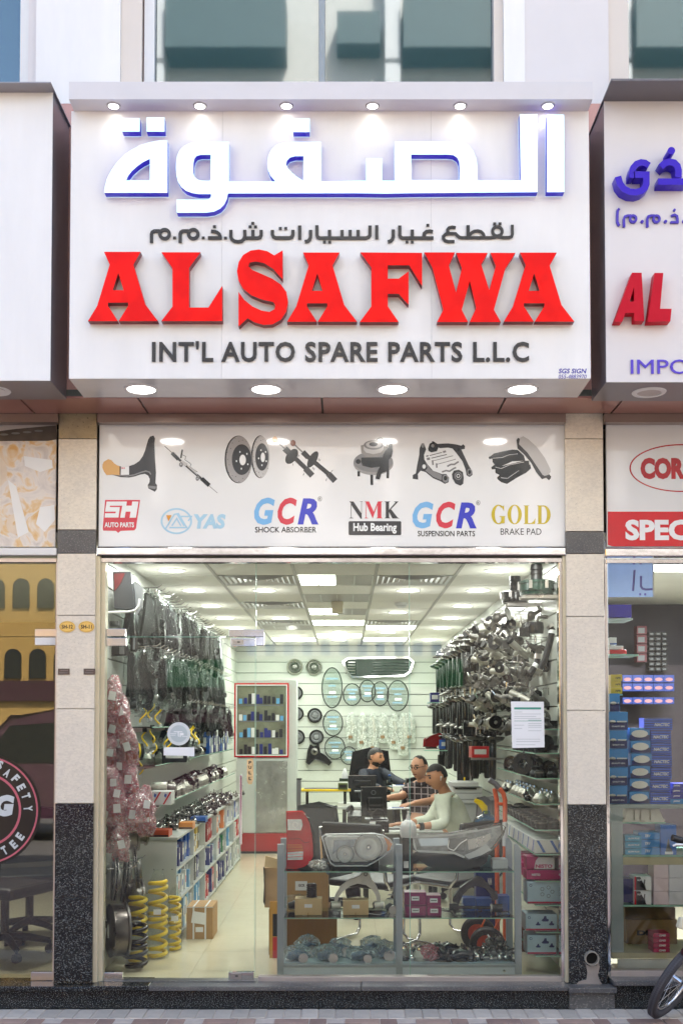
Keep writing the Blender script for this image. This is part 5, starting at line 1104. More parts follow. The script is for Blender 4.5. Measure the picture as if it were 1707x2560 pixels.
for bi, (ya, yb) in enumerate(bays):
    for si, z in enumerate(zsh):
        cols = pal[bi][si]; y = ya + .01; n = 0; top = (zsh[si + 1] - .02 if si < 2 else ZU - .02); hh = top - z
        while y < yb - .05:
            w = R.uniform(.055, .11); w = min(w, yb - .005 - y); c = cols[n % len(cols)]; dx = R.uniform(0, .05); h = hh * R.uniform(.6, .92)
            small_box(XC - .22 - dx, XC - .012 - dx, y, y + w - .004, z, z + h, c, '%s box in the left shelf unit, %s bay from the front, %s shelf, %s from the front' % (c, ORD[bi], ('bottom', 'middle', 'top')[si], ORD[n]), 'boxes in the left shelf unit'); y += w; n += 1
# small parts
def small(kind):
    t = thing('small_part', 'x', 'car part', (0, 0, 0))
    if kind == 0:
        put('housing', MB().lathe([(.0001, 0), (.022, 0), (.024, .012), (.02, .022), (.012, .026), (.0001, .026)], n=14), M['blackg'], t, smooth=30); put('stem', MB().cyl((0, 0, .02), (.004, 0, .06), .006, .005, 8), M['chrome'], t, smooth=30)
    elif kind == 1:
        put('ball', MB().ball((0, 0, .018), .018), M['chrome'], t, smooth=60); put('shank', MB().cyl((.01, 0, .016), (.085, .01, .014), .008, .007, 8).cyl((0, 0, .02), (0, 0, .05), .006, n=8), M['iron'], t, smooth=30)
    elif kind == 2:
        put('sleeve', MB().lathe([(.01, 0), (.026, 0), (.028, .006), (.024, .02), (.028, .034), (.026, .04), (.01, .04), (.01, 0)], n=16), M['black'], t, smooth=30); put('bore', MB().lathe([(.0095, -.002), (.0095, .046), (.013, .046), (.013, -.002)], n=12), M['chrome'], t, smooth=30)
    elif kind == 3:
        put('rod', MB().cyl((-.07, 0, .015), (.07, 0, .015), .006, n=8), M['chrome'], t, smooth=30)
        for s in (-1, 1): put('joint', MB().ball((s * .075, 0, .017), .017, .017, .017, 10, 6).cyl((s * .075, 0, .017), (s * .075, 0, .05), .005, n=8), M['iron'] if s > 0 else M['blackg'], t, smooth=40)
    elif kind == 4:
        put('body', MB().lathe([(.0001, 0), (.034, 0), (.036, .02), (.03, .03), (.02, .045), (.0001, .045)], n=16).bx((.035, 0, .012), .03, .03, .02), M['alucast'], t, smooth=35); put('cap', MB().lathe([(.0001, .045), (.016, .045), (.014, .056), (.0001, .056)], n=12), M['chrome'], t, smooth=30)
    else:
        put('body', MB().tube([(-.05, 0, .03), (0, 0, .04), (.05, 0, .025)], [.02, .03, .02], 10), M['blackg'], t, smooth=40); put('flange', MB().lathe([(.012, 0), (.04, 0), (.04, .008), (.012, .008)], n=14), M['iron'], t, smooth=30)
    return t
sp = [Maker(small(k)) for k in range(6)]
SN = ['ball joint with chrome stem', 'chrome tie rod end', 'black rubber bushing', 'chrome link with two joints', 'silver cast sensor body', 'black cast part on a flange']
SG = {}
def lay(k, x, y, z, where, grp, s=1):
    sp[k].at((x, y, z), (0, 0, R.uniform(0, 6.28)), '%s %s' % (SN[k], where), '%s %s' % (SN[k], grp), scale=s)
for i in range(40):
    y = 8.02 + i * .115
    for j in range(4):
        if i < 5 and j > 2: continue
        lay(R.choice((0, 1, 2, 3, 0, 1)), XL + .06 + j * .083 + R.uniform(-.01, .01), y + R.uniform(-.02, .02), ZU + .001, 'on the shelf unit top, %s row from near end, %s from wall' % (ORD[i], ORD[j]), 'on the long shelf unit', R.uniform(.85, 1.15))
# things on the near end of the unit
Yb = 7.86
def slab_box(x0, x1, y0, y1, Yq, dep, c, lab, zz=ZU, m=None):
    a, b = P(x0, y1, Yq), P(x1, y0, Yq); t = thing('flat_box', lab, 'box', ((a.x + b.x) / 2, Yq, zz)); put('carton', MB().box(a.x, b.x, Yq, Yq + dep, zz + .001, zz + .001 + (b.z - a.z)), m or bmat(c), t, bevel=.0015)
    put('printed_edge', MB().box(a.x + .004, b.x - .004, Yq - .0008, Yq, zz + .003, zz + (b.z - a.z) * .3), bmat('black' if c != 'black' else 'white'), t); return t
slab_box(356, 422, 2070, 2087, 7.86, .16, 'orange', 'flat orange-red and black box on the near end of the shelf unit', m=mat('orange_red_carton', (200, 84, 50), .35))
slab_box(447, 482, 2050, 2066, 8.45, .14, 'yellow', 'flat yellow and orange box on the shelf unit edge', m=mat('amber_carton', (222, 140, 60), .35))
slab_box(476, 514, 2028, 2042, 9.0, .14, 'blue', 'flat blue and white box on the shelf unit', m=bmat('blue'))
# two glass shelves above, and a top one standing in for a reflected dark band
for sn, (z, x1, ya, yb) in enumerate(((1.13, XL + .30, 7.35, 12.4), (1.40, XL + .27, 7.35, 12.4), (1.66, XL + .24, 7.4, 9.2))):
    t = thing('glass_shelf', '%s glass shelf on the left wall above the shelf unit' % ('lowest', 'middle', 'added short top')[sn], 'shelf', (XL, ya, z))
    put('glass', MB().box(XL + .012, x1, ya, yb, z - .008, z), M['shelf_glass'], t); put('front_edge', MB().box(x1, x1 + .002, ya, yb, z - .008, z), M['glass_edge'], t)
    br_ = MB()
    for k in range(int((yb - ya) / .8) + 1): br_.prism([(XL + .012, z - .009), (x1 - .03, z - .009), (x1 - .03, z - .02), (XL + .012, z - .06)], ya + .1 + .8 * k, ya + .106 + .8 * k)
    put('bracket', br_, M['steel'], t, kind='stuff')
    if sn < 2:
        for i in range(34):
            y = ya + .12 + i * (.145 if sn == 0 else .14)
            if sn == 1 and (y > 10.4 or y < 7.9): continue
            if sn == 0 and y < 8.0: continue
            for j in range(2): lay(R.choice((4, 5, 2, 4, 0)) if sn == 0 else R.choice((4, 5, 5, 4)), XL + .08 + j * .11, y + R.uniform(-.02, .02), z + .001, 'on the %s left glass shelf, %s row, %s' % (('lowest', 'middle')[sn], ORD[i], ('by the wall', 'outer')[j]), 'on the %s left glass shelf' % ('lowest', 'middle')[sn], R.uniform(1.1, 1.5))
# blue and white tall boxes at the far end of the middle shelf
for k in range(9):
    y = 10.45 + .2 * k; c = ('blue', 'white', 'navy', 'white', 'navy')[k % 5]
    small_box(XL + .05, XL + .25, y, y + .12, 1.401, 1.60 + .02 * (k % 2), c, 'upright %s box in the row on the middle left shelf, %s from the front' % (c, ORD[k]), 'upright boxes on the middle left shelf')
p = P(436, 1895, 7.9); small_box(p.x - .09, p.x + .09, 7.9, 8.05, 1.401, 1.401 + .10, 'black', 'flat black box on the middle left shelf behind the round sticker')
# white, red and blue bagged box near
a, b = P(373, 2016, 7.4), P(428, 1982, 7.4); t = thing('printed_bag_box', 'white box with red and blue stripes on the lowest left shelf', 'box', (a.x, 7.4, 1.131)); put('carton', MB().box(a.x, b.x, 7.4, 7.55, 1.131, 1.131 + b.z - a.z), bmat('white'), t, bevel=.002)
for k in range(2):
    x_ = a.x + .02 + k * .07; put('stripe', MB().prism([(x_, 1.135), (x_ + .012, 1.135), (x_ + .06, 1.131 + b.z - a.z - .004), (x_ + .048, 1.131 + b.z - a.z - .004)], 7.3985, 7.3995), bmat('red'), t); put('emblem', MB().prism([(x_ + .01, 1.19), (x_ + .022, 1.18), (x_ + .03, 1.2), (x_ + .016, 1.21)], 7.398, 7.3995), bmat('blue'), t)
# silver canister
p = P(397, 1968, 7.6); t = thing('starter_motor', 'silver and grey cylindrical motor on the lowest left shelf', 'motor', tuple(p)); put('body', MB().cyl(p + Vector((-.05, 0, 0)), p + Vector((.06, 0, 0)), .035, n=18), M['alucast'], t, smooth=35); put('nose', MB().cyl(p + Vector((.06, 0, 0)), p + Vector((.12, 0, -.01)), .022, .03, 14), M['iron'], t, smooth=35)
# yellow cable hooks in a row
yc_ = [(358, 1770, 7.5), (378, 1760, 7.6), (395, 1775, 7.7), (362, 1830, 7.5), (381, 1822, 7.6), (386, 1850, 7.65), (418, 1828, 7.9), (421, 1850, 7.95), (476, 1815, 8.6), (484, 1818, 8.7), (493, 1830, 8.8), (352, 1900, 7.5)]
for k, (x, y, Yq) in enumerate(yc_):
    p = P(x, y, Yq); t = thing('sensor_cable', 'yellow sensor cable hanging in loops on the left wall, %s from the glass' % ORD[k], 'cable', tuple(p), 'yellow sensor cables on the left wall')
    h = .10; put('cable', MB().tube([p + Vector((.02 * math.sin(u * 5 + k), .02 * math.cos(u * 4), -h * u)) for u in [i / 9 for i in range(10)]] , .006, 6), M['yellow'], t, smooth=60); put('plug', MB().bx(p + Vector((0, 0, .012)), .03, .02, .028), M['black'], t, bevel=.003); put('plug', MB().bx(p + Vector((.02 * math.sin(5 + k), .01, -h - .008)), .02, .015, .022), M['white'], t, bevel=.002)
p = P(350, 1878, 7.5); t = thing('steering_coil', 'round black cable coil with a yellow rim on the left wall', 'cable coil', tuple(p)); put('coil', MB().lathe([(.02, -.015), (.05, -.015), (.052, .015), (.02, .015)], p, (1, .5, 0), 20), M['black'], t, smooth=30); put('yellow_rim', MB().lathe([(.045, -.018), (.055, -.018), (.055, -.008), (.045, -.008)], p, (1, .5, 0), 20), M['yellow'], t, smooth=30)
# ================= back wall display =================
YW = YE - .03
def wheel(x, y, r, lab, m):
    p = P(x, y, YW); t = thing('hub_cap', lab, 'hub cap', tuple(p), 'round parts on the back wall'); R_ = r / 176
    put('rim', MB().lathe([(R_ * .8, 0), (R_, .0), (R_ * 1.02, .02), (R_ * .9, .04), (R_ * .78, .02)], p, (0, -1, 0), 32), m, t, smooth=30)
    put('face', MB().lathe([(R_ * .8, .012), (R_ * .6, .02), (R_ * .45, .008), (R_ * .3, .03), (R_ * .12, .035), (.0001, .035)], p, (0, -1, 0), 28), M['iron'] if m != M['black'] else M['grey'], t, smooth=30); return t
wheel(737, 1668, 20, 'round clear-rimmed hub cap, left of the top pair on the back wall', M['alucast']); wheel(785, 1669, 20, 'round silver hub cap, right of the top pair on the back wall', M['steel'])
wheel(740, 1733, 17, 'round part half hidden by the red-framed cooler, upper', M['black']); wheel(742, 1785, 17, 'round black part beside the red-framed cooler, middle', M['black'])
wheel(787, 1789, 18, 'dark bronze clutch plate on the back wall above the plain black one', M['black']); wheel(791, 1843, 18, 'plain black clutch plate above the steering knuckle', M['black']); wheel(744, 1843, 18, 'black clutch plate half hidden behind the cooler, lowest', M['black'])
p = P(790, 1888, YW); t = thing('steering_knuckle', 'black forked steering knuckle hung on the back wall', 'steering knuckle', tuple(p))
put('casting', MB().prism([(p.x + a, p.z + b) for a, b in ((-.12, .06), (-.08, .14), (-.02, .12), (.03, .15), (.06, .04), (.14, -.02), (.22, -.10), (.18, -.14), (.08, -.09), (-.02, -.06), (-.10, -.13), (-.14, -.10))], YW - .06, YW), M['blackg'], t, bevel=.01); put('bore', MB().lathe([(.0001, 0), (.045, 0), (.05, .02), (.02, .03)], (p.x - .02, YW - .06, p.z + .05), (0, -1, 0), 18), M['iron'], t, smooth=30)
# grille
pg = [(858, 1655), (870, 1646), (1020, 1644), (1033, 1655), (1024, 1680), (1010, 1690), (880, 1693), (868, 1680)]
p = P(940, 1692, YW); t = thing('radiator_grille', 'wide black and chrome car grille high on the back wall', 'grille', tuple(p))
put('frame', curve_mesh('frame', [[XZ(x, y, YW - .08) for x, y in q] for q in ribbon(pg, 5, True)], .05, M['chrome'], YW - .08, ORG[t.name]), None, t)
put('mesh_panel', MB().prism([XZ(x, y, YW - .05) for x, y in pg], YW - .05, YW - .03), M['black'], t)
for k in range(5): a, b = P(864 + k * 3, 1684 - k * 7, YW - .07), P(1028 - k, 1681 - k * 7, YW - .07); put('grille_bar', MB().box(a.x, b.x, YW - .068, YW - .052, a.z - .006, a.z + .006), M['blackg'], t)
for k in range(5): a, b = P(866 + k, 1684 - k * 7, YW - .08), P(888, 1681 - k * 7, YW - .08); put('chrome_bar', MB().box(a.x, b.x, YW - .082, YW - .07, a.z - .007, a.z + .007), M['chrome'], t)
p1 = P(908, 1650, YW - .08); put('badge_plate', MB().prism([XZ(x, y, YW - .09) for x, y in ((890, 1655), (930, 1655), (935, 1672), (925, 1688), (890, 1688))], YW - .09, YW - .07), M['black'], t)
# looped cables in clear bags
CB = [(830, 1720, 25, 50), (880, 1737, 22, 27), (918, 1728, 20, 27), (950, 1735, 21, 30), (994, 1740, 26, 38), (832, 1808, 24, 32), (837, 1870, 25, 28), (872, 1890, 20, 22)]
for k, (x, y, rx, ry) in enumerate(CB):
    p = P(x, y, YW - .05 - .01 * (k % 3)); t = thing('bagged_cable', 'looped black cable in a clear blue-printed bag, %s on the back wall' % ['tallest, leftmost of the top row', 'second of the top row', 'third of the top row', 'fourth of the top row', 'rightmost of the top row', 'upper one beside the clutch plates', 'lower one beside the knuckle', 'one behind the black office chair'][k], 'cable', tuple(p), 'bagged cables on the back wall')
    a, b = rx / 176, ry / 176
    put('cable', MB().tube([p + Vector((a * math.cos(u), .004 * math.sin(3 * u), b * math.sin(u))) for u in [2 * PI * i / 28 for i in range(28)]], .008, 6, True), M['black'], t, smooth=60)
    put('bag', MB().prism([(p.x + a * .98 * math.cos(u) * (1 + .04 * math.sin(5 * u)), p.z + b * .98 * math.sin(u)) for u in [2 * PI * i / 20 for i in range(20)]], p.y - .02, p.y - .012), M['film'], t)
    for j, (uz, uw) in enumerate(((.45, .6), (.1, .35), (-.45, .5))): put('print', MB().box(p.x - a * uw, p.x + a * uw, p.y - .0235, p.y - .0215, p.z + b * uz - .012, p.z + b * uz + .012), mat('bag_print', (132, 164, 184), .5, var=.3, vs_=60), t)
    put('paper_label', MB().box(p.x - .04, p.x + .05, p.y - .026, p.y - .024, p.z - b * .25 - .012, p.z - b * .25 + .018), M['paper'], t)
# pale bagged parts hanging right of them
fp = film('pale_bag', cover=.5, body=(.78, .84, .76))
for k, x in enumerate((878, 905, 932, 958, 985, 1008, 1024)):
    p = P(x, 1783, YW - .05); t = thing('bagged_part', 'pale part in a milky bag on the back wall, %s from the left' % ORD[k], 'bagged part', tuple(p), 'milky bags on the back wall'); h = .42 + .09 * (k % 3)
    b_ = bag_mb(.15, h, .06, 70 + k); b_.v = [(y + p.x, x_ + p.y, z + p.z) for x_, y, z in b_.v]; put('bag', b_, fp, t)
    put('part', MB().tube([p + Vector(q) for q in ((0, 0, -.05), (.02, 0, -h * .4), (-.01, 0, -h * .8))], [.02, .03, .015], 8), M['alucast'], t, smooth=50); put('fitting', MB().lathe([(.0001, 0), (.03, 0), (.03, .04), (.0001, .04)], p + Vector((-.01, -.01, -h * .85)), (0, 0, 1), 12), mat('bronze', (150, 120, 90), .4, metal=.5), t, smooth=30)
# ================= red-framed cooler =================
Yc = 13.35; a, b = P(592, 2118, Yc), P(720, 1700, Yc)
t = thing('drinks_cooler', 'tall glass-fronted cabinet with a red frame standing at the back left', 'cabinet', ((a.x + b.x) / 2, Yc, ZF))
put('body', MB().box(a.x, b.x + .10, Yc + .03, Yc + .5, ZF + .05, b.z), M['lam'], t, bevel=.005)
ri = P(640, 1905, Yc).z
fr_ = MB()
def fbox(mb, x0, x1, y0, y1, yy, w):
    A, B = P(x0, y1, yy), P(x1, y0, yy); mb.box(A.x, A.x + w, yy, yy + .03, A.z, B.z).box(B.x - w, B.x, yy, yy + .03, A.z, B.z).box(A.x + w, B.x - w, yy, yy + .03, A.z, A.z + w).box(A.x + w, B.x - w, yy, yy + .03, B.z - w, B.z)
fbox(fr_, 585, 722, 1708, 1894, Yc - .005, .03); put('red_frame', fr_, M['red'], t, bevel=.002)
fr_ = MB(); fbox(fr_, 589, 718, 1712, 1890, Yc - .012, .012); put('white_trim', fr_, M['white'], t)
A, B = P(592, 1890, Yc), P(716, 1714, Yc); put('upper_glass', MB().box(A.x, B.x, Yc + .01, Yc + .02, A.z, B.z), mat('dark_green_glass', (120, 122, 104), .12, var=.4, vs_=3, coat=.5), t)
A, B = P(590, 2083, Yc), P(722, 1897, Yc); put('lower_frame', MB().box(A.x, B.x, Yc, Yc + .03, A.z, B.z), M['lam'], t)
put('crumpled_foil', MB().box(P(640, 2080, Yc).x, B.x - .02, Yc - .012, Yc - .002, A.z + .01, B.z - .03), mat('crumpled_foil_sheet', (160, 160, 156), .25, metal=.6, var=.35, vs_=5, bump=1, bs=7), t)
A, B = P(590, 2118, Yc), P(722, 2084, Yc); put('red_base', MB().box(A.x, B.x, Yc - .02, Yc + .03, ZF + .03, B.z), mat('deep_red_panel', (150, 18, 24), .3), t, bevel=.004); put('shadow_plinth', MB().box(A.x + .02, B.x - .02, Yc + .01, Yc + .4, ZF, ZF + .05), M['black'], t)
for k in range(44): A = P(603 + 10 * (k % 11) + R.uniform(-2, 2), 1760 + 42 * (k // 11), Yc); h = R.uniform(.05, .13); put('stock_item', MB().box(A.x - .02, A.x + .02, Yc + .002, Yc + .008, A.z, A.z + h), bmat(R.choice(('white', 'black', 'light blue', 'black', 'white', 'navy'))), t)
for k in range(3): A = P(600, 1765 + 40 * k, Yc); put('shelf_line', MB().box(A.x, P(712, 0, Yc).x, Yc + .004, Yc + .009, A.z, A.z + .012), M['grey'], t)
A = P(748, 2000, 13.5); t = thing('steel_post', 'dark standing post right of the red-framed cabinet', 'post', (A.x, 13.5, ZF)); put('post', MB().box(A.x - .07, A.x + .02, 13.5, 13.56, ZF, P(748, 1950, 13.5).z), M['grey_acp'], t); put('post_cap', MB().box(A.x - .09, A.x + .03, 13.49, 13.57, P(748, 1950, 13.5).z, P(748, 1947, 13.5).z), M['black'], t)
# ================= desks, monitors, printer =================
ZD = ZF + .66
def desk(x0, x1, y0, y1, z, lab):
    t = thing('office_desk', lab, 'desk', ((x0 + x1) / 2, y0, ZF)); put('desk_top', MB().box(x0, x1, y0, y1, z - .025, z), M['lam'], t, bevel=.003)
    for sx in (x0 + .05, x1 - .09):
        for sy in (y0 + .05, y1 - .09): put('leg', MB().box(sx, sx + .04, sy, sy + .04, ZF, z - .026), M['blackg'], t)
    put('modesty_panel', MB().box(x0 + .1, x1 - .1, y1 - .06, y1 - .045, z - .35, z - .026), M['grey'], t); return t
desk(-.07, .62, 11.15, 11.85, ZD + .07, 'pale desk in front of the bearded man at the back')
desk(.12, .86, 9.55, 10.15, ZD - .02, 'pale desk the man in the green shirt leans on')
def monitor(x0, x1, y0, y1, Yq, lab, tilt=.12, logo=True):
    a, b = P(x0, y1, Yq), P(x1, y0, Yq); c = (a + b) / 2; W_, H_ = b.x - a.x, b.z - a.z; rot = Matrix.Rotation(tilt, 3, 'Z') @ Matrix.Rotation(-.08, 3, 'X')
    t = thing('monitor', lab, 'monitor', tuple(c)); put('back_shell', MB().bx(c, W_, .03, H_, rot), M['black'], t, bevel=.006); put('bulge', MB().bx(c + rot @ Vector((0, -.03, -H_ * .1)), W_ * .6, .04, H_ * .5, rot), M['black'], t, bevel=.012)
    put('screen', MB().bx(c + rot @ Vector((0, .0165, 0)), W_ * .93, .002, H_ * .9, rot), mat('screen_glass', (20, 24, 30), .1, var=0), t); put('top_edge', MB().bx(c + rot @ Vector((0, 0, H_ / 2 + .002)), W_, .03, .004, rot), M['steel'], t)
    z0 = ZD if Yq < 10.5 else ZD + .07
    put('stand', MB().bx((c.x + .02, Yq + .03, (z0 + c.z) / 2 - .05), .07, .03, max(.05, c.z - z0 - .1)).bx((c.x + .02, Yq + .03, a.z - .03), .2, .16, .012), M['grey'], t, bevel=.004)
    if logo: put('badge', MB().lathe([(.016, 0), (.02, 0), (.02, .002), (.016, .002)], c + rot @ Vector((-W_ * .08, -.052, H_ * .3)), (0, -1, 0), 20), M['grey'], t)
    return t
monitor(902, 968, 1968, 2040, 9.6, 'black back of the nearer computer monitor with a round badge', .25)
monitor(870, 940, 1940, 1972, 11.3, 'black computer monitor behind the nearer one, by the bearded man', .1, False)
# desktop bits
def bit(name, lab, cat, x, y, Yq, fn):
    p = P(x, y, Yq); t = thing(name, lab, cat, tuple(p)); fn(t, p); return t
def kb(t, p): put('base', MB().bx(p, .36, .13, .018), M['blackg'], t, bevel=.003); put('keys', MB().bx(p + Vector((0, 0, .012)), .34, .11, .006), M['grey'], t)
bit('keyboard', 'black keyboard under the hands of the man in green', 'keyboard', 985, 2074, 9.75, kb)
def pr(t, p):
    put('body', MB().bx(p, .16, .14, .11), M['blackg'], t, bevel=.01); put('cable', MB().tube([p + Vector(q) for q in ((-.05, -.07, .0), (-.08, -.08, .1), (-.02, -.06, .15), (.03, -.03, .13), (.05, 0, .05))], .004, 6), M['black'], t); put('card', MB().bx(p + Vector((-.06, -.09, .02)), .05, .01, .05), M['white'], t)
bit('receipt_printer', 'small black receipt printer with looped cable on the desk', 'printer', 948, 2066, 9.3, pr)
def ph(t, p): put('base', MB().bx(p, .13, .16, .05, Matrix.Rotation(.3, 3, 'X')), M['black'], t, bevel=.01); put('handset', MB().tube([p + Vector(q) for q in ((-.07, -.02, .04), (-.05, 0, .07), (-.03, .06, .08), (-.02, .1, .05))], .018, 8), M['black'], t, smooth=50)
bit('telephone', 'black desk telephone left of the nearer monitor', 'telephone', 886, 2040, 10.0, ph)
def wb(t, p):
    put('bottle', MB().lathe([(.0001, 0), (.028, 0), (.03, .02), (.028, .08), (.03, .12), (.012, .15), (.012, .165), (.0001, .165)], p, n=16), glassy('water_pet', (.78, .88, .92)), t, smooth=40); put('cap', MB().lathe([(.0001, .165), (.014, .165), (.014, .18), (.0001, .18)], p, n=12), bmat('blue'), t)
bit('water_bottle', 'small clear water bottle on the back desk beside the bearded man', 'bottle', 974, 1980, 11.5, wb)
def pp_(t, p): put('sheet', MB().bx(p, .22, .15, .004, Matrix.Rotation(.2, 3, 'Z')), M['paper'], t); put('sheet', MB().bx(p + Vector((.02, .01, .006)), .2, .14, .004, Matrix.Rotation(-.1, 3, 'Z')), M['paper'], t); put('pen', MB().cyl(p + Vector((-.05, -.05, .014)), p + Vector((.06, -.04, .014)), .004, n=6), bmat('blue'), t)
bit('papers', 'white papers on the back desk by the water bottle', 'papers', 1000, 1966, 11.6, pp_); bit('papers', 'white papers with a blue pen under the plaid-shirted man\'s hand', 'papers', 992, 2022, 10.2, pp_)
def yt(t, p): put('tray', MB().bx(p, .52, .22, .025), M['yellow'], t, bevel=.006); put('inner', MB().bx(p + Vector((0, 0, .014)), .46, .18, .006), M['black'], t); put('legs', MB().bx(p + Vector((-.2, 0, -.35)), .03, .03, .7).bx(p + Vector((.2, 0, -.35)), .03, .03, .7), M['blackg'], t)
bit('yellow_stand', 'yellow and black stand left of the desks', 'stand', 815, 1975, 11.6, yt)
def gb_(t, p): put('block', MB().bx(p, .10, .08, .07), mat('olive_green', (84, 96, 40), .4), t, bevel=.006); put('face', MB().bx(p + Vector((0, -.042, 0)), .07, .004, .03), M['black'], t)
bit('green_box', 'small olive green box on the yellow stand', 'box', 857, 1966, 11.5, gb_)
def db(t, p): put('book', MB().bx(p, .12, .1, .03), mat('dark_green_cloth', (40, 60, 44), .6), t); put('tissue', MB().lathe([(.0001, 0), (.035, 0), (.03, .05), (.012, .10), (.0001, .11)], p + Vector((0, 0, .015)), n=10), M['paper'], t, smooth=50)
bit('tissue_box', 'white tissue sticking out of a box on the yellow stand', 'tissue box', 862, 1950, 11.7, db)
# white printer / machine behind the green-shirted man
A, B = P(1132, 2010, 10.6), P(1206, 1956, 10.6); t = thing('office_printer', 'big white office printer behind the man in green', 'printer', ((A.x + B.x) / 2, 10.6, ZF))
put('body', MB().box(A.x, B.x, 10.6, 11.0, A.z, B.z - .05), M['white'], t, bevel=.01); put('lid', MB().box(A.x - .01, B.x - .04, 10.58, 11.0, B.z - .045, B.z), M['white'], t, bevel=.006); put('output_slot', MB().box(A.x + .02, B.x - .06, 10.585, 10.6, B.z - .07, B.z - .055), M['black'], t)
for k in range(3): put('drawer_gap', MB().box(A.x + .01, B.x - .01, 10.594, 10.601, A.z + .04 + .06 * k, A.z + .044 + .06 * k), M['grey'], t)
put('cabinet', MB().box(A.x - .01, B.x + .01, 10.62, 11.0, ZF, A.z - .002), M['lam'], t)
# water drum with yellow handle
p = P(1216, 2062, 9.6); t = thing('water_drum', 'large blue-tinted water bottle behind the grey chair', 'water bottle', tuple(p))
put('bottle', MB().lathe([(.0001, -.2), (.13, -.2), (.135, -.17), (.125, -.12), (.135, -.08), (.125, -.04), (.132, 0), (.1, .06), (.04, .09), (.03, .12), (.0001, .12)], p, n=24), glassy('blue_drum', (.45, .68, .85)), t, smooth=40); put('inner_water', MB().lathe([(.0001, -.19), (.12, -.19), (.12, -.03), (.0001, -.03)], p, n=20), mat('water_blue', (120, 160, 186), .1), t, smooth=30)
p = P(1207, 2010, 9.9); t = thing('yellow_cone', 'bent yellow plastic handle behind the grey chair', 'handle', tuple(p)); put('grip', MB().tube([P(x, y, 9.9) for x, y in ((1186, 2001), (1200, 2008), (1210, 2020), (1214, 2035))], [.018, .028, .034, .022], 10), M['yellow'], t, smooth=50)
# dark narrow rack with wiper blades
t = thing('wiper_rack', 'tall narrow dark rack with a yellow strip on the right wall', 'rack', tuple(P(1160, 1955, 10.9)))
A, B = P(1143, 1956, 10.9), P(1182, 1842, 10.9); put('panel', MB().box(A.x, B.x, 10.9, 10.94, A.z, B.z), M['black'], t); C_ = P(1161, 1955, 10.88); put('yellow_strip', MB().box(C_.x - .007, C_.x + .007, 10.885, 10.899, A.z, B.z - .05), M['yellow'], t); C_ = P(1176, 1955, 10.88); put('steel_strip', MB().box(C_.x - .008, C_.x + .008, 10.885, 10.899, A.z, B.z - .02), M['steel'], t); put('header', MB().box(A.x, B.x + .02, 10.86, 10.899, B.z, B.z + .05), M['blackg'], t)
for k, (x, y) in enumerate(((1155, 1880), (1148, 1893), (1165, 1878), (1153, 1870))): C_ = P(x, y, 10.87); put('tag', MB().box(C_.x - .012, C_.x + .012, 10.878, 10.884, C_.z - .015, C_.z + .015), M['paper'], t)
# tail lamp and blue box on small shelf; navy shelf bracket above
A, B = P(1060, 1876, 11.8), P(1145, 1874, 11.8)
t = thing('glass_shelf', 'small glass shelf with a red tail lamp, right of the seated men', 'shelf', tuple(A)); put('glass', MB().box(A.x, XR, 11.8, 12.1, A.z - .01, A.z), M['shelf_glass'], t); put('front_edge', MB().box(A.x, XR, 11.797, 11.8, A.z - .01, A.z), M['glass_edge'], t)
t = thing('tail_lamp', 'dark red car tail lamp on the small glass shelf at the back right', 'tail lamp', tuple(P(1082, 1872, 11.85)))
put('lens', MB().prism([XZ(x, y, 11.85) for x, y in ((1062, 1866), (1063, 1850), (1073, 1841), (1100, 1836), (1112, 1840), (1104, 1856), (1090, 1866))], 11.85, 11.98), mat('red_lens', (120, 14, 18), .1, coat=.6), t, bevel=.012); put('chrome_base', MB().prism([XZ(x, y, 11.86) for x, y in ((1064, 1873), (1063, 1867), (1090, 1867), (1094, 1872))], 11.86, 11.95), M['chrome'], t)
A, B = P(1098, 1873, 11.82), P(1133, 1850, 11.82); small_box(A.x, B.x, 11.82, 11.98, A.z + .001, B.z, 'blue', 'blue and yellow box beside the red tail lamp')
A, B = P(1076, 1756, 12.3), P(1098, 1732, 12.3); small_box(A.x, B.x, 12.3, 12.45, A.z, B.z, 'navy', 'navy blue box on the upper small shelf at the back right')
t = thing('glass_shelf', 'upper small glass shelf at the back right with a navy box', 'shelf', (A.x, 12.3, A.z)); put('glass', MB().box(A.x - .02, XR, 12.28, 12.6, A.z - .01, A.z - .001), M['shelf_glass'], t); put('front_edge', MB().box(A.x - .02, XR, 12.277, 12.28, A.z - .01, A.z - .001), M['glass_edge'], t)
A, B = P(1179, 1895, 8.9), P(1222, 1867, 8.9); small_box(A.x, B.x, 8.9, 9.1, A.z, B.z, 'red', 'red and white box hanging among the pale parts on the right wall'); t = thing('wall_bracket', 'steel bracket under the red and white box', 'bracket', (A.x, 8.9, A.z)); put('arm', MB().box(A.x, XR, 8.95, 8.97, A.z - .02, A.z - .002), M['steel'], t); put('plate', MB().box(XR - .012, XR - .004, 8.93, 8.99, A.z - .07, A.z - .002), M['steel'], t)

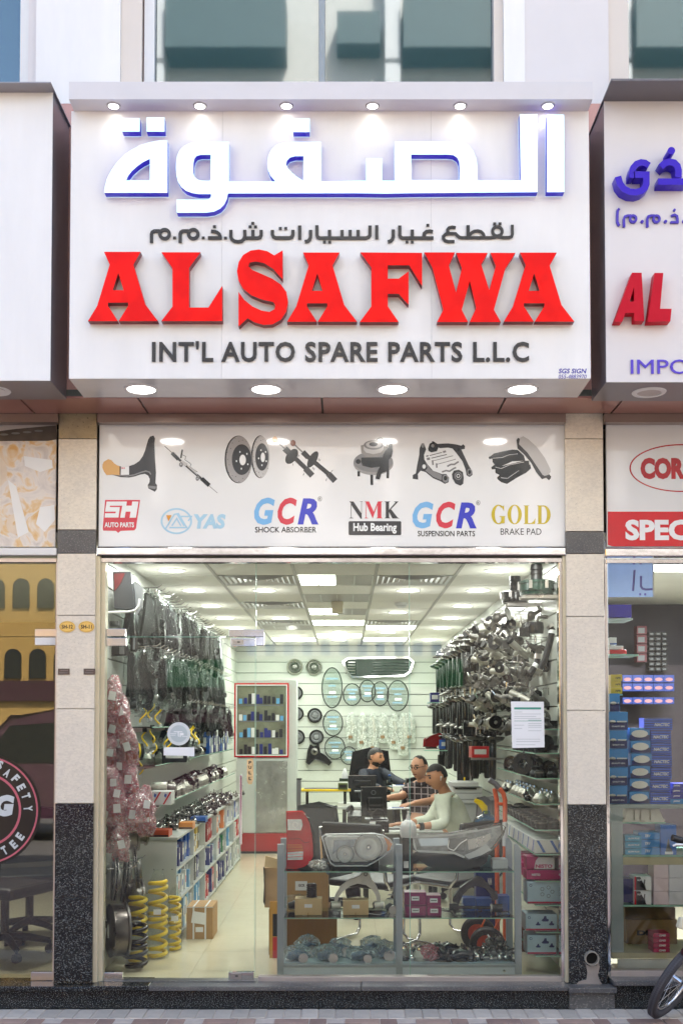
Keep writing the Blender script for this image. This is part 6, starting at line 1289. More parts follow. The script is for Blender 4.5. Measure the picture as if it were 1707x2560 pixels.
# ================= glass shelves on the right wall near the window =================
RS = [(1823, 'topmost'), (1883, 'second'), (1946, 'third'), (2010, 'fourth'), (2075, 'fifth'), (2136, 'sixth'), (2203, 'seventh'), (2263, 'eighth'), (2331, 'ninth'), (2390, 'lowest')]
XO = 1.20; shz = []
for k, (py, nm) in enumerate(RS):
    z = P(1399, py, 6.9).z; shz.append(z); y1 = 8.6 if k < 6 else 7.5
    t = thing('glass_shelf', '%s glass shelf on the right wall beside the window' % nm, 'shelf', (XR, 6.9, z), 'glass shelves on the right wall')
    put('glass', MB().box(XO, XR - .012, 6.9, y1, z - .008, z), M['shelf_glass'], t); put('front_edge', MB().box(XO, XR - .012, 6.898, 6.9, z - .008, z).box(XO - .002, XO, 6.9, y1, z - .008, z), M['glass_edge'], t)
    br_ = MB()
    for yy in (7.05, 7.45) + ((7.95, 8.4) if k < 6 else ()): br_.prism([(XR - .012, z - .009), (XO + .03, z - .009), (XO + .03, z - .018), (XR - .012, z - .05)], yy, yy + .005)
    put('bracket', br_, M['steel'], t, kind='stuff')
def mount_thing(kind):
    t = thing('engine_mount', 'x', 'engine mount', (0, 0, 0), 'black mounts on the right-hand shelves')
    if kind == 0: put('body', MB().lathe([(.0001, 0), (.045, 0), (.048, .02), (.03, .04), (.034, .06), (.015, .07), (.0001, .07)], n=18).bx((.05, 0, .01), .05, .04, .014), M['black'], t, smooth=30); put('stud', MB().cyl((0, 0, .06), (0, 0, .095), .006, n=8), M['chrome'], t)
    elif kind == 1: put('body', MB().lathe([(.02, -.03), (.05, -.03), (.055, 0), (.05, .03), (.02, .03)], (0, 0, .056), (.2, 1, 0), 20).bx((.06, 0, .03), .09, .05, .03), M['blackg'], t, smooth=30); put('sleeve', MB().lathe([(.01, -.035), (.02, -.035), (.02, .035), (.01, .035)], (0, 0, .056), (.2, 1, 0), 14), M['iron'], t, smooth=30)
    else: put('cup', MB().lathe([(.0001, 0), (.035, 0), (.04, .03), (.036, .05), (.024, .055), (.02, .04)], n=18), M['black'], t, smooth=30); put('ring', MB().lathe([(.037, .03), (.043, .03), (.043, .042), (.037, .042)], n=18), M['iron'], t, smooth=30)
    return t
mm_ = [Maker(mount_thing(k)) for k in range(3)]; MN = ['round black engine mount with a stud', 'black engine mount lying on its side', 'black rubber cup bushing']
for k in (0, 1, 2, 3, 4):
    n = 0
    for i in range(10 if k > 1 else 8):
        for j in range(1 if k < 2 else 2):
            y = 7.0 + .155 * i + .04 * j; q = (2 if k == 4 else (i + j + k) % 3)
            if k == 3: lay(R.choice((3, 4, 4)), XO + .05 + .08 * j, y, shz[k] + .001, 'on the fourth right-hand shelf, %s from the window, %s' % (ORD[i], ('outer', 'inner')[j]), 'on the fourth right-hand shelf', 1.3); continue
            mm_[q].at((XO + .05 + (.09 * j if k > 1 else .03), y, shz[k] + .001), (0, 0, R.uniform(-1, 1)), '%s on the %s right-hand shelf, %s from the window, %s' % (MN[q], RS[k][1], ORD[i], ('outer', 'inner')[j]), scale=(1.0 if k < 3 else 1.05) * R.uniform(.85, 1.05) * (1.15 if k < 2 else .95))
# black round thing on the third shelf
p = P(1308, 1930, 7.3); t = thing('hose_elbow', 'large black ribbed elbow coil on the third right-hand shelf', 'hose', (p.x, 7.3, shz[2] + .001)); 
put('coil', MB().lathe([(.03, -.035), (.07, -.035), (.075, 0), (.07, .035), (.03, .035), (.03, -.035)], (p.x, 7.3, shz[2] + .077), (.3, 1, 0), 26), M['black'], t, smooth=30); put('neck', MB().tube([(p.x, 7.3, shz[2] + .13), (p.x + .06, 7.28, shz[2] + .135), (p.x + .1, 7.27, shz[2] + .12)], .03, 12), M['black'], t, smooth=40)
# blue-white wrapped long boxes on the sixth shelf
for k in range(7):
    y = 6.93 + .20 * k; z = shz[5] + .001; t = thing('wrapped_box', 'white box with diagonal blue stripes on the sixth right-hand shelf, %s from the window' % ORD[k], 'box', (XO + .09, y, z), 'blue striped boxes on the sixth right-hand shelf')
    put('carton', MB().box(XO + .003, XR - .03, y, y + .19, z, z + .085), bmat('white'), t, bevel=.002)
    for j in range(2):
        x_ = XO + .01 + .085 * j; put('stripe', MB().prism([(x_, z + .08), (x_ + .018, z + .08), (x_ + .06, z + .005), (x_ + .042, z + .005)], y - .001, y - .0002), mat('stripe_blue', (70, 110, 180), .4), t)
    put('stripe', MB().add([(XO + .002, y + .03, z + .08), (XO + .002, y + .06, z + .08), (XO + .002, y + .11, z + .005), (XO + .002, y + .08, z + .005)], [(0, 1, 2, 3)]), mat('stripe_blue', (70, 110, 180)), t)
# magenta boxes
mg = mat('magenta_carton', (180, 10, 96), .3, coat=.2)
def named_box(lab, x0, x1, y0, y1, Yq, dep, m, word_=None, wb=None, wm=None, grp=None, z0=None, bold=.04, shear=.0):
    a, b = P(x0, y1, Yq), P(x1, y0, Yq); za = a.z if z0 is None else z0; zb_ = za + (b.z - a.z)
    t = thing('parts_box', lab, 'box', ((a.x + b.x) / 2, Yq, za), grp); put('carton', MB().box(a.x, b.x, Yq, Yq + dep, za, zb_), m, t, bevel=.0015)
    if word_: letters(word_, wb, Yq - .0012, wm or M['paper'], t, .0008, bold=bold, shear=shear)
    return t, a, b, za, zb_
t, a, b, za, zb_ = named_box('magenta and white box with red lettering, upper one on the seventh shelf', 1336, 1386, 2143, 2173, 6.98, .16, M['paper'], 'NISTO', (1339, 2162, 1380, 2171), mg, z0=shz[6] + .062)
put('magenta_corner', MB().prism([XZ(x, y, 6.975) for x, y in ((1315, 2142), (1345, 2143), (1338, 2153), (1334, 2173), (1316, 2173))], 6.97, 7.1), mg, t)
named_box('flat magenta box lying under the white-fronted one', 1316, 1398, 2176, 2199, 6.95, .15, mg, 'NISTO', (1329, 2185, 1350, 2191), M['paper'], z0=shz[6] + .001)
for k in range(4): named_box('dark magenta box stacked behind the white-fronted one, %s from the window' % ORD[k], 1305 - k, 1335 - k, 2120, 2150, 7.15 + .17 * k, .15, mg, z0=shz[6] + .001, grp='magenta boxes on the seventh shelf')
# blue-white printed boxes
pb = mat('pale_blue_print', (172, 200, 214), .3, var=.14, vs_=5); pbd = mat('navy_print', (36, 50, 104), .4, var=.3, vs_=40)
for k, (y0, y1, sh, nm) in enumerate(((2203, 2258, 7, 'upper'), (2288, 2330, 8, 'middle'), (2332, 2380, 9, 'lower'))):
    x0, x1 = ((1318, 1396), (1314, 1392), (1318, 1390))[k]
    t, a, b, za, zb_ = named_box('%s pale blue box printed with a drawing of car parts, right-hand shelves' % nm, x0, x1, y0, y1, 6.93, .16, pb, z0=shz[sh] + .001, grp='pale blue boxes on the right-hand shelves')
    W_ = b.x - a.x; put('red_band', MB().box(a.x + .001, b.x - .001, 6.9285, 6.9298, za + .002, za + .014), mat('band_crimson', (170, 20, 60), .4), t)
    cx, cz = a.x + W_ * .62, za + (zb_ - za) * .55
    if k == 0:
        for q in ell(0, 0, 1, 1, 5): put('drawing', MB().lathe([(.009, 0), (.012, 0), (.012, .0008), (.009, .0008)], (cx + q[0] * .035, 6.9292, cz + q[1] * .028), (0, -1, 0), 14), M['grey'], t)
    else:
        for q, s_ in (((-.045, -.012), .8), ((0, .018), 1.2), ((.04, -.01), .9)): put('drawing', MB().prism([(cx + q[0] + u * .02 * s_, cz + q[1] + v * .014 * s_) for u, v in ((-1, -.6), (-.4, .2), (-.2, 1), (.3, 1), (.4, .1), (1, -.3), (.8, -1), (-.6, -1))], 6.9285, 6.9295), pbd, t)
    put('logo', MB().lathe([(.006, 0), (.009, 0), (.009, .001), (.006, .001)], (a.x + .022, 6.9292, zb_ - .022), (0, -1, 0), 16), pbd, t); print3('JP SUSPENSION PARTS' if False else 'SUSPENSION PARTS', (a.x + W_ * .6, 6.9278, za + .008), .05, .006, M['paper'], t)
# brown stack at the bottom right
for k in range(3): named_box('dark brown flat carton in the low stack at the right wall, %s from the floor' % ORD[k], 1304, 1335, 2400 - 18 * k, 2418 - 18 * k, 7.6, .2, mat('dark_card', (96, 54, 40), .6), z0=ZF + .001 + .06 * k, grp='brown cartons at the right wall')

# ================= display case =================
Yd, Yd2 = 6.83, 7.22
dc = thing('display_case', 'blue-grey framed glass display case with car lamps on top behind the window', 'display case', tuple(P(1000, 2442, Yd)))
ztop = P(1000, 2112, Yd).z; zb0 = ZF; zb1 = P(1000, 2412, Yd).z; zs1 = P(1000, 2180, Yd).z; zs2 = P(1000, 2296, Yd).z
def dX(px): return P(px, 2300, Yd).x
for (pa, pb_) in ((693, 709), (990, 1006), (1287, 1303)):
    for yy, lab in ((Yd, None), (Yd2 - .03, None)):
        pol = [(dX(pa), zb0), (dX(pb_), zb0), (dX(pb_), ztop - (.03 if pb_ == 1303 else 0)), (dX(pb_) - .012, ztop - (.01 if pb_ == 1303 else 0)), ((dX(pa) + dX(pb_)) / 2, ztop), (dX(pa), ztop)]
        put('post', MB().prism(pol, yy, yy + .03), M['cab'], dc, bevel=.002)
for nm, z in (('glass_shelf', zs1), ('glass_shelf', zs2)):
    for (pa, pb_) in ((709.5, 989.5), (1006.5, 1286.5)):
        put(nm, MB().box(dX(pa), dX(pb_), Yd + .006, Yd2 - .004, z - .006, z), M['shelf_glass'], dc); put('shelf_edge', MB().box(dX(pa), dX(pb_), Yd + .004, Yd + .006, z - .006, z), M['glass_edge'], dc)
put('base_board', MB().box(dX(709), dX(1287), Yd + .002, Yd2, zb1 - .02, zb1), M['cab'], dc, bevel=.002); put('base_top', MB().box(dX(709), dX(1287), Yd + .03, Yd2 - .01, zb1 + .0005, zb1 + .0025), M['cabp'], dc)
put('kick_panel', MB().box(dX(709), dX(1287), Yd + .012, Yd + .02, zb0 + .004, zb1 - .021), M['cabp'], dc)
put('lock', MB().lathe([(.0001, 0), (.007, 0), (.007, .01), (.004, .012)], (dX(1260), Yd + .012, (zb0 + zb1) / 2), (0, -1, 0), 14), M['chrome'], dc, smooth=30)
q2_ = lambda x, y: (620 + x / 3.733, 1780 + y / 3.733)
q3_ = lambda x, y: (1000 + x / 3.733, 1780 + y / 3.733)
clear = glassy('lamp_cover', (.97, .98, .98))
def pr_(name, pts, f, Ya, Yb_, m, par, bevel=0, smooth=0):
    pts2 = [f(*p) for p in pts]; return put(name, MB().prism([XZ(x, y, Ya) for x, y in pts2], Ya, Yb_), m, par, bevel=bevel)
def rb(name, pts, f, w, Ya, dep, m, par, closed=True):
    pts2 = [f(*p) for p in pts]; return put(name, curve_mesh(name, [[XZ(x, y, Ya) for x, y in q] for q in ribbon(pts2, w, closed)], dep, m, Ya, ORG[par.name]), None, par)
lensr = mat('ruby_lens', (206, 2, 16), .1, coat=.3, var=.1, emit=(150, 0, 10), es=.0)
t = thing('tail_light', 'large upright red car tail light standing on the left of the display case', 'tail light', tuple(P(748, 2176, 6.95)))
pr_('housing', [(470, 960), (560, 1000), (600, 1100), (625, 1250), (620, 1380), (560, 1440), (480, 1470), (370, 1468), (365, 960)], q2_, 7.0, 7.1, M['blackg'], t, .006)
pr_('red_lens', [(358, 945), (500, 940), (535, 965), (565, 1040), (585, 1140), (596, 1240), (598, 1350), (565, 1410), (520, 1440), (440, 1462), (358, 1466)], q2_, 6.93, 7.0, lensr, t, .012)
pr_('white_lens', [(370, 1008), (495, 1008), (508, 1055), (492, 1105), (370, 1105)], q2_, 6.922, 6.935, mat('clear_reflector', (214, 214, 214), .12, metal=.6, var=.25, vs_=60), t, .002)
pr_('amber_lens', [(370, 1242), (500, 1242), (512, 1300), (370, 1312)], q2_, 6.922, 6.935, mat('amber_lens', (214, 100, 24), .12, coat=.6), t, .002)
pr_('lower_reflector', [(370, 1314), (512, 1304), (508, 1380), (370, 1382)], q2_, 6.922, 6.935, mat('clear_reflector', (214, 214, 214)), t, .002)
for k in range(5): rb('red_rib', [(370, 1255 + 26 * k), (512, 1252 + 25 * k)], q2_, 1.1, 6.918, .004, lensr, t, False)
rb('crease', [(380, 1190), (480, 1185), (530, 1225), (575, 1215)], q2_, 1.0, 6.925, .004, mat('dark_red', (110, 4, 14), .2), t, False)
rb('bulb_ring', ell(440, 1055, 22, 24, 18), q2_, .9, 6.918, .004, M['steel'], t)
# headlight, left
t = thing('headlight', 'clear rectangular-ended headlight with an amber corner on the display case', 'headlight', tuple(P(893, 2170, 6.95)))
hl = [(690, 1170), (722, 1148), (1180, 1140), (1262, 1156), (1325, 1195), (1355, 1240), (1335, 1295), (1262, 1352), (1185, 1400), (1110, 1440), (810, 1440), (770, 1415), (735, 1330)]
pr_('housing', [(700, 1180), (730, 1160), (1180, 1150), (1340, 1230), (1180, 1420), (1120, 1455), (790, 1452), (740, 1400)], q2_, 7.0, 7.12, M['blackg'], t, .01)
pr_('reflector', [(712, 1185), (735, 1165), (1180, 1156), (1260, 1172), (1310, 1210), (1330, 1245), (1240, 1345), (1170, 1385), (1100, 1400), (800, 1400), (770, 1380)], q2_, 6.985, 7.0, mat('lamp_reflector', (246, 247, 248), .35, var=.12, vs_=30), t)
rb('chrome_rim', hl, q2_, 2.6, 6.952, .03, mat('silver_trim', (226, 228, 232), .2, metal=.3), t)
rb('inner_trim', [(745, 1180), (1170, 1168), (1240, 1185), (1290, 1225), (1250, 1310), (1170, 1365), (1090, 1385), (810, 1385), (790, 1360)], q2_, 1.6, 6.965, .012, M['white'], t)
pr_('dark_recess', [(800, 1200), (1010, 1190), (990, 1260), (850, 1275), (790, 1330)], q2_, 6.975, 6.984, mat('lamp_grey', (150, 158, 170), .15, metal=.5, var=.3, vs_=30), t)
for k in range(5): rb('flute', [(800 + 40 * k, 1200), (805 + 40 * k, 1250)], q2_, .8, 6.972, .003, M['grey'], t, False)
for cx, cy, r_ in ((1125, 1265, 112), (905, 1330, 72)):
    rb('shadow_ring', ell(cx, cy, r_ * 1.12, r_ * 1.12, 30), q2_, 1.6, 6.966, .004, M['grey'], t)
    p = P(*q2_(cx, cy), 6.97); rr = r_ / 3.733 / 393
    put('bowl', MB().lathe([(rr, 0), (rr * 1.03, .004), (rr, .006), (rr * .8, -.012), (rr * .5, -.022), (rr * .2, -.026)], p, (0, -1, 0), 30), mat('lamp_bowl', (250, 250, 252), .3, var=.05), t, smooth=40); put('bowl_ring', MB().lathe([(rr * .96, .004), (rr * 1.05, .004), (rr * 1.05, .010), (rr * .96, .010)], p, (0, -1, 0), 32), M['white'], t, smooth=30); put('bulb', MB().ball(p + Vector((0, .0, 0)), rr * .22), M['chrome'], t, smooth=60)
rb('bowl_trim', ell(1125, 1265, 135, 120, 24, 60, 300), q2_, 2.0, 6.962, .006, M['steel'], t, False)
pr_('amber_lens', [(1270, 1175), (1300, 1190), (1345, 1235), (1325, 1290), (1298, 1305), (1302, 1250)], q2_, 6.945, 6.965, mat('amber_bright', (236, 130, 30), .1, coat=.6), t)
pr_('clear_cover', [(x, y) for x, y in hl], q2_, 6.940, 6.944, clear, t)
pr_('mounting_tab', [(690, 1370), (735, 1380), (750, 1440), (762, 1500), (745, 1520), (722, 1500), (705, 1440), (670, 1425)], q2_, 6.97, 6.985, M['grey'], t, .003)
# headlight, right
t = thing('headlight', 'long swept-back headlight with a dark lower housing on the display case', 'headlight', tuple(P(1130, 2170, 6.95)))
h2 = [(86, 1162), (125, 1148), (300, 1146), (470, 1135), (700, 1098), (940, 1048), (985, 1078), (965, 1150), (905, 1250), (820, 1330), (700, 1378), (620, 1385), (500, 1332), (175, 1322), (135, 1290)]
pr_('lower_housing', [(15, 1400), (130, 1322), (480, 1335), (620, 1390), (740, 1365), (820, 1330), (815, 1400), (760, 1440), (600, 1465), (330, 1462), (260, 1445), (180, 1390), (90, 1410), (20, 1420)], q3_, 6.96, 7.15, M['blackg'], t, .008)
pr_('housing', [(100, 1160), (470, 1145), (940, 1062), (955, 1140), (800, 1340), (620, 1390), (180, 1320)], q3_, 7.0, 7.12, M['blackg'], t, .01)
pr_('dark_interior', [(100, 1170), (470, 1150), (935, 1068), (945, 1140), (860, 1260), (720, 1350), (620, 1372), (500, 1325), (180, 1315)], q3_, 6.985, 7.0, mat('lamp_dark_reflector', (150, 152, 156), .25, var=.5, vs_=14), t)
rb('light_guide', [(720, 1098), (480, 1150), (300, 1162), (110, 1170), (150, 1300), (500, 1318), (600, 1360)], q3_, 5.2, 6.962, .014, mat('white_guide', (232, 234, 236), .15, metal=.3), t, False)
rb('chrome_brow', [(120, 1158), (470, 1150), (700, 1118), (930, 1072)], q3_, 3.4, 6.955, .012, mat('silver_trim', (226, 228, 232)), t, False)
pr_('blue_grey_lens', [(170, 1185), (450, 1178), (440, 1250), (195, 1258)], q3_, 6.972, 6.984, mat('pale_lens', (196, 206, 220), .08, metal=.6, var=.1), t)
pr_('projector_box', [(455, 1190), (620, 1180), (590, 1300), (450, 1290)], q3_, 6.965, 6.984, mat('lamp_box', (96, 96, 98), .2, metal=.5), t, .004)
rb('projector_ring', [(455, 1200), (445, 1270), (500, 1300), (560, 1230), (625, 1190)], q3_, 2.2, 6.955, .008, M['chrome'], t, False)
pr_('chrome_fin', [(600, 1340), (720, 1290), (800, 1230), (850, 1290), (760, 1340), (640, 1378)], q3_, 6.962, 6.975, mat('silver_trim', (226, 228, 232)), t)
pr_('reflector', [(630, 1200), (840, 1140), (850, 1180), (780, 1250), (640, 1290)], q3_, 6.968, 6.98, M['steel'], t)
rb('outline_rim', h2, q3_, 1.6, 6.950, .03, M['blackg'], t)
pr_('clear_cover', h2, q3_, 6.940, 6.944, clear, t)
# white spray bottle
p = P(1020, 2094, 6.885); t = thing('spray_bottle', 'round white plastic bottle between the two headlights', 'bottle', (p.x, 6.885, p.z))
put('body', MB().lathe([(.0001, 0), (.046, 0), (.052, .03), (.052, .065), (.042, .092), (.016, .11), (.014, .12), (.0001, .12)], p, n=24), M['white'], t, smooth=40); put('nozzle', MB().lathe([(.0001, .12), (.012, .12), (.01, .14), (.006, .142), (.006, .165), (.0001, .165)], p, n=14), M['white'], t, smooth=30)
put('black_label', MB().lathe([(.0425, .0), (.0455, .018), (.0455, .022)], p + Vector((0, 0, -.0005)), n=24), M['black'], t, smooth=30)
t = thing('dark_bracket', 'dark bracket block under the white bottle', 'bracket', (p.x, 6.885, zs1)); put('block', MB().box(p.x - .04, p.x + .03, 6.86, 6.93, zs1 + .001, p.z - .001), M['blackg'], t, bevel=.006); put('plate', MB().box(p.x - .03, p.x, 6.85, 6.86, zs1 + .02, zs1 + .06), M['white'], t)
# small boxes at the right end of the top shelf
named_box('small pale box with a printed part at the right end of the display case top', 1231, 1269, 2148, 2170, 6.96, .14, mat('pale_grey_carton', (206, 214, 220), .4), None, z0=zs1 + .001)
named_box('small grey-blue box between the right headlight and the pale box', 1206, 1230, 2146, 2170, 7.05, .12, mat('teal_carton', (120, 156, 164), .4), None, z0=zs1 + .001)
p = P(1250, 2160, 6.955); named_box('white box with red and blue marks behind the left headlight', 948, 984, 2120, 2172, 7.14, .08, M['paper'], None, z0=zs1 + .001)
# crumpled bag under the tail light
def crumple(name, lab, cx, cz, yq, w, h, d_, m, seed, cat='bag', inner=None, grp=None):
    r = random.Random(seed); t = thing(name, lab, cat, (cx, yq, cz), grp); b = MB(); n, k_ = 14, 7; vs2 = []
    for i in range(k_ + 1):
        a = PI * i / k_ - PI / 2
        for k in range(n):
            u = 2 * PI * k / n; q = 1 + r.uniform(-.3, .22); vs2.append((cx + w / 2 * math.cos(a) ** .7 * math.cos(u) * q if math.cos(a) > 0 else cx, yq + d_ / 2 * max(0, math.cos(a)) ** .7 * math.sin(u) * q, cz + max(.0, h / 2 + h / 2 * math.sin(a) * (1 + r.uniform(-.2, .2)))))
    b.add(vs2, [(i * n + k, i * n + (k + 1) % n, (i + 1) * n + (k + 1) % n, (i + 1) * n + k) for i in range(k_) for k in range(n)]); put('film', b, m, t)
    if inner: put('contents', MB().tube([(cx - w * .3, yq, cz + h * .3), (cx, yq - .01, cz + h * .42), (cx + w * .3, yq + .01, cz + h * .3)], [h * .2, h * .32, h * .2], 10), inner, t, smooth=40); put('fitting', MB().lathe([(.0001, 0), (h * .3, 0), (h * .3, .03), (.0001, .03)], (cx + w * .22, yq - d_ * .2, cz + h * .25), (0, -1, 0), 14), M['steel'], t, smooth=30)
    return t
p = P(793, 2178, 6.9); crumple('plastic_bag', 'crumpled clear plastic bag between the tail light and the left headlight', p.x, zs1 + .001, 6.93, .12, .06, .1, film('white_bag', cover=.8, body=(.8, .8, .78)), 3)
# middle shelf, left half
def beige(x0, x1, y0, y1, Yq, lab, z0): 
    t, a, b, za, zb_ = named_box(lab, x0, x1, y0, y1, Yq, .11, M['card2'], z0=z0); p0 = ((a.x + b.x) / 2, (za + zb_) / 2)
    put('paper_label', MB().box(p0[0] - .024, p0[0] + .024, Yq - .0012, Yq - .0002, p0[1] - .004, p0[1] + .018), M['paper'], t); put('seal_tape', MB().box(p0[0] - .004, p0[0] + .002, Yq - .001, Yq - .0002, za, za + .016), M['card'], t); return zb_
z1_ = beige(737, 804, 2252, 2293, 6.92, 'beige box with a black ribbed bushing on it, left in the display case', zs2 + .001); z2_ = beige(857, 921, 2254, 2291, 6.92, 'beige box under the silver arch-shaped arm in the display case', zs2 + .001)
for x, y, zz, lab, rot in ((779, 2238, z1_, 'black ribbed rubber bushing standing on the left beige box', 0), (882, 2236, z2_, 'black ribbed rubber bushing lying on the beige box under the silver arm', .25)):
    p = P(x, 2250, 6.97); t = thing('ribbed_bushing', lab, 'bushing', (p.x, 6.975, zz)); prof = [(.0001, 0)]
    for k in range(6): prof += [(.034, .004 + .014 * k), (.034, .010 + .014 * k), (.028, .0115 + .014 * k), (.028, .0165 + .014 * k)]
    prof += [(.0001, .088)]; ax = (math.sin(rot), 0, math.cos(rot)) if not rot else (math.sin(1.4), -.2, math.cos(1.4)); base = (p.x, 6.975, zz + .001) if not rot else (p.x - .042, 6.985, zz + .036)
    put('rubber', MB().lathe(prof, base, ax, 24), M['black'], t, smooth=30); put('sleeve', MB().lathe([(.01, -.001), (.015, -.001), (.015, .09), (.01, .09)], base, ax, 14), M['iron'], t, smooth=30)
# silver wishbone arm
qb = lambda x, y: (620 + x / 3.733, 2140 + y / 3.733)
t = thing('wishbone_arm', 'silver arch-shaped suspension arm standing in the display case', 'suspension arm', tuple(P(893, 2290, 6.97)))
pr_('arch', [(1065, 165), (1095, 152), (1130, 165), (1150, 215), (1200, 290), (1232, 370), (1238, 430), (1205, 440), (1190, 370), (1150, 310), (1100, 275), (1020, 262), (950, 285), (880, 340), (845, 390), (835, 430), (805, 430), (812, 370), (860, 290), (940, 225), (1030, 195)], qb, 6.96, 6.99, M['alucast'], t, .006)
for x in (818, 1218): p = P(*qb(x, 465), 6.975); put('bush_eye', MB().lathe([(.012, -.03), (.026, -.03), (.028, 0), (.026, .03), (.012, .03)], p, (1, .15, 0), 20), M['alucast'], t, smooth=30); put('rubber_ring', MB().lathe([(.012, -.032), (.02, -.034), (.02, -.03)], p, (1, .15, 0), 18), M['black'], t); 
p = P(*qb(1097, 172), 6.955); put('top_eye', MB().lathe([(.006, 0), (.014, 0), (.014, .012), (.006, .012)], p, (0, -1, 0), 18), M['iron'], t, smooth=30)
acr = glassy('acrylic_stand', (.9, .94, .94))
for k, (x, lab) in enumerate(((818, 'left foot of the silver arm'), (1268, 'right foot of the silver arm'))): p = P(*qb(x, 545), 6.97); t = thing('acrylic_stand', 'small clear acrylic stand under the ' + lab, 'stand', (p.x, 6.97, zs2)); put('block', MB().box(p.x - .014, p.x + .014, 6.95, 6.99, zs2 + .001, zs2 + .05), acr, t); put('foot', MB().box(p.x - .02, p.x + .02, 6.94, 7.0, zs2 + .0005, zs2 + .006), acr, t)
# bagged stuff at the back of the middle shelf
crumple('plastic_bag', 'clear bag of small parts behind the left beige box', P(745, 2250, 7.1).x, zs2 + .001, 7.1, .2, .1, .12, M['film'], 8, inner=M['black']); crumple('plastic_bag', 'clear bag at the right end of the left middle shelf', P(975, 2270, 7.0).x, zs2 + .001, 7.02, .08, .09, .1, M['film'], 9, inner=M['grey'])
# middle shelf right half: four magenta boxes, black arm, blue boxes
for k, (x0, x1, y0, y1, zz, lab) in enumerate(((1012, 1065, 2267, 2293, 0, 'lower left'), (1067, 1103, 2269, 2293, 0, 'lower right'), (1011, 1065, 2234, 2265, 1, 'upper left'), (1066, 1102, 2242, 2268, 1, 'upper right'))):
    hz_ = (P(0, y0, 6.9).z - P(0, y1, 6.9).z); z0_ = zs2 + .001 + (.0685 if k == 2 else .062 if k == 3 else 0)
    t, a, b, za, zb_ = named_box('%s magenta box of the four in the display case' % lab, x0, x1, y0, y1, 6.9, .12, mat('plum_carton', (142, 18, 92), .3, coat=.2), z0=z0_, grp='magenta boxes in the display case'); cx = (a.x + b.x) / 2
    put('paper_label', MB().box(cx - .024, cx + .024, 6.8986, 6.8998, (za + zb_) / 2 - .012, (za + zb_) / 2 + .014), M['paper'], t); put('lid_line', MB().box(a.x + .001, b.x - .001, 6.899, 6.8998, zb_ - .006, zb_ - .0045), M['black'], t); put('label_text', MB().box(cx - .018, cx + .018, 6.8982, 6.8986, (za + zb_) / 2 - .002, (za + zb_) / 2 + .004), M['grey'], t)
t = thing('wishbone_arm', 'black arch-shaped suspension arm on clear stands in the display case', 'suspension arm', tuple(P(1190, 2290, 6.97)))
qc = lambda x, y: (1000 + x / 3.733, 2140 + y / 3.733)
pr_('arch', [(500, 430), (500, 380), (560, 300), (640, 240), (700, 210), (720, 198), (760, 205), (800, 240), (860, 310), (900, 340), (905, 400), (870, 420), (845, 370), (800, 310), (740, 290), (690, 285), (640, 310), (580, 360), (545, 440)], qc, 6.96, 7.0, M['blackg'], t, .007)
pa, pb2 = P(*qc(500, 480), 6.97), P(*qc(950, 490), 6.97); put('cross_tube', MB().cyl(pa, pb2, .010, n=14), M['blackg'], t, smooth=30); put('bush_eye', MB().cyl(pa + Vector((-.03, 0, 0)), pa + Vector((.03, 0, 0)), .022, n=18), M['blackg'], t, smooth=30); put('bush_eye', MB().cyl(pb2 + Vector((-.07, 0, 0)), pb2 + Vector((.0, 0, 0)), .027, n=20), M['blackg'], t, smooth=30); put('steel_ring', MB().cyl(pb2 + Vector((-.072, 0, 0)), pb2 + Vector((-.066, 0, 0)), .0275, n=20), M['steel'], t)
p = P(*qc(745, 512), 6.96); put('link_eye', MB().lathe([(.006, -.008), (.012, -.008), (.012, .008), (.006, .008)], p, (0, 1, 0), 16), M['blackg'], t, smooth=30)
for k, x in enumerate((560, 975)): p = P(*qc(x, 545), 6.95); t = thing('acrylic_stand', 'clear acrylic stand under the %s end of the black arm' % ('left', 'right')[k], 'stand', (p.x, 6.95, zs2)); put('block', MB().box(p.x - .016, p.x + .016, 6.93, 6.96, zs2 + .001, zs2 + .07), acr, t); put('foot', MB().box(p.x - .03, p.x + .03, 6.92, 6.98, zs2 + .0005, zs2 + .006), acr, t)
for k, (x0, x1, y0) in enumerate(((1157, 1188, 2252), (1190, 1228, 2254), (1245, 1273, 2247))): named_box('small blue box at the back of the right middle shelf, %s from the left' % ORD[k], x0, x1, y0, 2284, 7.08, .1, bmat('blue'), None, z0=zs2 + .001, grp='blue boxes behind the black arm')
# bottom shelf: bagged parts and loose metal parts
for k, (x, w, h, yq) in enumerate(((743, .18, .10, 6.92), (768, .16, .13, 7.08), (817, .18, .10, 6.92), (850, .17, .11, 7.08), (902, .19, .09, 6.92), (930, .18, .12, 7.08), (962, .12, .12, 6.97))): crumple('bagged_part', 'blue-grey part in a plastic bag on the case floor, %s from the left' % ORD[k], P(x, 2400, yq).x, zb1 + .003, yq, w, h, .13, M['film_b'], 20 + k, 'bagged part', mat('blue_grey_part', (96, 118, 150), .4, metal=.4), 'bagged parts on the display case floor')
crumple('pink_bag', 'pink printed bag among the loose metal parts in the display case', P(1073, 2400, 6.9).x, zb1 + .003, 6.92, .14, .10, .08, M['film_p'], 55, 'bag'); crumple('plastic_bag', 'open clear bag spilling chrome parts at the right of the case floor', P(1250, 2405, 6.9).x, zb1 + .003, 6.93, .2, .09, .14, M['film'], 56)
for i in range(46):
    px = 1012 + (i % 15) * 18 + R.uniform(-5, 5); yy = 6.92 + .1 * (i // 15) * .9 + R.uniform(-.02, .02); p = P(px, 2400, yy)
    if 1055 < px < 1092 and yy < 7.0: continue
    lay(R.choice((0, 1, 5, 0, 4)) if px < 1190 else R.choice((1, 3, 1)), p.x, yy, zb1 + .003, 'loose on the case floor, %s from the left, %s row' % (ORD[i % 15], ORD[i // 15]), 'on the display case floor', R.uniform(1.0, 1.4))
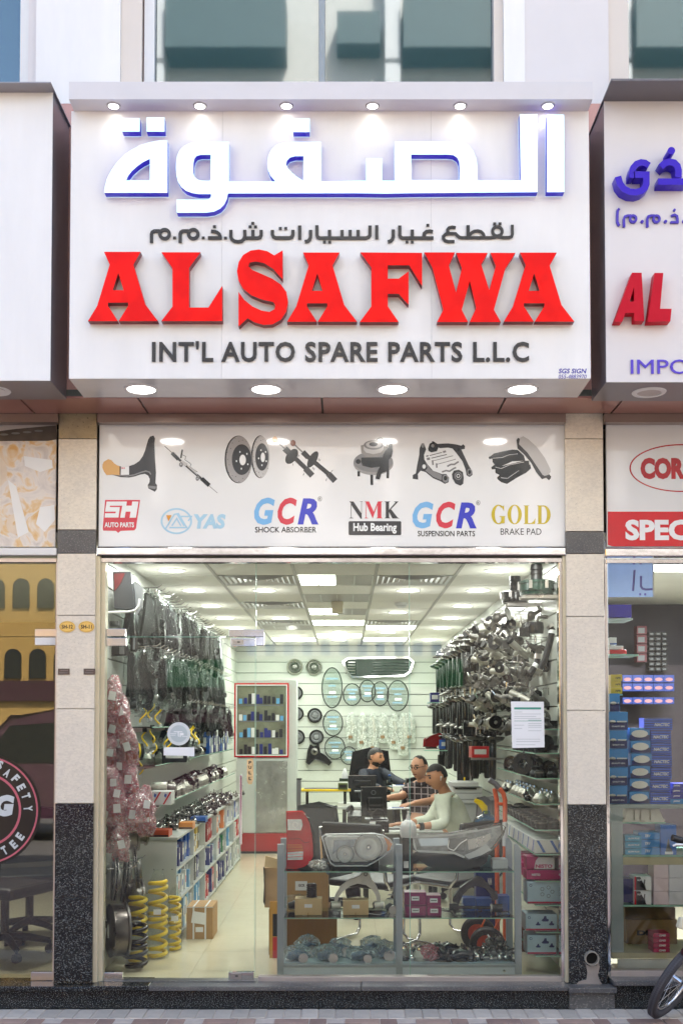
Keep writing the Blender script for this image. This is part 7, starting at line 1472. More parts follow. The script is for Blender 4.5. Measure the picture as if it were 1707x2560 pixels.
for i in range(40):
    a = R.uniform(0, 6.28); rr = R.uniform(0, .12); sp[R.choice((1, 3, 1, 0))].at((P(1232, 2400, 7.0).x + rr * math.cos(a), 7.03 + rr * .7 * math.sin(a), zb1 + .004 + (.12 - rr) * R.uniform(.2, .9)), (R.uniform(-1, 1), R.uniform(-1, 1), a), 'chrome joint heaped up at the right of the display case', 'heap of chrome joints in the display case', scale=1.0)
# ================= behind the case =================
t, a, b, za, zb_ = named_box('large brown carton behind the left half of the display case', 700, 820, 2168, 2300, 7.45, .3, M['card'], z0=P(0, 2300, 7.45).z); put('paper_label', MB().box(*(lambda A, B: (A.x, B.x, 7.448, 7.4495, A.z, B.z))(P(738, 2227, 7.45), P(768, 2204, 7.45))), M['paper'], t); letters('GCR', (746, 2211, 762, 2218), 7.447, dk, t, .0005, bold=.03)
named_box('tall brown printed carton under the large one behind the display case', 672, 842, 2298, 2412, 7.5, .3, mat('dark_brown_card', (134, 98, 50), .7), z0=ZF + .001)
t, a, b, za, zb_ = named_box('open brown carton with torn flaps left of the display case', 661, 698, 2168, 2268, 7.42, .3, mat('tan_card', (188, 156, 116), .75), z0=P(0, 2270, 7.42).z); put('torn_flap', MB().prism([XZ(x, y, 7.4) for x, y in ((661, 2168), (696, 2172), (697, 2150), (664, 2140))], 7.4, 7.405), M['card2'], t); put('torn_edge', MB().prism([XZ(x, y, 7.4) for x, y in ((658, 2168), (661, 2170), (662, 2266), (658, 2255), (660, 2215))], 7.4, 7.42), M['black'], t)
t, a, b, za, zb_ = named_box('narrow orange-brown carton with black and red print beside the case', 674, 696, 2271, 2412, 7.40, .35, mat('amber_card', (200, 150, 66), .7), z0=ZF + .001); put('black_print', MB().box(P(687, 0, 7.4).x, b.x - .001, 7.3985, 7.3995, P(0, 2342, 7.4).z, P(0, 2286, 7.4).z), M['black'], t); put('red_print', MB().box(P(687, 0, 7.4).x, b.x - .001, 7.3985, 7.3995, P(0, 2402, 7.4).z, P(0, 2344, 7.4).z), bmat('red'), t)
t, a, b, za, zb_ = named_box('narrow tan carton standing behind the large brown carton', 818, 841, 2196, 2300, 7.62, .2, M['card2'], z0=ZF + .001)
# chrome cantilever chairs with black seats
def visitor_chair(cx, cy, rz, lab):
    t = thing('visitor_chair', lab, 'chair', (cx, cy, ZF), None, rz); ORG[t.name] = (0, 0, 0); w = .25
    for s in (-1, 1): put('chrome_leg', MB().tube([(s * w, .24, .02), (s * w, -.20, .02), (s * w, -.25, .06), (s * w, -.24, .40), (s * w, -.2, .44), (s * w, .2, .44), (s * w, .26, .5), (s * w, .3, .85)], .0125, 10), M['chrome'], t, smooth=50)
    put('cross_bar', MB().cyl((-w, .24, .02), (w, .24, .02), .0125, n=10).cyl((-w, -.2, .43), (w, -.2, .43), .01, n=10), M['chrome'], t, smooth=50)
    put('seat', MB().bx((0, 0, .455), .48, .46, .05), M['black'], t, bevel=.02); put('backrest', MB().bx((0, .27, .72), .48, .04, .34, Matrix.Rotation(-.15, 3, 'X')), M['black'], t, bevel=.02)
visitor_chair(.20, 7.85, 2.6, 'chrome cantilever visitor chair with black seat behind the left half of the case'); visitor_chair(.78, 7.95, -2.4, 'chrome cantilever visitor chair with black seat behind the right half of the case')
# orange hand truck
t = thing('hand_truck', 'orange and white hand truck standing behind the right of the display case', 'hand truck', tuple(P(1240, 2400, 7.55)))
Yh = 7.55
def tb_(name, pts, r, m, Yq=Yh): put(name, MB().tube([P(x, y, Yq) for x, y in pts], r, 12), m, t, smooth=50)
tb_('frame_tube', [(1241, 2055), (1244, 2400)], .016, M['orange']); tb_('frame_tube', [(1262, 2055), (1263, 2400)], .017, M['orange'], Yh - .05)
tb_('handle', [(1236, 1972), (1241, 2000), (1242, 2054)], .016, mat('pink_orange', (226, 104, 66), .4)); tb_('handle', [(1248, 1972), (1258, 1985), (1262, 2000), (1262, 2054)], .016, mat('pink_orange', (226, 104, 66)), Yh - .05)
tb_('grip', [(1222, 1950), (1238, 1960), (1252, 1978)], .02, M['grey_acp'], Yh - .03); tb_('cross_rail', [(1242, 2010), (1262, 2012)], .012, M['orange'], Yh - .02); tb_('white_band', [(1262, 2056), (1262, 2116)], .0185, M['white'], Yh - .05)
tb_('brace', [(1212, 2300), (1190, 2345)], .006, M['orange'], Yh - .1); tb_('brace', [(1250, 2298), (1225, 2340)], .006, M['orange'], Yh - .1)
for x, y, Yq in ((1195, 2335, 7.62), (1218, 2363, 7.4)):
    p = P(x, y, Yq); put('tyre', MB().lathe([(.07, -.03), (.10, -.035), (.118, -.02), (.122, 0), (.118, .02), (.10, .035), (.07, .03)], p, (.25, 1, 0), 36), M['black'], t, smooth=50); put('hub', MB().lathe([(.0001, -.02), (.03, -.02), (.04, -.005), (.07, -.012), (.072, .01)], p, (.25, 1, 0), 28), mat('hub_orange', (206, 74, 40), .4), t, smooth=30)
named_box('tall dark blue carton leaning by the orange hand truck', 1190, 1241, 2175, 2330, 7.7, .12, mat('deep_blue_carton', (28, 44, 120), .4), 'NM', (1219, 2196, 1229, 2214), M['paper'], z0=P(0, 2330, 7.7).z)
# ================= people =================
def skinned(name, chains, m, parent, sub=2, extra=None):
    """one continuous surface grown along chains of (point, radius); chains share their first point when equal"""
    vs_, rad, es, idx = [], [], [], {}
    for ch in chains:
        prev = None
        for p, r in ch:
            k = tuple(round(c, 4) for c in p)
            if k not in idx: idx[k] = len(vs_); vs_.append(p); rad.append(r)
            i = idx[k]
            if prev is not None and prev != i: es.append((prev, i))
            prev = i
    me = bpy.data.meshes.new(name); me.from_pydata([tuple(v) for v in vs_], es, []); o = bpy.data.objects.new(name, me); COL.objects.link(o)
    s = o.modifiers.new('s', 'SKIN'); s.use_smooth_shade = True
    for i, r in enumerate(rad):
        sv = me.skin_vertices[0].data[i]; sv.radius = (r, r) if not isinstance(r, tuple) else r; sv.use_root = (i == 0)
    o.modifiers.new('d', 'SUBSURF').levels = sub
    dg = bpy.context.evaluated_depsgraph_get(); em = bpy.data.meshes.new_from_object(o.evaluated_get(dg)); bpy.data.objects.remove(o)
    mb = MB(); mb.add([tuple(v.co) for v in em.vertices], [tuple(p.vertices) for p in em.polygons])
    if extra: mb.add(extra.v, extra.f)
    return put(name, mb, m, parent, smooth=80)
def head_mb(H, f, up, s=1.0):
    """H centre, f facing, up; returns face mesh plus a function placing local points"""
    f = Vector(f).normalized(); up = (Vector(up) - f * f.dot(Vector(up))).normalized(); sd_ = f.cross(up); H = Vector(H)
    def L(a, b, c): return H + (sd_ * a + f * b + up * c) * s
    b = MB(); n, m = 28, 22; vs_ = []
    for i in range(m + 1):
        ph = PI * i / m - PI / 2
        for k in range(n):
            t = 2 * PI * k / n; x, y, z = .076 * math.cos(ph) * math.cos(t), .097 * math.cos(ph) * math.sin(t), .118 * math.sin(ph)
            fr = max(0, math.sin(t)) * math.cos(ph)
            if z < -.02: q = 1 - .30 * min(1, (-z - .02) / .1); x *= q; y *= (1 - .10 * min(1, (-z - .02) / .1)) if y > 0 else (1 - .35 * min(1, (-z - .02) / .1))
            g = lambda cx, cz, w, h: math.exp(-((x - cx) / w) ** 2 - ((z - cz) / h) ** 2) * (fr > .2)
            y += .026 * g(0, -.018, .013, .022) + .012 * g(0, .008, .010, .02) - .010 * (g(.032, .014, .016, .012) + g(-.032, .014, .016, .012)) + .006 * g(0, .036, .05, .010) + .007 * g(0, -.055, .024, .010) + .010 * g(0, -.092, .022, .016)
            vs_.append(L(x, y, z))
    b.add(vs_, [(i * n + k, i * n + (k + 1) % n, (i + 1) * n + (k + 1) % n, (i + 1) * n + k) for i in range(m) for k in range(n)])
    for sx in (-1, 1): b.tube([L(sx * .074, -.002, .022), L(sx * .083, -.014, .016), L(sx * .082, -.014, -.006), L(sx * .074, -.002, -.022)], [.008, .012, .012, .008], 8)
    return b, L
def shell(L, keep, off, zscale=1.0):
    b = MB(); n, m = 32, 22; vs_ = []; ok = []
    for i in range(m + 1):
        ph = PI * i / m - PI / 2
        for k in range(n):
            t = 2 * PI * k / n; x, y, z = .076 * math.cos(ph) * math.cos(t), .097 * math.cos(ph) * math.sin(t), .118 * math.sin(ph)
            if z < -.02: q = 1 - .30 * min(1, (-z - .02) / .1); x *= q; y *= 1 - .1 * min(1, (-z - .02) / .1) if y > 0 else 1 - .35 * min(1, (-z - .02) / .1)
            ok.append(keep(x, y, z)); nn = Vector((x, y, z)).normalized() * (off + .002 * math.sin(17 * t) * math.sin(13 * ph)); vs_.append(L(x + nn.x, y + nn.y, z + nn.z))
    fs = [q for q in ((i * n + k, i * n + (k + 1) % n, (i + 1) * n + (k + 1) % n, (i + 1) * n + k) for i in range(m) for k in range(n)) if all(ok[v] for v in q)]
    return b.add(vs_, fs)
def hand(b, wr, d_, dn):
    """palm and five curled fingers added to b; wr wrist, d_ pointing direction, dn palm side"""
    d_ = Vector(d_).normalized(); dn = (Vector(dn) - d_ * d_.dot(Vector(dn))).normalized(); s = d_.cross(dn); wr = Vector(wr)
    b.add(*_palm(wr, d_, dn, s))
    for k, (o_, l) in enumerate(((-.030, .068), (-.010, .078), (.010, .074), (.029, .058))):
        r = wr + d_ * .082 + s * o_; b.tube([r, r + d_ * l * .5 + dn * .004, r + d_ * l * .82 + dn * .018, r + d_ * l * .92 + dn * .036], [.0095, .009, .008, .006], 7)
    r = wr + d_ * .025 - s * .032; b.tube([r, r - s * .022 + d_ * .03 + dn * .01, r - s * .026 + d_ * .058 + dn * .02], [.013, .011, .008], 7)
def _palm(wr, d_, dn, s):
    q = MB(); vs_ = []; st = ((-.012, .027, .021), (.02, .034, .018), (.06, .042, .016), (.09, .038, .012)); n = 10
    for l, w, h in st:
        for k in range(n): t = 2 * PI * k / n; vs_.append(wr + d_ * l + s * w * math.cos(t) + dn * h * math.sin(t))
    fs = [(i * n + k, i * n + (k + 1) % n, (i + 1) * n + (k + 1) % n, (i + 1) * n + k) for i in range(3) for k in range(n)] + [tuple(range(n)), tuple(range(3 * n, 4 * n))]
    return vs_, fs
def person(lab, skin, shirt, J, face, hair_keep, sleeve, beard=None, glasses=False, ears=None, up=(0, 0, 1), collar=None, watch=False, hoff=.0045):
    t = thing('person', lab, 'person', tuple(J['pel'])); V = {k: Vector(v) for k, v in J.items()}
    hb, L = head_mb(V['head'], face, up)
    for s in 'lr': hand(hb, V['wr' + s], V['hd' + s] - V['wr' + s], (0, 0, -1))
    nk = V['neck']; chest = V['chest']
    ch = [[(V['pel'], .10), ((V['pel'] + chest) / 2, .10), (chest, .105), (nk, .055), (V['head'] + (nk - V['head']) * .35, .052)]]
    for s in 'lr': ch.append([(chest, .105), (V['sh' + s], .055), (V['el' + s], .041), ((V['el' + s] + V['wr' + s]) / 2, .037), (V['wr' + s], .026)]); ch.append([(V['pel'], .10), (V['kn' + s], .06), (V['an' + s], .04)])
    body = skinned('body', ch, skin, t, 2, hb)
    sh = [[(V['pel'], (.175, .15)), ((V['pel'] + chest) / 2, (.17, .145)), (chest, (.165, .15)), (chest + (nk - chest) * .62, (.095, .085)), (nk + (chest - nk) * .12, (.066, .062))]]
    for s in 'lr':
        e, w = V['el' + s], V['wr' + s]
        sh.append([(chest, (.165, .15)), (V['sh' + s], .078), (V['sh' + s] + (e - V['sh' + s]) * .55, .064), (e if sleeve > 0 else V['sh' + s] + (e - V['sh' + s]) * .8, .058)] + ([(e + (w - e) * sleeve, .048)] if sleeve > 0 else []))
    put_ = skinned('shirt', sh, shirt, t)
    skinned('trousers', [[(V['pel'] - Vector((0, 0, .05)), .13), (V['knl'], .085), (V['anl'], .06)], [(V['pel'] - Vector((0, 0, .05)), .13), (V['knr'], .085), (V['anr'], .06)]], mat('dark_trousers', (36, 38, 46), .8), t)
    for s in 'lr': put('shoe', MB().ball(V['an' + s] + Vector((0, 0, -.03)) + Vector(face).normalized() * .05, .06, .06, .04).ball(V['an' + s] + Vector((0, 0, -.04)) + Vector(face).normalized() * .12, .05, .05, .03), M['black'], t, smooth=60)
    put('hair', shell(L, hair_keep, hoff), M['hair'], t, smooth=80)
    if beard: put('beard', shell(L, beard, .0055), mat('short_beard', (34, 27, 24), .8, var=.3, vs_=90, bump=.5, bs=200), t, smooth=80)
    for sx in (-1, 1):
        put('eye', MB().ball(L(sx * .031, .083, .014), .009), M['black'], t, smooth=60); put('eyebrow', MB().tube([L(sx * .014, .095, .036), L(sx * .03, .094, .041), L(sx * .048, .078, .036)], .0045, 6), M['hair'], t, smooth=60)
    put('mouth', MB().tube([L(-.022, .084, -.055), L(0, .096, -.053), L(.022, .084, -.055)], .004, 6), mat('lips', (120, 70, 62), .5), t, smooth=60)
    # collar and placket
    fv = Vector(face); fv = Vector((fv.x, fv.y, 0)).normalized(); c0 = nk + (chest - nk) * .12; put('collar', MB().tube([c0 + Vector((math.cos(a) * .068, math.sin(a) * .066, -.02 * max(0, math.cos(a - math.atan2(fv.y, fv.x))))) for a in [2 * PI * k / 20 for k in range(20)]], .015, 8, True, flat=1.3), collar or shirt, t, smooth=70)
    if glasses:
        g = MB()
        for sx in (-1, 1): g.tube([L(sx * .033 + .021 * math.cos(a), .103, .014 + .014 * math.sin(a)) for a in [2 * PI * k / 16 for k in range(16)]], .0026, 6, True); g.tube([L(sx * .054, .100, .018), L(sx * .078, .05, .02), L(sx * .080, -.005, .022)], .0026, 6)
        g.tube([L(-.012, .104, .016), L(.012, .104, .016)], .0026, 6); put('glasses', g, M['black'], t, smooth=60)
    if ears: put('earbud', MB().ball(L(ears * .088, .0, .0), .009).cyl(L(ears * .088, .004, -.004), L(ears * .086, .012, -.03), .004, n=8), M['white'], t, smooth=60)
    if watch: a, b = V['wrl'], V['ell']; dd = (b - a).normalized(); put('watch', MB().cyl(a + dd * .01, a + dd * .045, .034, n=16).bx(a + dd * .027 + Vector((0, -.02, .024)), .034, .03, .012), M['black'], t, smooth=35)
    return t
kf = lambda x, y, z: (z > .055 and y < .088) or (y < .01 and z > -.035) or (z > .02 and y < .035) or z > .09
kshort = lambda x, y, z: (z > .062 and y < .092) or (y < -.012 and z > -.03) or (z > .035 and y < .03)
krec = lambda x, y, z: (z > .082 and y < .05) or (y < -.02 and z > -.04) or (z > .02 and y < .02)
beardk = lambda x, y, z: (z < -.058 and y > -.015) or (z < -.035 and abs(x) > .035 and y > -.01) or (-.048 < z < -.036 and abs(x) < .028 and y > 0) or (z < .01 and abs(x) > .055 and 0 < y < .035)
green = mat('pale_green_shirt', (212, 218, 202), .85, var=.12, vs_=9, bump=1, bs=11)
navy = mat('navy_shirt', (24, 30, 44), .8, var=.2, vs_=8, bump=.5, bs=14)
pm_ = bpy.data.materials.new('plaid_shirt'); pm_.use_nodes = True; nt = pm_.node_tree; bb = nt.nodes['Principled BSDF']; bb.inputs['Roughness'].default_value = .85
tc = nt.nodes.new('ShaderNodeTexCoord'); sp_ = nt.nodes.new('ShaderNodeSeparateXYZ'); nt.links.new(tc.outputs['Object'], sp_.inputs[0]); prev = None
for ax, sc_ in (('X', 16), ('Z', 16), ('Y', 16)):
    m1 = nt.nodes.new('ShaderNodeMath'); m1.operation = 'MULTIPLY'; m1.inputs[1].default_value = sc_; nt.links.new(sp_.outputs[ax], m1.inputs[0]); m2 = nt.nodes.new('ShaderNodeMath'); m2.operation = 'PINGPONG'; m2.inputs[1].default_value = .5; nt.links.new(m1.outputs[0], m2.inputs[0]); m3 = nt.nodes.new('ShaderNodeMath'); m3.operation = 'LESS_THAN'; m3.inputs[1].default_value = .075; nt.links.new(m2.outputs[0], m3.inputs[0])
    if prev is None: prev = m3
    elif ax == 'Z': m4 = nt.nodes.new('ShaderNodeMath'); m4.operation = 'MAXIMUM'; nt.links.new(prev.outputs[0], m4.inputs[0]); nt.links.new(m3.outputs[0], m4.inputs[1]); prev = m4
mx = nt.nodes.new('ShaderNodeMix'); mx.data_type = 'RGBA'; nt.links.new(prev.outputs[0], mx.inputs[0]); mx.inputs[6].default_value = (*lin((46, 36, 40)), 1); mx.inputs[7].default_value = (*lin((170, 156, 158)), 1); nt.links.new(mx.outputs[2], bb.inputs['Base Color'])
def pt(x, y, Y): return P(x, y, Y)
def J_(head, neck, chest, pel, shl, shr, ell_, elr, wrl, wrr, hdl, hdr, kn, an):
    k1, k2 = Vector(kn), Vector(an); return dict(head=head, neck=neck, chest=chest, pel=pel, shl=shl, shr=shr, ell=ell_, elr=elr, wrl=wrl, wrr=wrr, hdl=hdl, hdr=hdr, knl=k1 + Vector((0, .0, 0)), knr=k1 + Vector((.02, .22, 0)), anl=k2, anr=k2 + Vector((.02, .22, 0)))
# man in green, nearest, facing left and looking down at the keyboard
person('man in a pale green shirt with a white earbud, facing left at the nearer desk', M['skin2'], green,
       J_(pt(1092, 1943, 9.9), pt(1112, 1981, 9.95), pt(1122, 2012, 10.0), pt(1150, 2092, 10.05), pt(1108, 2006, 9.80), pt(1105, 2003, 10.18), pt(1112, 2062, 9.68), pt(1072, 2052, 10.15), pt(1046, 2067, 9.62), pt(1008, 2060, 9.95), pt(1012, 2070, 9.62), pt(975, 2062, 9.9), pt(1035, 2105, 9.95), (.52, 9.95, ZF + .05)),
       (-1, -.38, -.28), kshort, .62, ears=-1, watch=True, up=(-.1, 0, 1))
person('man in a dark plaid shirt with glasses, seated between the other two', M['skin1'], pm_,
       J_(pt(1048, 1920, 10.75), pt(1057, 1952, 10.8), pt(1058, 1982, 10.85), pt(1066, 2062, 10.9), pt(1088, 1972, 10.78), pt(1026, 1972, 10.9), pt(1085, 2002, 10.55), pt(1002, 1992, 10.75), pt(1030, 2010, 10.35), pt(965, 1996, 10.5), pt(1004, 2014, 10.25), pt(940, 2000, 10.4), pt(1010, 2085, 10.5), (.5, 10.5, ZF + .05)),
       (-.62, -.75, -.12), krec, 0, glasses=True)
person('bearded man in a dark navy shirt at the back, looking right', M['skin3'], navy,
       J_(pt(938, 1894, 13.3), pt(932, 1922, 13.32), pt(930, 1944, 13.35), pt(925, 2010, 13.4), pt(958, 1934, 13.42), pt(910, 1936, 13.2), pt(985, 1950, 13.1), pt(912, 1966, 13.0), pt(1018, 1964, 12.7), pt(955, 1972, 12.6), pt(1030, 1967, 12.6), pt(972, 1972, 12.55), pt(985, 2035, 13.0), (.6, 12.95, ZF + .05)),
       (.86, -.45, -.12), kf, .9, beard=beardk)
def office_chair(x, y, zs, rz, lab, m, hb=.6, w=.5, sit=True):
    t = thing('office_chair', lab, 'office chair', (x, y, ZF), None, rz); ORG[t.name] = (0, 0, 0)
    if sit: put('seat', MB().bx((0, 0, zs), w, .48, .08), m, t, bevel=.03); put('backrest', MB().prism([(-w * .42, zs + .08), (w * .42, zs + .08), (w * .5, zs + hb * .5), (w * .4, zs + hb * .95), (0, zs + hb), (-w * .4, zs + hb * .95), (-w * .5, zs + hb * .5)], .22, .29), m, t, bevel=.03)
    put('column', MB().cyl((0, 0, .1), (0, 0, zs - .03), .03, n=12), M['blackg'], t, smooth=40)
    for k in range(5): a = 2 * PI * k / 5 + .3; put('base_arm', MB().tube([(0, 0, .13), (.16 * math.cos(a), .16 * math.sin(a), .115), (.30 * math.cos(a), .30 * math.sin(a), .085)], [.03, .026, .02], 8), M['black'], t, smooth=50); put('caster', MB().cyl((.3 * math.cos(a) - .02, .3 * math.sin(a), .03), (.3 * math.cos(a) + .02, .3 * math.sin(a), .03), .03, n=14).cyl((.3 * math.cos(a), .3 * math.sin(a), .04), (.3 * math.cos(a), .3 * math.sin(a), .09), .01, n=8), M['black'], t, smooth=40)
    return t
p = P(926, 2000, 13.45); office_chair(p.x, 13.45, .45, 0, 'high-backed black leather office chair of the bearded man', M['blackg'], .82, .55)
p = P(1150, 2050, 10.1); office_chair(p.x + .02, 10.1, .40, -1.35, 'grey and black office chair of the man in green', M['grey_acp'], .50, .48)
p = P(1075, 2050, 11.0); office_chair(p.x, 11.05, .42, .1, 'dark office chair of the man in the plaid shirt', M['black'], .62)
p = P(815, 2050, 9.0); office_chair(p.x, 9.0, .36, 2.9, 'empty dark mesh office chair left of the desks', mat('dark_mesh', (52, 54, 56), .7, var=.15, vs_=60), .58, .36)
# ================= shop on the left =================
flr = put('floor', MB().box(-6, -1.78, YF - .05, 12, ZF - .05, ZF - .001), M['tile'], kind='structure')
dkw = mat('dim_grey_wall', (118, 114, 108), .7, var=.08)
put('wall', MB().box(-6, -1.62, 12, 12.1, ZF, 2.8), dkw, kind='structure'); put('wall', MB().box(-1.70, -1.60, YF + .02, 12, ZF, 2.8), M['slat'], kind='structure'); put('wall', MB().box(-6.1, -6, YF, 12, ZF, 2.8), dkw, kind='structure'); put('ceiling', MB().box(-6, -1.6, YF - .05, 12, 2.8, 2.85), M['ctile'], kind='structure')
area('room_light', (-2.9, 8.2, 2.75), .5, 11, (1, .95, .85))
fl2 = thing('glass_storefront', 'glass shop front at the left edge with a round black decal', 'shop front', tuple(P(60, 2456, YG)))
a, b = P(-700, 2455, YG), P(139, 1404, YG)
zd = P(60, 1592, YG).z; GL_ = glassy('reflective_glass', (.8, .82, .8), ior=1.72)
put('glass_pane', MB().box(-3.4, b.x, YG, YG + .01, a.z, zd - .002), GL_, fl2); put('glass_pane', MB().box(-3.4, b.x, YG, YG + .01, zd + .002, b.z), GL_, fl2)
put('white_sheen_strip', pbox(-500, 142, 1369, 1388, 6.56, 6.62), M['white'], fl2, bevel=.006); put('head_rail', pbox(-500, 141, 1396, 1405, 6.59, 6.64), M['alu'], fl2); put('jamb', MB().box(X(138, 6.6, 1700), X(143, 6.6, 1700), 6.6, 6.66, Zs, P(0, 1396, 6.6).z), M['alu'], fl2)  # strip's white colour stands in for light reflected off the metal
for x0, x1, y0, y1 in ((87, 142, 1573, 1592), (87, 142, 1594, 1613), (77, 135, 2432, 2453)): put('patch_fitting', pbox(x0, x1, y0, y1, YG - .014, YG + .024), M['steel'] if y0 != 1594 else M['white'], fl2, bevel=.002)
t = thing('poster', 'faded orange and white engine poster above the left shop window', 'poster', tuple(P(60, 1367, 6.585)))
em = bpy.data.materials.new('faded_engine_print'); em.use_nodes = True; nt = em.node_tree; bb = nt.nodes['Principled BSDF']; bb.inputs['Roughness'].default_value = .2
nn = nt.nodes.new('ShaderNodeTexNoise'); nn.inputs['Scale'].default_value = 7; nn.inputs['Detail'].default_value = 5; nn.inputs['Distortion'].default_value = 1.8; tc = nt.nodes.new('ShaderNodeTexCoord'); nt.links.new(tc.outputs['Object'], nn.inputs[0]); rr = nt.nodes.new('ShaderNodeValToRGB')
for k, (ps, c_) in enumerate(((.3, (216, 172, 112)), (.43, (224, 200, 164)), (.5, (226, 220, 214)), (.7, (200, 194, 192)))):
    e = rr.color_ramp.elements[k] if k < 2 else rr.color_ramp.elements.new(ps); e.position = ps; e.color = (*lin(c_), 1)
nt.links.new(nn.outputs['Fac'], rr.inputs[0]); nt.links.new(rr.outputs[0], bb.inputs['Base Color'])
put('sheet', pbox(-500, 141, 1058, 1367, 6.585, 6.60), em, t)
def fp_(nm, pts, m, lay): flat(nm, pts, 6.584, m, t, depth=.0004, layer=lay)
fp_('printed_band', [(-60, 1058), (140, 1058), (140, 1063), (40, 1072), (-60, 1085)], mat('print_grey', (176, 170, 168), .3), 0); fp_('printed_hood', [(-60, 1085), (40, 1072), (141, 1063), (143, 1098), (120, 1102), (-60, 1103)], mat('print_dark', (70, 64, 62), .3, var=.3, vs_=12), .5)
for k in range(4): fp_('printed_slot', ell(10 + 29 * k, 1086 - 3 * k, 11, 2.6, 16), M['grey'], 1)
for cx, cy, r_ in ((-20, 1180, 38), (-25, 1310, 32), (38, 1310, 22)): flat('printed_pulley', ell(cx, cy, r_, r_ * 1.15, 28), 6.5835, mat('print_cream', (222, 206, 186), .3, var=.1), t, depth=.0004, holes=[ell(cx, cy, r_ * .3, r_ * .35, 16)])
for q in ([(20, 1200), (40, 1215), (72, 1330), (45, 1345)], [(60, 1140), (130, 1150), (132, 1170), (100, 1180), (62, 1165)], [(100, 1268), (136, 1262), (138, 1300), (112, 1330), (90, 1310)]): fp_('printed_part', q, mat('print_white', (226, 222, 218), .3, var=.1, vs_=20), .8)
t = thing('round_decal', 'big round black decal with white SAFETY lettering and pink rings, left window', 'decal', tuple(P(-40, 2165, YK)))
cx, cy = -40, 2026
flat('disc', ell(cx, cy, 142, 141, 72), YK, mat('decal_black', (26, 25, 25), .3, var=.1), t, depth=.0005); pk_ = mat('decal_pink', (188, 96, 112), .4)
for r_, w in ((133, 4.5), (90, 6)): flat('ring', ell(cx, cy, r_ + w / 2, r_ + w / 2, 60), YK - .001, pk_, t, depth=.0003, holes=[ell(cx, cy, r_ - w / 2, r_ - w / 2, 60)])
lw = mat('decal_white', (196, 204, 208), .4)
def rletter(chs, x, y, ang, w, h):
    p = P(x, y, YK - .0012); s_ = 1 / 412; print3(chs, p - Vector(ORG[t.name]), w * s_, h * s_, lw, t, Matrix.Rotation(math.radians(ang), 3, 'Y'), bold=.05)
for ch, x, y, a_ in (('S', 0, 1913, 22), ('A', 18, 1933, 35), ('F', 39, 1947, 48), ('E', 53, 1969, 62), ('T', 65, 1991, 72), ('Y', 70, 2022, 86), ('E', 50, 2092, 125), ('E', 34, 2112, 138), ('T', 11, 2127, 150)): rletter(ch, x, y, a_ if a_ < 90 else a_ - 180 + 90 - 90, 13, 22)
letters('G', (-14, 1988, 36, 2042), YK - .0012, lw, t, .0003, bold=.07, shear=.15)
for x, y, Yq, rz, k in ((74, 2250, 8.1, .4, 'nearer'), (12, 2290, 7.5, 1.2, 'front')):
    p = P(x, y, Yq); t = office_chair(p.x, Yq, .45, rz, 'black office chair, %s one behind the round decal in the left shop' % k, M['black'], .5)
# ================= shop on the right =================
fl3 = put('floor', MB().box(1.57, 6, YF - .05, 12, ZF - .05, ZF - .001), M['tile'], kind='structure')
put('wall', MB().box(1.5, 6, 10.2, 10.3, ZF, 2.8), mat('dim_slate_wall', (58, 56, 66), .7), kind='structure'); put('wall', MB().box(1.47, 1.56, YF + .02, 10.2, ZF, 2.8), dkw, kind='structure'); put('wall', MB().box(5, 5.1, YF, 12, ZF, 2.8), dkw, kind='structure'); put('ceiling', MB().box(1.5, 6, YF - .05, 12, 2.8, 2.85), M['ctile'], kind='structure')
area('room_light', (2.6, 7.5, 2.74), (1.2, .3), 44, (.95, .97, 1), shape='RECTANGLE')
fr3 = thing('glass_storefront', 'glass shop front at the right edge crowded with blue boxes', 'shop front', tuple(P(1600, 2440, YG)))
a, b = P(1522, 2440, YG), P(1522, 1408, YG); put('glass_pane', MB().box(a.x, 3.3, YG, YG + .01, a.z, b.z), M['glass'], fr3)
put('chrome_strip', pbox(1513, 2200, 1370, 1391, 6.556, 6.62), M['chrome'], fr3, bevel=.006); put('head_rail', pbox(1515, 2200, 1398, 1408, 6.585, 6.64), M['chrome'], fr3, bevel=.002); put('jamb', MB().box(X(1513, 6.6, 1700), X(1521, 6.6, 1700), 6.6, 6.66, Zs + .03, P(0, 1396, 6.6).z), M['chrome'], fr3, bevel=.002); put('bottom_rail', pbox(1526, 2200, 2428, 2443, 6.60, 6.66), M['alu'], fr3)
t = thing('printed_banner', 'white and red banner with COR in a red ellipse and SPEC below', 'banner', tuple(P(1600, 1367, 6.585)))
put('panel', pbox(1517, 2200, 1058, 1367, 6.585, 6.61), bm, t, bevel=.002); crm = mat('print_red', (206, 20, 34), .2, coat=.2); ddr = mat('print_deep_red', (176, 14, 26), .2, coat=.2)
flat('red_band', [(1519, 1279), (2190, 1279), (2190, 1366), (1530, 1366), (1519, 1362)], 6.584, crm, t); flat('ellipse', ell(1703, 1170, 130, 60, 60), 6.584, ddr, t, holes=[ell(1703, 1170, 126.5, 57, 60)])
letters('COR', (1601, 1144, 1712, 1198), 6.5835, ddr, t, .0005, bold=.06); letters('SPEC', (1563, 1299, 1722, 1351), 6.582, M['paper'], t, .0005, bold=.045)
Yr = 6.80; LASTBOX = []
def rbx(lab, x0, x1, y0, y1, m, grp=None, Yq=Yr, dep=.12, word_=None, wb=None, wm=None, sh=.2, parts=None, bold=.03):
    t, a, b, za, zb_ = named_box(lab, x0, x1, y0, y1 - .6, Yq, dep, m, word_, wb, wm, grp, shear=sh, bold=bold); LASTBOX.append(t)
    for nm, pts, mm__ in (parts or []): flat(nm, pts, Yq - .0008, mm__, t, depth=.0005)
    return t
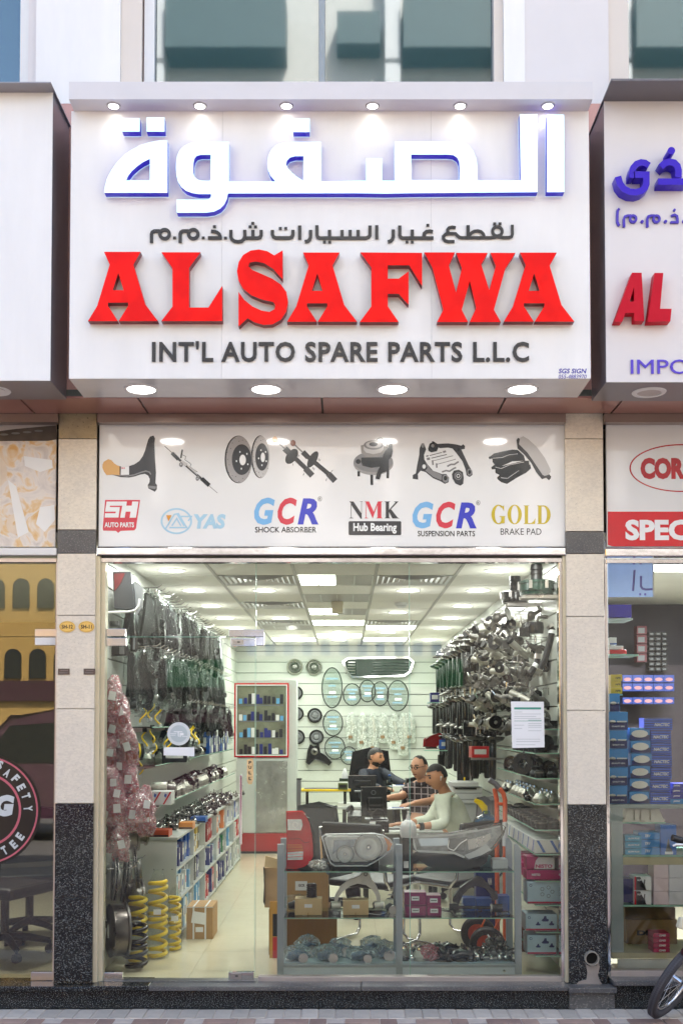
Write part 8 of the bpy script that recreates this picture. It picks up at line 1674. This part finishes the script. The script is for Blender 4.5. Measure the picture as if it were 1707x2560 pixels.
cbl = mat('sky_carton', (60, 140, 210), .3, coat=.2); cnv = mat('deep_navy_carton', (30, 34, 96), .3); cell = mat('cream_ellipse', (226, 226, 222), .4); cyl_ = mat('yellow_carton', (226, 196, 40), .35)
pst = mat('grey_post', (150, 160, 160), .35, metal=.5)
fs_ = thing('display_shelves', 'grey framed glass shelving behind the right-hand shop window', 'shelving', tuple(P(1540, 2390, Yr)))
put('post', pbox(1530, 1556, 2018, 2382, Yr, Yr + .06), pst, fs_)
put('shelf', pbox(1524, 2100, 2012, 2022, Yr - .02, Yr + .45), pst, fs_); put('shelf', pbox(1557, 2100, 2139, 2143, Yr - .01, Yr + .45), M['glass_edge'], fs_); put('shelf_lip', pbox(1557, 2100, 2144, 2163, Yr, Yr + .02), mat('cream_board', (186, 176, 140), .5), fs_); put('shelf', pbox(1557, 2100, 2264, 2268, Yr, Yr + .45), M['glass_edge'], fs_); put('base_shelf', pbox(1530, 2100, 2384, 2398, Yr - .02, Yr + .45), mat('cream_board', (186, 176, 140)), fs_); put('kick_panel', pbox(1545, 2100, 2400, 2427, Yr, Yr + .02), M['white'], fs_)
for k in range(6):
    y1 = 2011.5 - 46.2 * k; x0, x1 = 1522 + 2 * (k % 2), 1568 + (k % 3)
    if k == 5: x0, x1 = 1524, 1549
    rbx('blue and navy QUALITY SEAL box in the leftmost stack, %s from the bottom' % ORD[k], x0, x1, y1 - 46, y1, cbl, 'blue boxes in the leftmost stack', word_='QUALITY SEAL' if k < 5 else None, wb=(x0 + 7, y1 - 12, x1 - 7, y1 - 8), parts=[('navy_half', [(x0 + .5, y1 - 21), (x1 - .5, y1 - 21), (x1 - .5, y1 - 1.5), (x0 + .5, y1 - 1.5)], cnv)] + [('emblem', [(x0 + 9 + 8 * math.cos(a), y1 - 22 + 4 * math.sin(a)) for a in [2 * PI * i / 16 for i in range(16)]], cell), ('name_strip', [(x0 + 20, y1 - 24), (x1 - 2, y1 - 24), (x1 - 4, y1 - 20), (x0 + 20, y1 - 20)], cell)])
for k in range(6):
    y1 = 2011.5 - 31.9 * k; x0 = 1573 + (0, 1, 2, 6, 3, 1)[k]; x1 = x0 + 50
    rbx('blue box with a blank white oval, %s from the bottom of its stack' % ORD[k], x0, x1, y1 - 31.5, y1, cbl, 'blue boxes with white ovals', parts=[('navy_half', [(x0 + .5, y1 - 14), (x1 - .5, y1 - 14), (x1 - .5, y1 - 1.5), (x0 + .5, y1 - 1.5)], cnv)])
    flat('white_oval', ell(x0 + 25, y1 - 17, 20.5, 9.5, 24), Yr - .0018, cell, LASTBOX[-1], depth=.0005)
strb = mat('stripe_navy', (22, 40, 110), .3); brb = mat('bright_blue_carton', (44, 96, 214), .3, coat=.2)
for k in range(7):
    y1 = 2011.5 - 30.9 * k; x0 = 1626 + (0, -1, 2, 3, 2, 1, 4)[k]; x1 = x0 + 50
    if k == 6: x0 -= 20
    rbx('striped blue NACTEC box, %s from the bottom of its stack' % ORD[k], x0, x1, y1 - 30.5, y1, brb, 'striped blue boxes', word_='NACTEC', wb=(x1 - 44, y1 - 18, x1 - 6, y1 - 10), parts=[('stripe', [(x0 + .5, y1 - 3 - 6.2 * j), (x1 - .5, y1 - 3 - 6.2 * j), (x1 - .5, y1 - 5.6 - 6.2 * j), (x0 + .5, y1 - 5.6 - 6.2 * j)], strb) for j in range(5)])
for k in range(4): rbx('flat blue-violet box in the low stack at the right edge, %s from the bottom' % ORD[k], 1674 + 3 * k, 1735, 2011 - 13 * k - 12.5, 2011.5 - 13 * k, (cbl, mat('violet_blue_carton', (64, 70, 170), .3))[k > 0], 'flat blue-violet boxes', word_='pmc', wb=(1683, 2011 - 13 * k - 9, 1700, 2011 - 13 * k - 4))
for k in range(3): rbx('yellow NPR box near the left of the right-hand window, %s from the top' % ORD[k], 1527 - k % 2 * 0, 1555 - (3 if k == 1 else 0), 1687 + 16 * k, 1703 + 16 * k, cyl_, 'yellow boxes', Yq=7.0, word_='NPR', wb=(1538, 1693 + 16 * k, 1551, 1698 + 16 * k), wm=M['black'])
put('yellow_shelf', pbox(1523, 1556, 1736, 1739, 6.98, 7.15), M['glass_edge'], fs_)
for k in range(3): rbx('light blue box, %s from the bottom, on the shelf under the oval boxes' % ORD[k], 1595, 1649, 2138.5 - 19 * k - 18.5, 2138.5 - 19 * k, cbl, 'light blue boxes', word_='TRV', wb=(1612, 2138 - 19 * k - 13, 1626, 2138 - 19 * k - 6)); rbx('teal GLOW PLUG box, %s from the bottom of its short stack' % ORD[k], 1562, 1603, 2138.5 - 16.5 * k - 16, 2138.5 - 16.5 * k, mat('teal_blue_carton', (60, 150, 190), .3), 'teal boxes', Yq=Yr - .012, dep=.1, word_='GLOW PLUG', wb=(1570, 2138 - 16.5 * k - 10, 1598, 2138 - 16.5 * k - 6))
rbx('tall blue box printed with a glow plug on the right-hand shelf', 1651, 1690, 2063, 2138.5, mat('mid_blue_carton', (70, 120, 200), .3), parts=[('plug_print', [(1669, 2100), (1672, 2098), (1674, 2118), (1679, 2122), (1680, 2130), (1664, 2130), (1665, 2122)], M['grey']), ('white_foot', [(1662, 2130), (1682, 2130), (1682, 2137), (1662, 2137)], M['paper'])])
for k in range(2): y1 = 2263.5 - 36 * k; rbx('red-edged BALL JOINT box, %s one' % ('lower', 'upper')[k], 1585, 1628, y1 - 35.5, y1, M['paper'], 'ball joint boxes', word_='BALL JOINT', wb=(1593, y1 - 29, 1604, y1 - 23), parts=[('black_half', [(1590, y1 - 34), (1600, y1 - 34), (1616, y1 - 1), (1590, y1 - 1)], M['black']), ('red_edge', [(1585.3, y1 - 35), (1590, y1 - 35), (1590, y1 - 1), (1585.3, y1 - 1)], crm), ('joint_print', [(1602, y1 - 14), (1608, y1 - 17), (1610, y1 - 28), (1613, y1 - 27), (1612, y1 - 15), (1614, y1 - 6), (1603, y1 - 6)], M['grey'])])
rbx('dark navy booklet box left of the ball joint boxes', 1556, 1583, 2198, 2258, cnv, Yq=Yr + .03)
for k in range(3):
    for j in range(2): rbx('pale pink box, %s row, %s column, at the right edge' % (('bottom', 'middle', 'top')[k], ('left', 'right')[j]), 1634 + 38.5 * j, 1671 + 38.5 * j, 2263 - 33.5 * k - 33, 2263.5 - 33.5 * k, mat('pink_white_carton' + str(j), ((226, 206, 212), (216, 216, 222))[j], .5), 'pale pink boxes')
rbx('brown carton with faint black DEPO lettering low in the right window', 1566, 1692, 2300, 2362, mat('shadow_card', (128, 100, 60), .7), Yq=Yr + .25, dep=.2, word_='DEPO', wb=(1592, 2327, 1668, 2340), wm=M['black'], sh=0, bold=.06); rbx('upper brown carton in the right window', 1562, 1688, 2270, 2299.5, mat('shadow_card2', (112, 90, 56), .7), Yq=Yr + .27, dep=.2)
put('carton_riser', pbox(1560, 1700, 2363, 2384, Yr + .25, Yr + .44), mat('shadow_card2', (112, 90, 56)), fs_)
for k in range(4): rbx('crimson GMB box, %s from the bottom of the low stack' % ORD[k], 1633, 1674, 2383.5 - 12.5 * k - 12, 2383.5 - 12.5 * k, mat('crimson_carton', (176, 20, 70), .3), 'crimson boxes', word_='GMB', wb=(1647, 2383 - 12.5 * k - 8, 1664, 2383 - 12.5 * k - 3))
t = thing('bell_housing', 'grey cast gearbox bell housing under the top shelf of the right-hand window', 'bell housing', tuple(P(1610, 2058, Yr + .1)))
put('casting', MB().prism([XZ(x, y, Yr + .08) for x, y in ((1568, 2024), (1648, 2024), (1657, 2046), (1662, 2050), (1660, 2056), (1556, 2056), (1556, 2050), (1562, 2046))], Yr + .08, Yr + .28), M['alucast'], t, bevel=.012)
for x in (1590, 1606, 1630): put('rib', MB().prism([XZ(x + a, y, Yr + .07) for a, y in ((-3, 2026), (3, 2026), (5, 2050), (-5, 2050))], Yr + .06, Yr + .082), M['alucast'], t, bevel=.003)
put('hanger', pbox(1556, 1664, 2057, 2060, Yr + .05, Yr + .3), M['glass_edge'], fs_)
t = thing('blue_sign_panel', 'pale blue panel with purple Arabic at the top of the right-hand window', 'sign', tuple(P(1577, 1492, 6.9))); put('panel', pbox(1521, 1632, 1410, 1492, 6.9, 6.92), mat('pale_blue_panel_sign', (168, 190, 226), .3, emit=(130, 160, 220), es=.12), t); put('frame_edge', pbox(1632.3, 1634.5, 1408, 1486, 6.89, 6.92), M['white'], t)
for pts in ([(1586, 1425), (1582, 1478)], [(1602, 1440), (1602, 1466), (1606, 1472), (1614, 1474), (1632, 1473)], [(1597.5, 1486), (1602.5, 1486)], [(1610, 1486), (1615, 1486)]): flat('arabic_stroke', ribbon(pts, 5.5)[0], 6.899, mat('pale_purple', (120, 112, 200), .4), t, depth=.0005)
rbx('deep violet box high in the right-hand window', 1521, 1578, 1512, 1545, mat('violet_deep', (44, 24, 160), .3), Yq=6.95, dep=.2)
put('wall_shelf', pbox(1521, 1582, 1546, 1550, 6.93, 7.16), pst, fs_); put('wall_shelf', pbox(1524, 1596, 1636, 1640, 6.93, 7.16), M['glass_edge'], fs_)
rbx('red and white flat box on the small upper shelf of the right shop', 1524, 1566, 1625, 1635.5, crm, Yq=6.95); rbx('white and blue box above the flat red one in the right shop', 1524, 1541, 1594, 1614, M['paper'], Yq=6.97, parts=[('blue_band', [(1524, 1608), (1541, 1608), (1541, 1612), (1524, 1612)], bmat('blue'))]); rbx('white box between the red and the blue-striped ones', 1524, 1558, 1615, 1624.5, M['paper'], Yq=6.96)
put('back_rack', MB().box(2.0, 3.6, 9.66, 10.1, ZF, 2.2), mat('rack_dark', (50, 40, 48), .6), fs_)
for k in range(3):
    for j in range(5): rbx('dim blue box with a red oval on the back rack, %s row, %s from the left' % (('top', 'middle', 'bottom')[k], ORD[j]), 1556 + 26 * j, 1581 + 26 * j, (1688, 1709, 1744)[k], (1707, 1729, 1761)[k], mat('dim_blue_carton', (30, 56, 136), .4), 'dim blue boxes', Yq=9.3, dep=.2, parts=[('oval', ell(1568.5 + 26 * j, (1699, 1720, 1753)[k], 9.5, 4.5, 14), mat('dusty_pink_oval', (176, 120, 126), .5))])
for k in range(8):
    for j in range(3): rbx('small dark box with grey label on the far rack, row %s, column %s' % (ORD[k], ORD[j]), 1622 + 16 * j, 1636 + 16 * j, 1580 + 12.6 * k, 1590 + 12.6 * k, M['black'], 'small dark boxes', Yq=9.55, dep=.1, parts=[('label', [(1625 + 16 * j, 1583 + 12.6 * k), (1633 + 16 * j, 1583 + 12.6 * k), (1633 + 16 * j, 1587 + 12.6 * k), (1625 + 16 * j, 1587 + 12.6 * k)], M['grey'])])
for k in range(4): rbx('maroon box with a grey window label on the far rack, %s from the top' % ORD[k], 1592, 1617, 1565 + 23 * k, 1587 + 23 * k, mat('maroon_carton', (96, 28, 38), .5), 'maroon boxes', Yq=9.5, dep=.1, parts=[('label', [(1595, 1570 + 23 * k), (1611, 1570 + 23 * k), (1611, 1583 + 23 * k), (1595, 1583 + 23 * k)], M['grey'])])
t = thing('strip_light', 'bright tube light on the ceiling of the right-hand shop', 'ceiling light', (2.55, 7.6, 2.78)); put('casing', MB().box(1.95, 3.2, 7.4, 7.75, 2.765, 2.797), M['white'], t); put('tube_panel', MB().box(1.97, 3.18, 7.42, 7.73, 2.76, 2.7645), glow('tube_light', (250, 252, 255), 3.5), t)
# ================= bicycle =================
C0 = P(1694, 2450, 6.15); u = Vector((.58, .0, .815)).normalized(); v = Vector((-.58, -.80, .15)); v = (v - u * v.dot(u)).normalized(); w = u.cross(v)
t = thing('bicycle', 'bicycle at the right edge, only its leaning front wheel and grip in view', 'bicycle', tuple(C0 - Vector((0, 0, .23)))); RT = .228
put('tyre', MB().tube([C0 + (u * math.cos(a) + v * math.sin(a)) * RT for a in [2 * PI * k / 56 for k in range(56)]], .026, 12, True), mat('grey_tyre', (62, 60, 64), .7, var=.12, vs_=30), t, smooth=60)
tr_ = MB()
for k in range(120):
    a = 2 * PI * k / 120; rad = u * math.cos(a) + v * math.sin(a); tan = -u * math.sin(a) + v * math.cos(a); 
    for s in (-1, 1): q = Matrix((tan, w, rad)).transposed(); tr_.bx(C0 + rad * (RT + .0235) + w * s * .009, .0075, .012, .006, q @ Matrix.Rotation(s * .6, 3, 'Z'))
put('tread_block', tr_, mat('tread_grey', (74, 72, 76), .7), t, kind='stuff')
put('rim', MB().tube([C0 + (u * math.cos(a) + v * math.sin(a)) * (RT - .034) for a in [2 * PI * k / 48 for k in range(48)]], .011, 8, True), M['chrome'], t, smooth=60)
for k in range(20): a = 2 * PI * k / 20; s = 1 if k % 2 else -1; put('spoke', MB().cyl(C0 + w * s * .025 + (u * math.cos(a + .3 * s) + v * math.sin(a + .3 * s)) * .014, C0 + (u * math.cos(a) + v * math.sin(a)) * (RT - .036), .0012, n=5), M['steel'], t)
mar = mat('maroon_frame', (74, 34, 38), .3, coat=.4); put('hub', MB().cyl(C0 - w * .04, C0 + w * .04, .016, n=14), M['chrome'], t, smooth=40)
top = C0 + u * (RT + .09)
for s in (-1, 1): put('fork_blade', MB().tube([C0 + w * s * .045, C0 + w * s * .045 + u * .12, top + w * s * .03], [.009, .012, .014], 10), mar, t, smooth=50)
put('axle_nut', MB().cyl(C0 - w * .06, C0 - w * .045, .01, n=6), M['steel'], t); put('mudguard', MB().tube([C0 + (u * math.cos(a) + v * math.sin(a)) * (RT + .045) for a in [-.9 + .15 * k for k in range(14)]], .032, 8, flat=.35), mar, t, smooth=50)
hp = P(1712, 2312, 6.0); put('head_tube', MB().tube([top, Vector((hp.x + .10, 6.05, .62)), Vector((hp.x + .16, 6.1, 1.0))], .02, 12), mar, t, smooth=50); put('front_reflector', MB().bx(hp, .08, .05, .06, Matrix.Rotation(.3, 3, 'Y')), mat('cream_plastic', (206, 200, 176), .4), t, bevel=.008)
g0 = P(1680, 2095, 5.9); put('handlebar', MB().tube([g0 + Vector((.03, .0, -.01)), g0 + Vector((.16, .02, -.05)), Vector((hp.x + .16, 6.1, 1.0)), Vector((hp.x + .5, 6.2, 1.02))], .011, 10), M['chrome'], t, smooth=50); put('grip', MB().cyl(g0, g0 + Vector((.11, .015, -.033)), .018, n=16), M['black'], t, smooth=40); put('yellow_ring', MB().tube([g0 + Vector((.06, .008, -.018)) + Vector((.003 * k, 0, 0)) for k in range(2)], .0195, 12), M['yellow'], t); put('brake_lever', MB().tube([P(1682, 2116, 5.88), P(1690, 2112, 5.88), P(1720, 2113, 5.88)], .006, 8), M['white'], t, smooth=50)
# rest of the bicycle out of frame, simply built so that it stands
put('frame', MB().tube([Vector((hp.x + .12, 6.06, .72)), Vector((hp.x + .5, 6.1, .35)), Vector((hp.x + .95, 6.12, .28))], .018, 10).tube([Vector((hp.x + .15, 6.08, .9)), Vector((hp.x + .6, 6.12, .8)), Vector((hp.x + .5, 6.1, .35))], .016, 10), mar, t, smooth=50)
rc = Vector((hp.x + .95, 6.12, .26)); put('tyre', MB().tube([rc + Vector((math.cos(a), .1 * math.cos(a), math.sin(a))) * .232 for a in [2 * PI * k / 40 for k in range(40)]], .026, 10, True), mat('grey_tyre', (62, 60, 64)), t, smooth=60); put('saddle', MB().ball((hp.x + .62, 6.12, .86), .13, .07, .035), M['black'], t, smooth=50)
# ================= across the street (seen in the glass) =================
ob = thing('white_apartment_block', 'tall white block with dark balconies across the street, reflected in the windows', 'building', (0, -9, 0))
put('wall', MB().box(-5.2, 22, -16, -9, 5.2, 18), mat('street_white', (214, 212, 206), .7, var=.05), ob); put('ground_floor', MB().box(-5.2, 22, -16, -9, 0, 5.2), mat('street_taupe', (104, 98, 92), .7, var=.3, vs_=1.5), ob)
tl = mat('balcony_teal', (78, 96, 98), .5); dw = mat('dark_window', (22, 28, 34), .1)
for fl_n in range(4):
    z = 6.2 + 2.9 * fl_n
    for bx0 in (-3.5, 1.15, 5.7, 10.2):
        put('balcony', MB().box(bx0, bx0 + 2.35, -9, -8.3, z, z + 1.05), tl, ob); put('window', MB().box(bx0 + .1, bx0 + 2.2, -8.99, -8.96, z + 1.1, z + 2.4), dw, ob)
        put('window_bar', MB().box(bx0 + 1.1, bx0 + 1.18, -8.96, -8.93, z + 1.1, z + 2.4).box(bx0 + .1, bx0 + 2.2, -8.96, -8.93, z + 1.15, z + 1.22), M['grey'], ob); put('air_conditioner', MB().box(bx0 - 1.3, bx0 - .45, -8.99, -8.5, z + .2, z + .85), tl, ob); put('side_fin', MB().box(bx0 - .35, bx0 - .05, -9, -8.5, z - .1, z + 2.7), M['white'], ob)
st_m = [bmat('blue'), M['white']]
for k in range(22): put('awning_stripe', MB().box(-1.9 + .18 * k, -1.9 + .18 * (k + 1), -8.1, -8.06, 3.02, 3.32), st_m[k % 2], ob)
put('green_sign', MB().box(-3.6, 2.4, -8.98, -8.9, 2.45, 3.0), mat('sign_green', (20, 104, 60), .4), ob); put('shop_opening', MB().box(-4.6, 6, -8.99, -8.95, .1, 2.4), mat('shop_shadow', (40, 38, 36), .4, var=.4, vs_=2), ob)  # opening is a flat sheet, recess shade put into its dark colour
yb = thing('yellow_arcade_building', 'yellow arcaded building far across the street, reflected in the left window', 'building', (-16, -30, 0)); yw = mat('ochre_wall', (206, 166, 92), .7, var=.06)
put('wall', MB().box(-40, -6, -34, -30, 0, 12), yw, yb)
for r_, z in ((0, 4.2), (1, 7.0), (2, 9.8)):
    for k in range(14): x = -19 + k * .98 + .3 * r_; put('arched_window', MB().prism([(x - .33, z - .7), (x + .33, z - .7)] + [(x + .33 * math.cos(a), z + .15 + .33 * math.sin(a)) for a in [PI * i / 8 for i in range(9)]], -29.99, -29.9), dw, yb)
put('fascia_board', MB().box(-20, -7, -29.95, -29.8, 2.6, 3.4), mat('maroon_sign', (70, 26, 44), .4), yb)
van = thing('van', 'maroon van parked across the street, reflected in the left window', 'van', (-3.6, -3.4, 0)); vm = mat('van_maroon', (96, 58, 74), .25, coat=.6)
pf = [(-10.0 - x, z) for x, z in ((-4.2, .35), (-4.1, .9), (-4.55, 1.12), (-5.15, 1.78), (-6.0, 1.88), (-8.4, 1.85), (-8.6, 1.0), (-8.55, .35))]
put('body', MB().prism(pf, -4.2, -2.6), vm, van, bevel=.05); put('side_window', MB().prism([(-5.25, 1.12), (-4.85, 1.66), (-3.9, 1.72), (-3.9, 1.12)], -2.6, -2.588), dw, van); put('side_window', MB().prism([(-3.75, 1.12), (-3.75, 1.72), (-1.8, 1.70), (-1.6, 1.12)], -2.6, -2.588), dw, van)
for x in (-5.0, -2.3): put('wheel', MB().lathe([(.12, 0), (.32, 0), (.34, .06), (.32, .2), (.12, .2)], (x, -2.58, .33), (0, -1, 0), 24), M['black'], van, smooth=30); put('wheel_rim', MB().lathe([(.0001, -.01), (.2, -.01), (.21, .02)], (x, -2.56, .33), (0, 1, 0), 20), M['steel'], van, smooth=30)
put('door_handle', MB().box(-4.1, -3.92, -2.6, -2.57, 1.0, 1.04), M['black'], van)
# ---- labels are kept within the word limit ----
for o in sc.objects:
    l = o.get('label')
    if l and len(l.split()) > 16: o['label'] = ' '.join(l.replace(' of the right wall', ', right wall').replace(' on the left wall', ', left wall').replace(' from the glass', ' from glass').split()[:16]).rstrip(',')
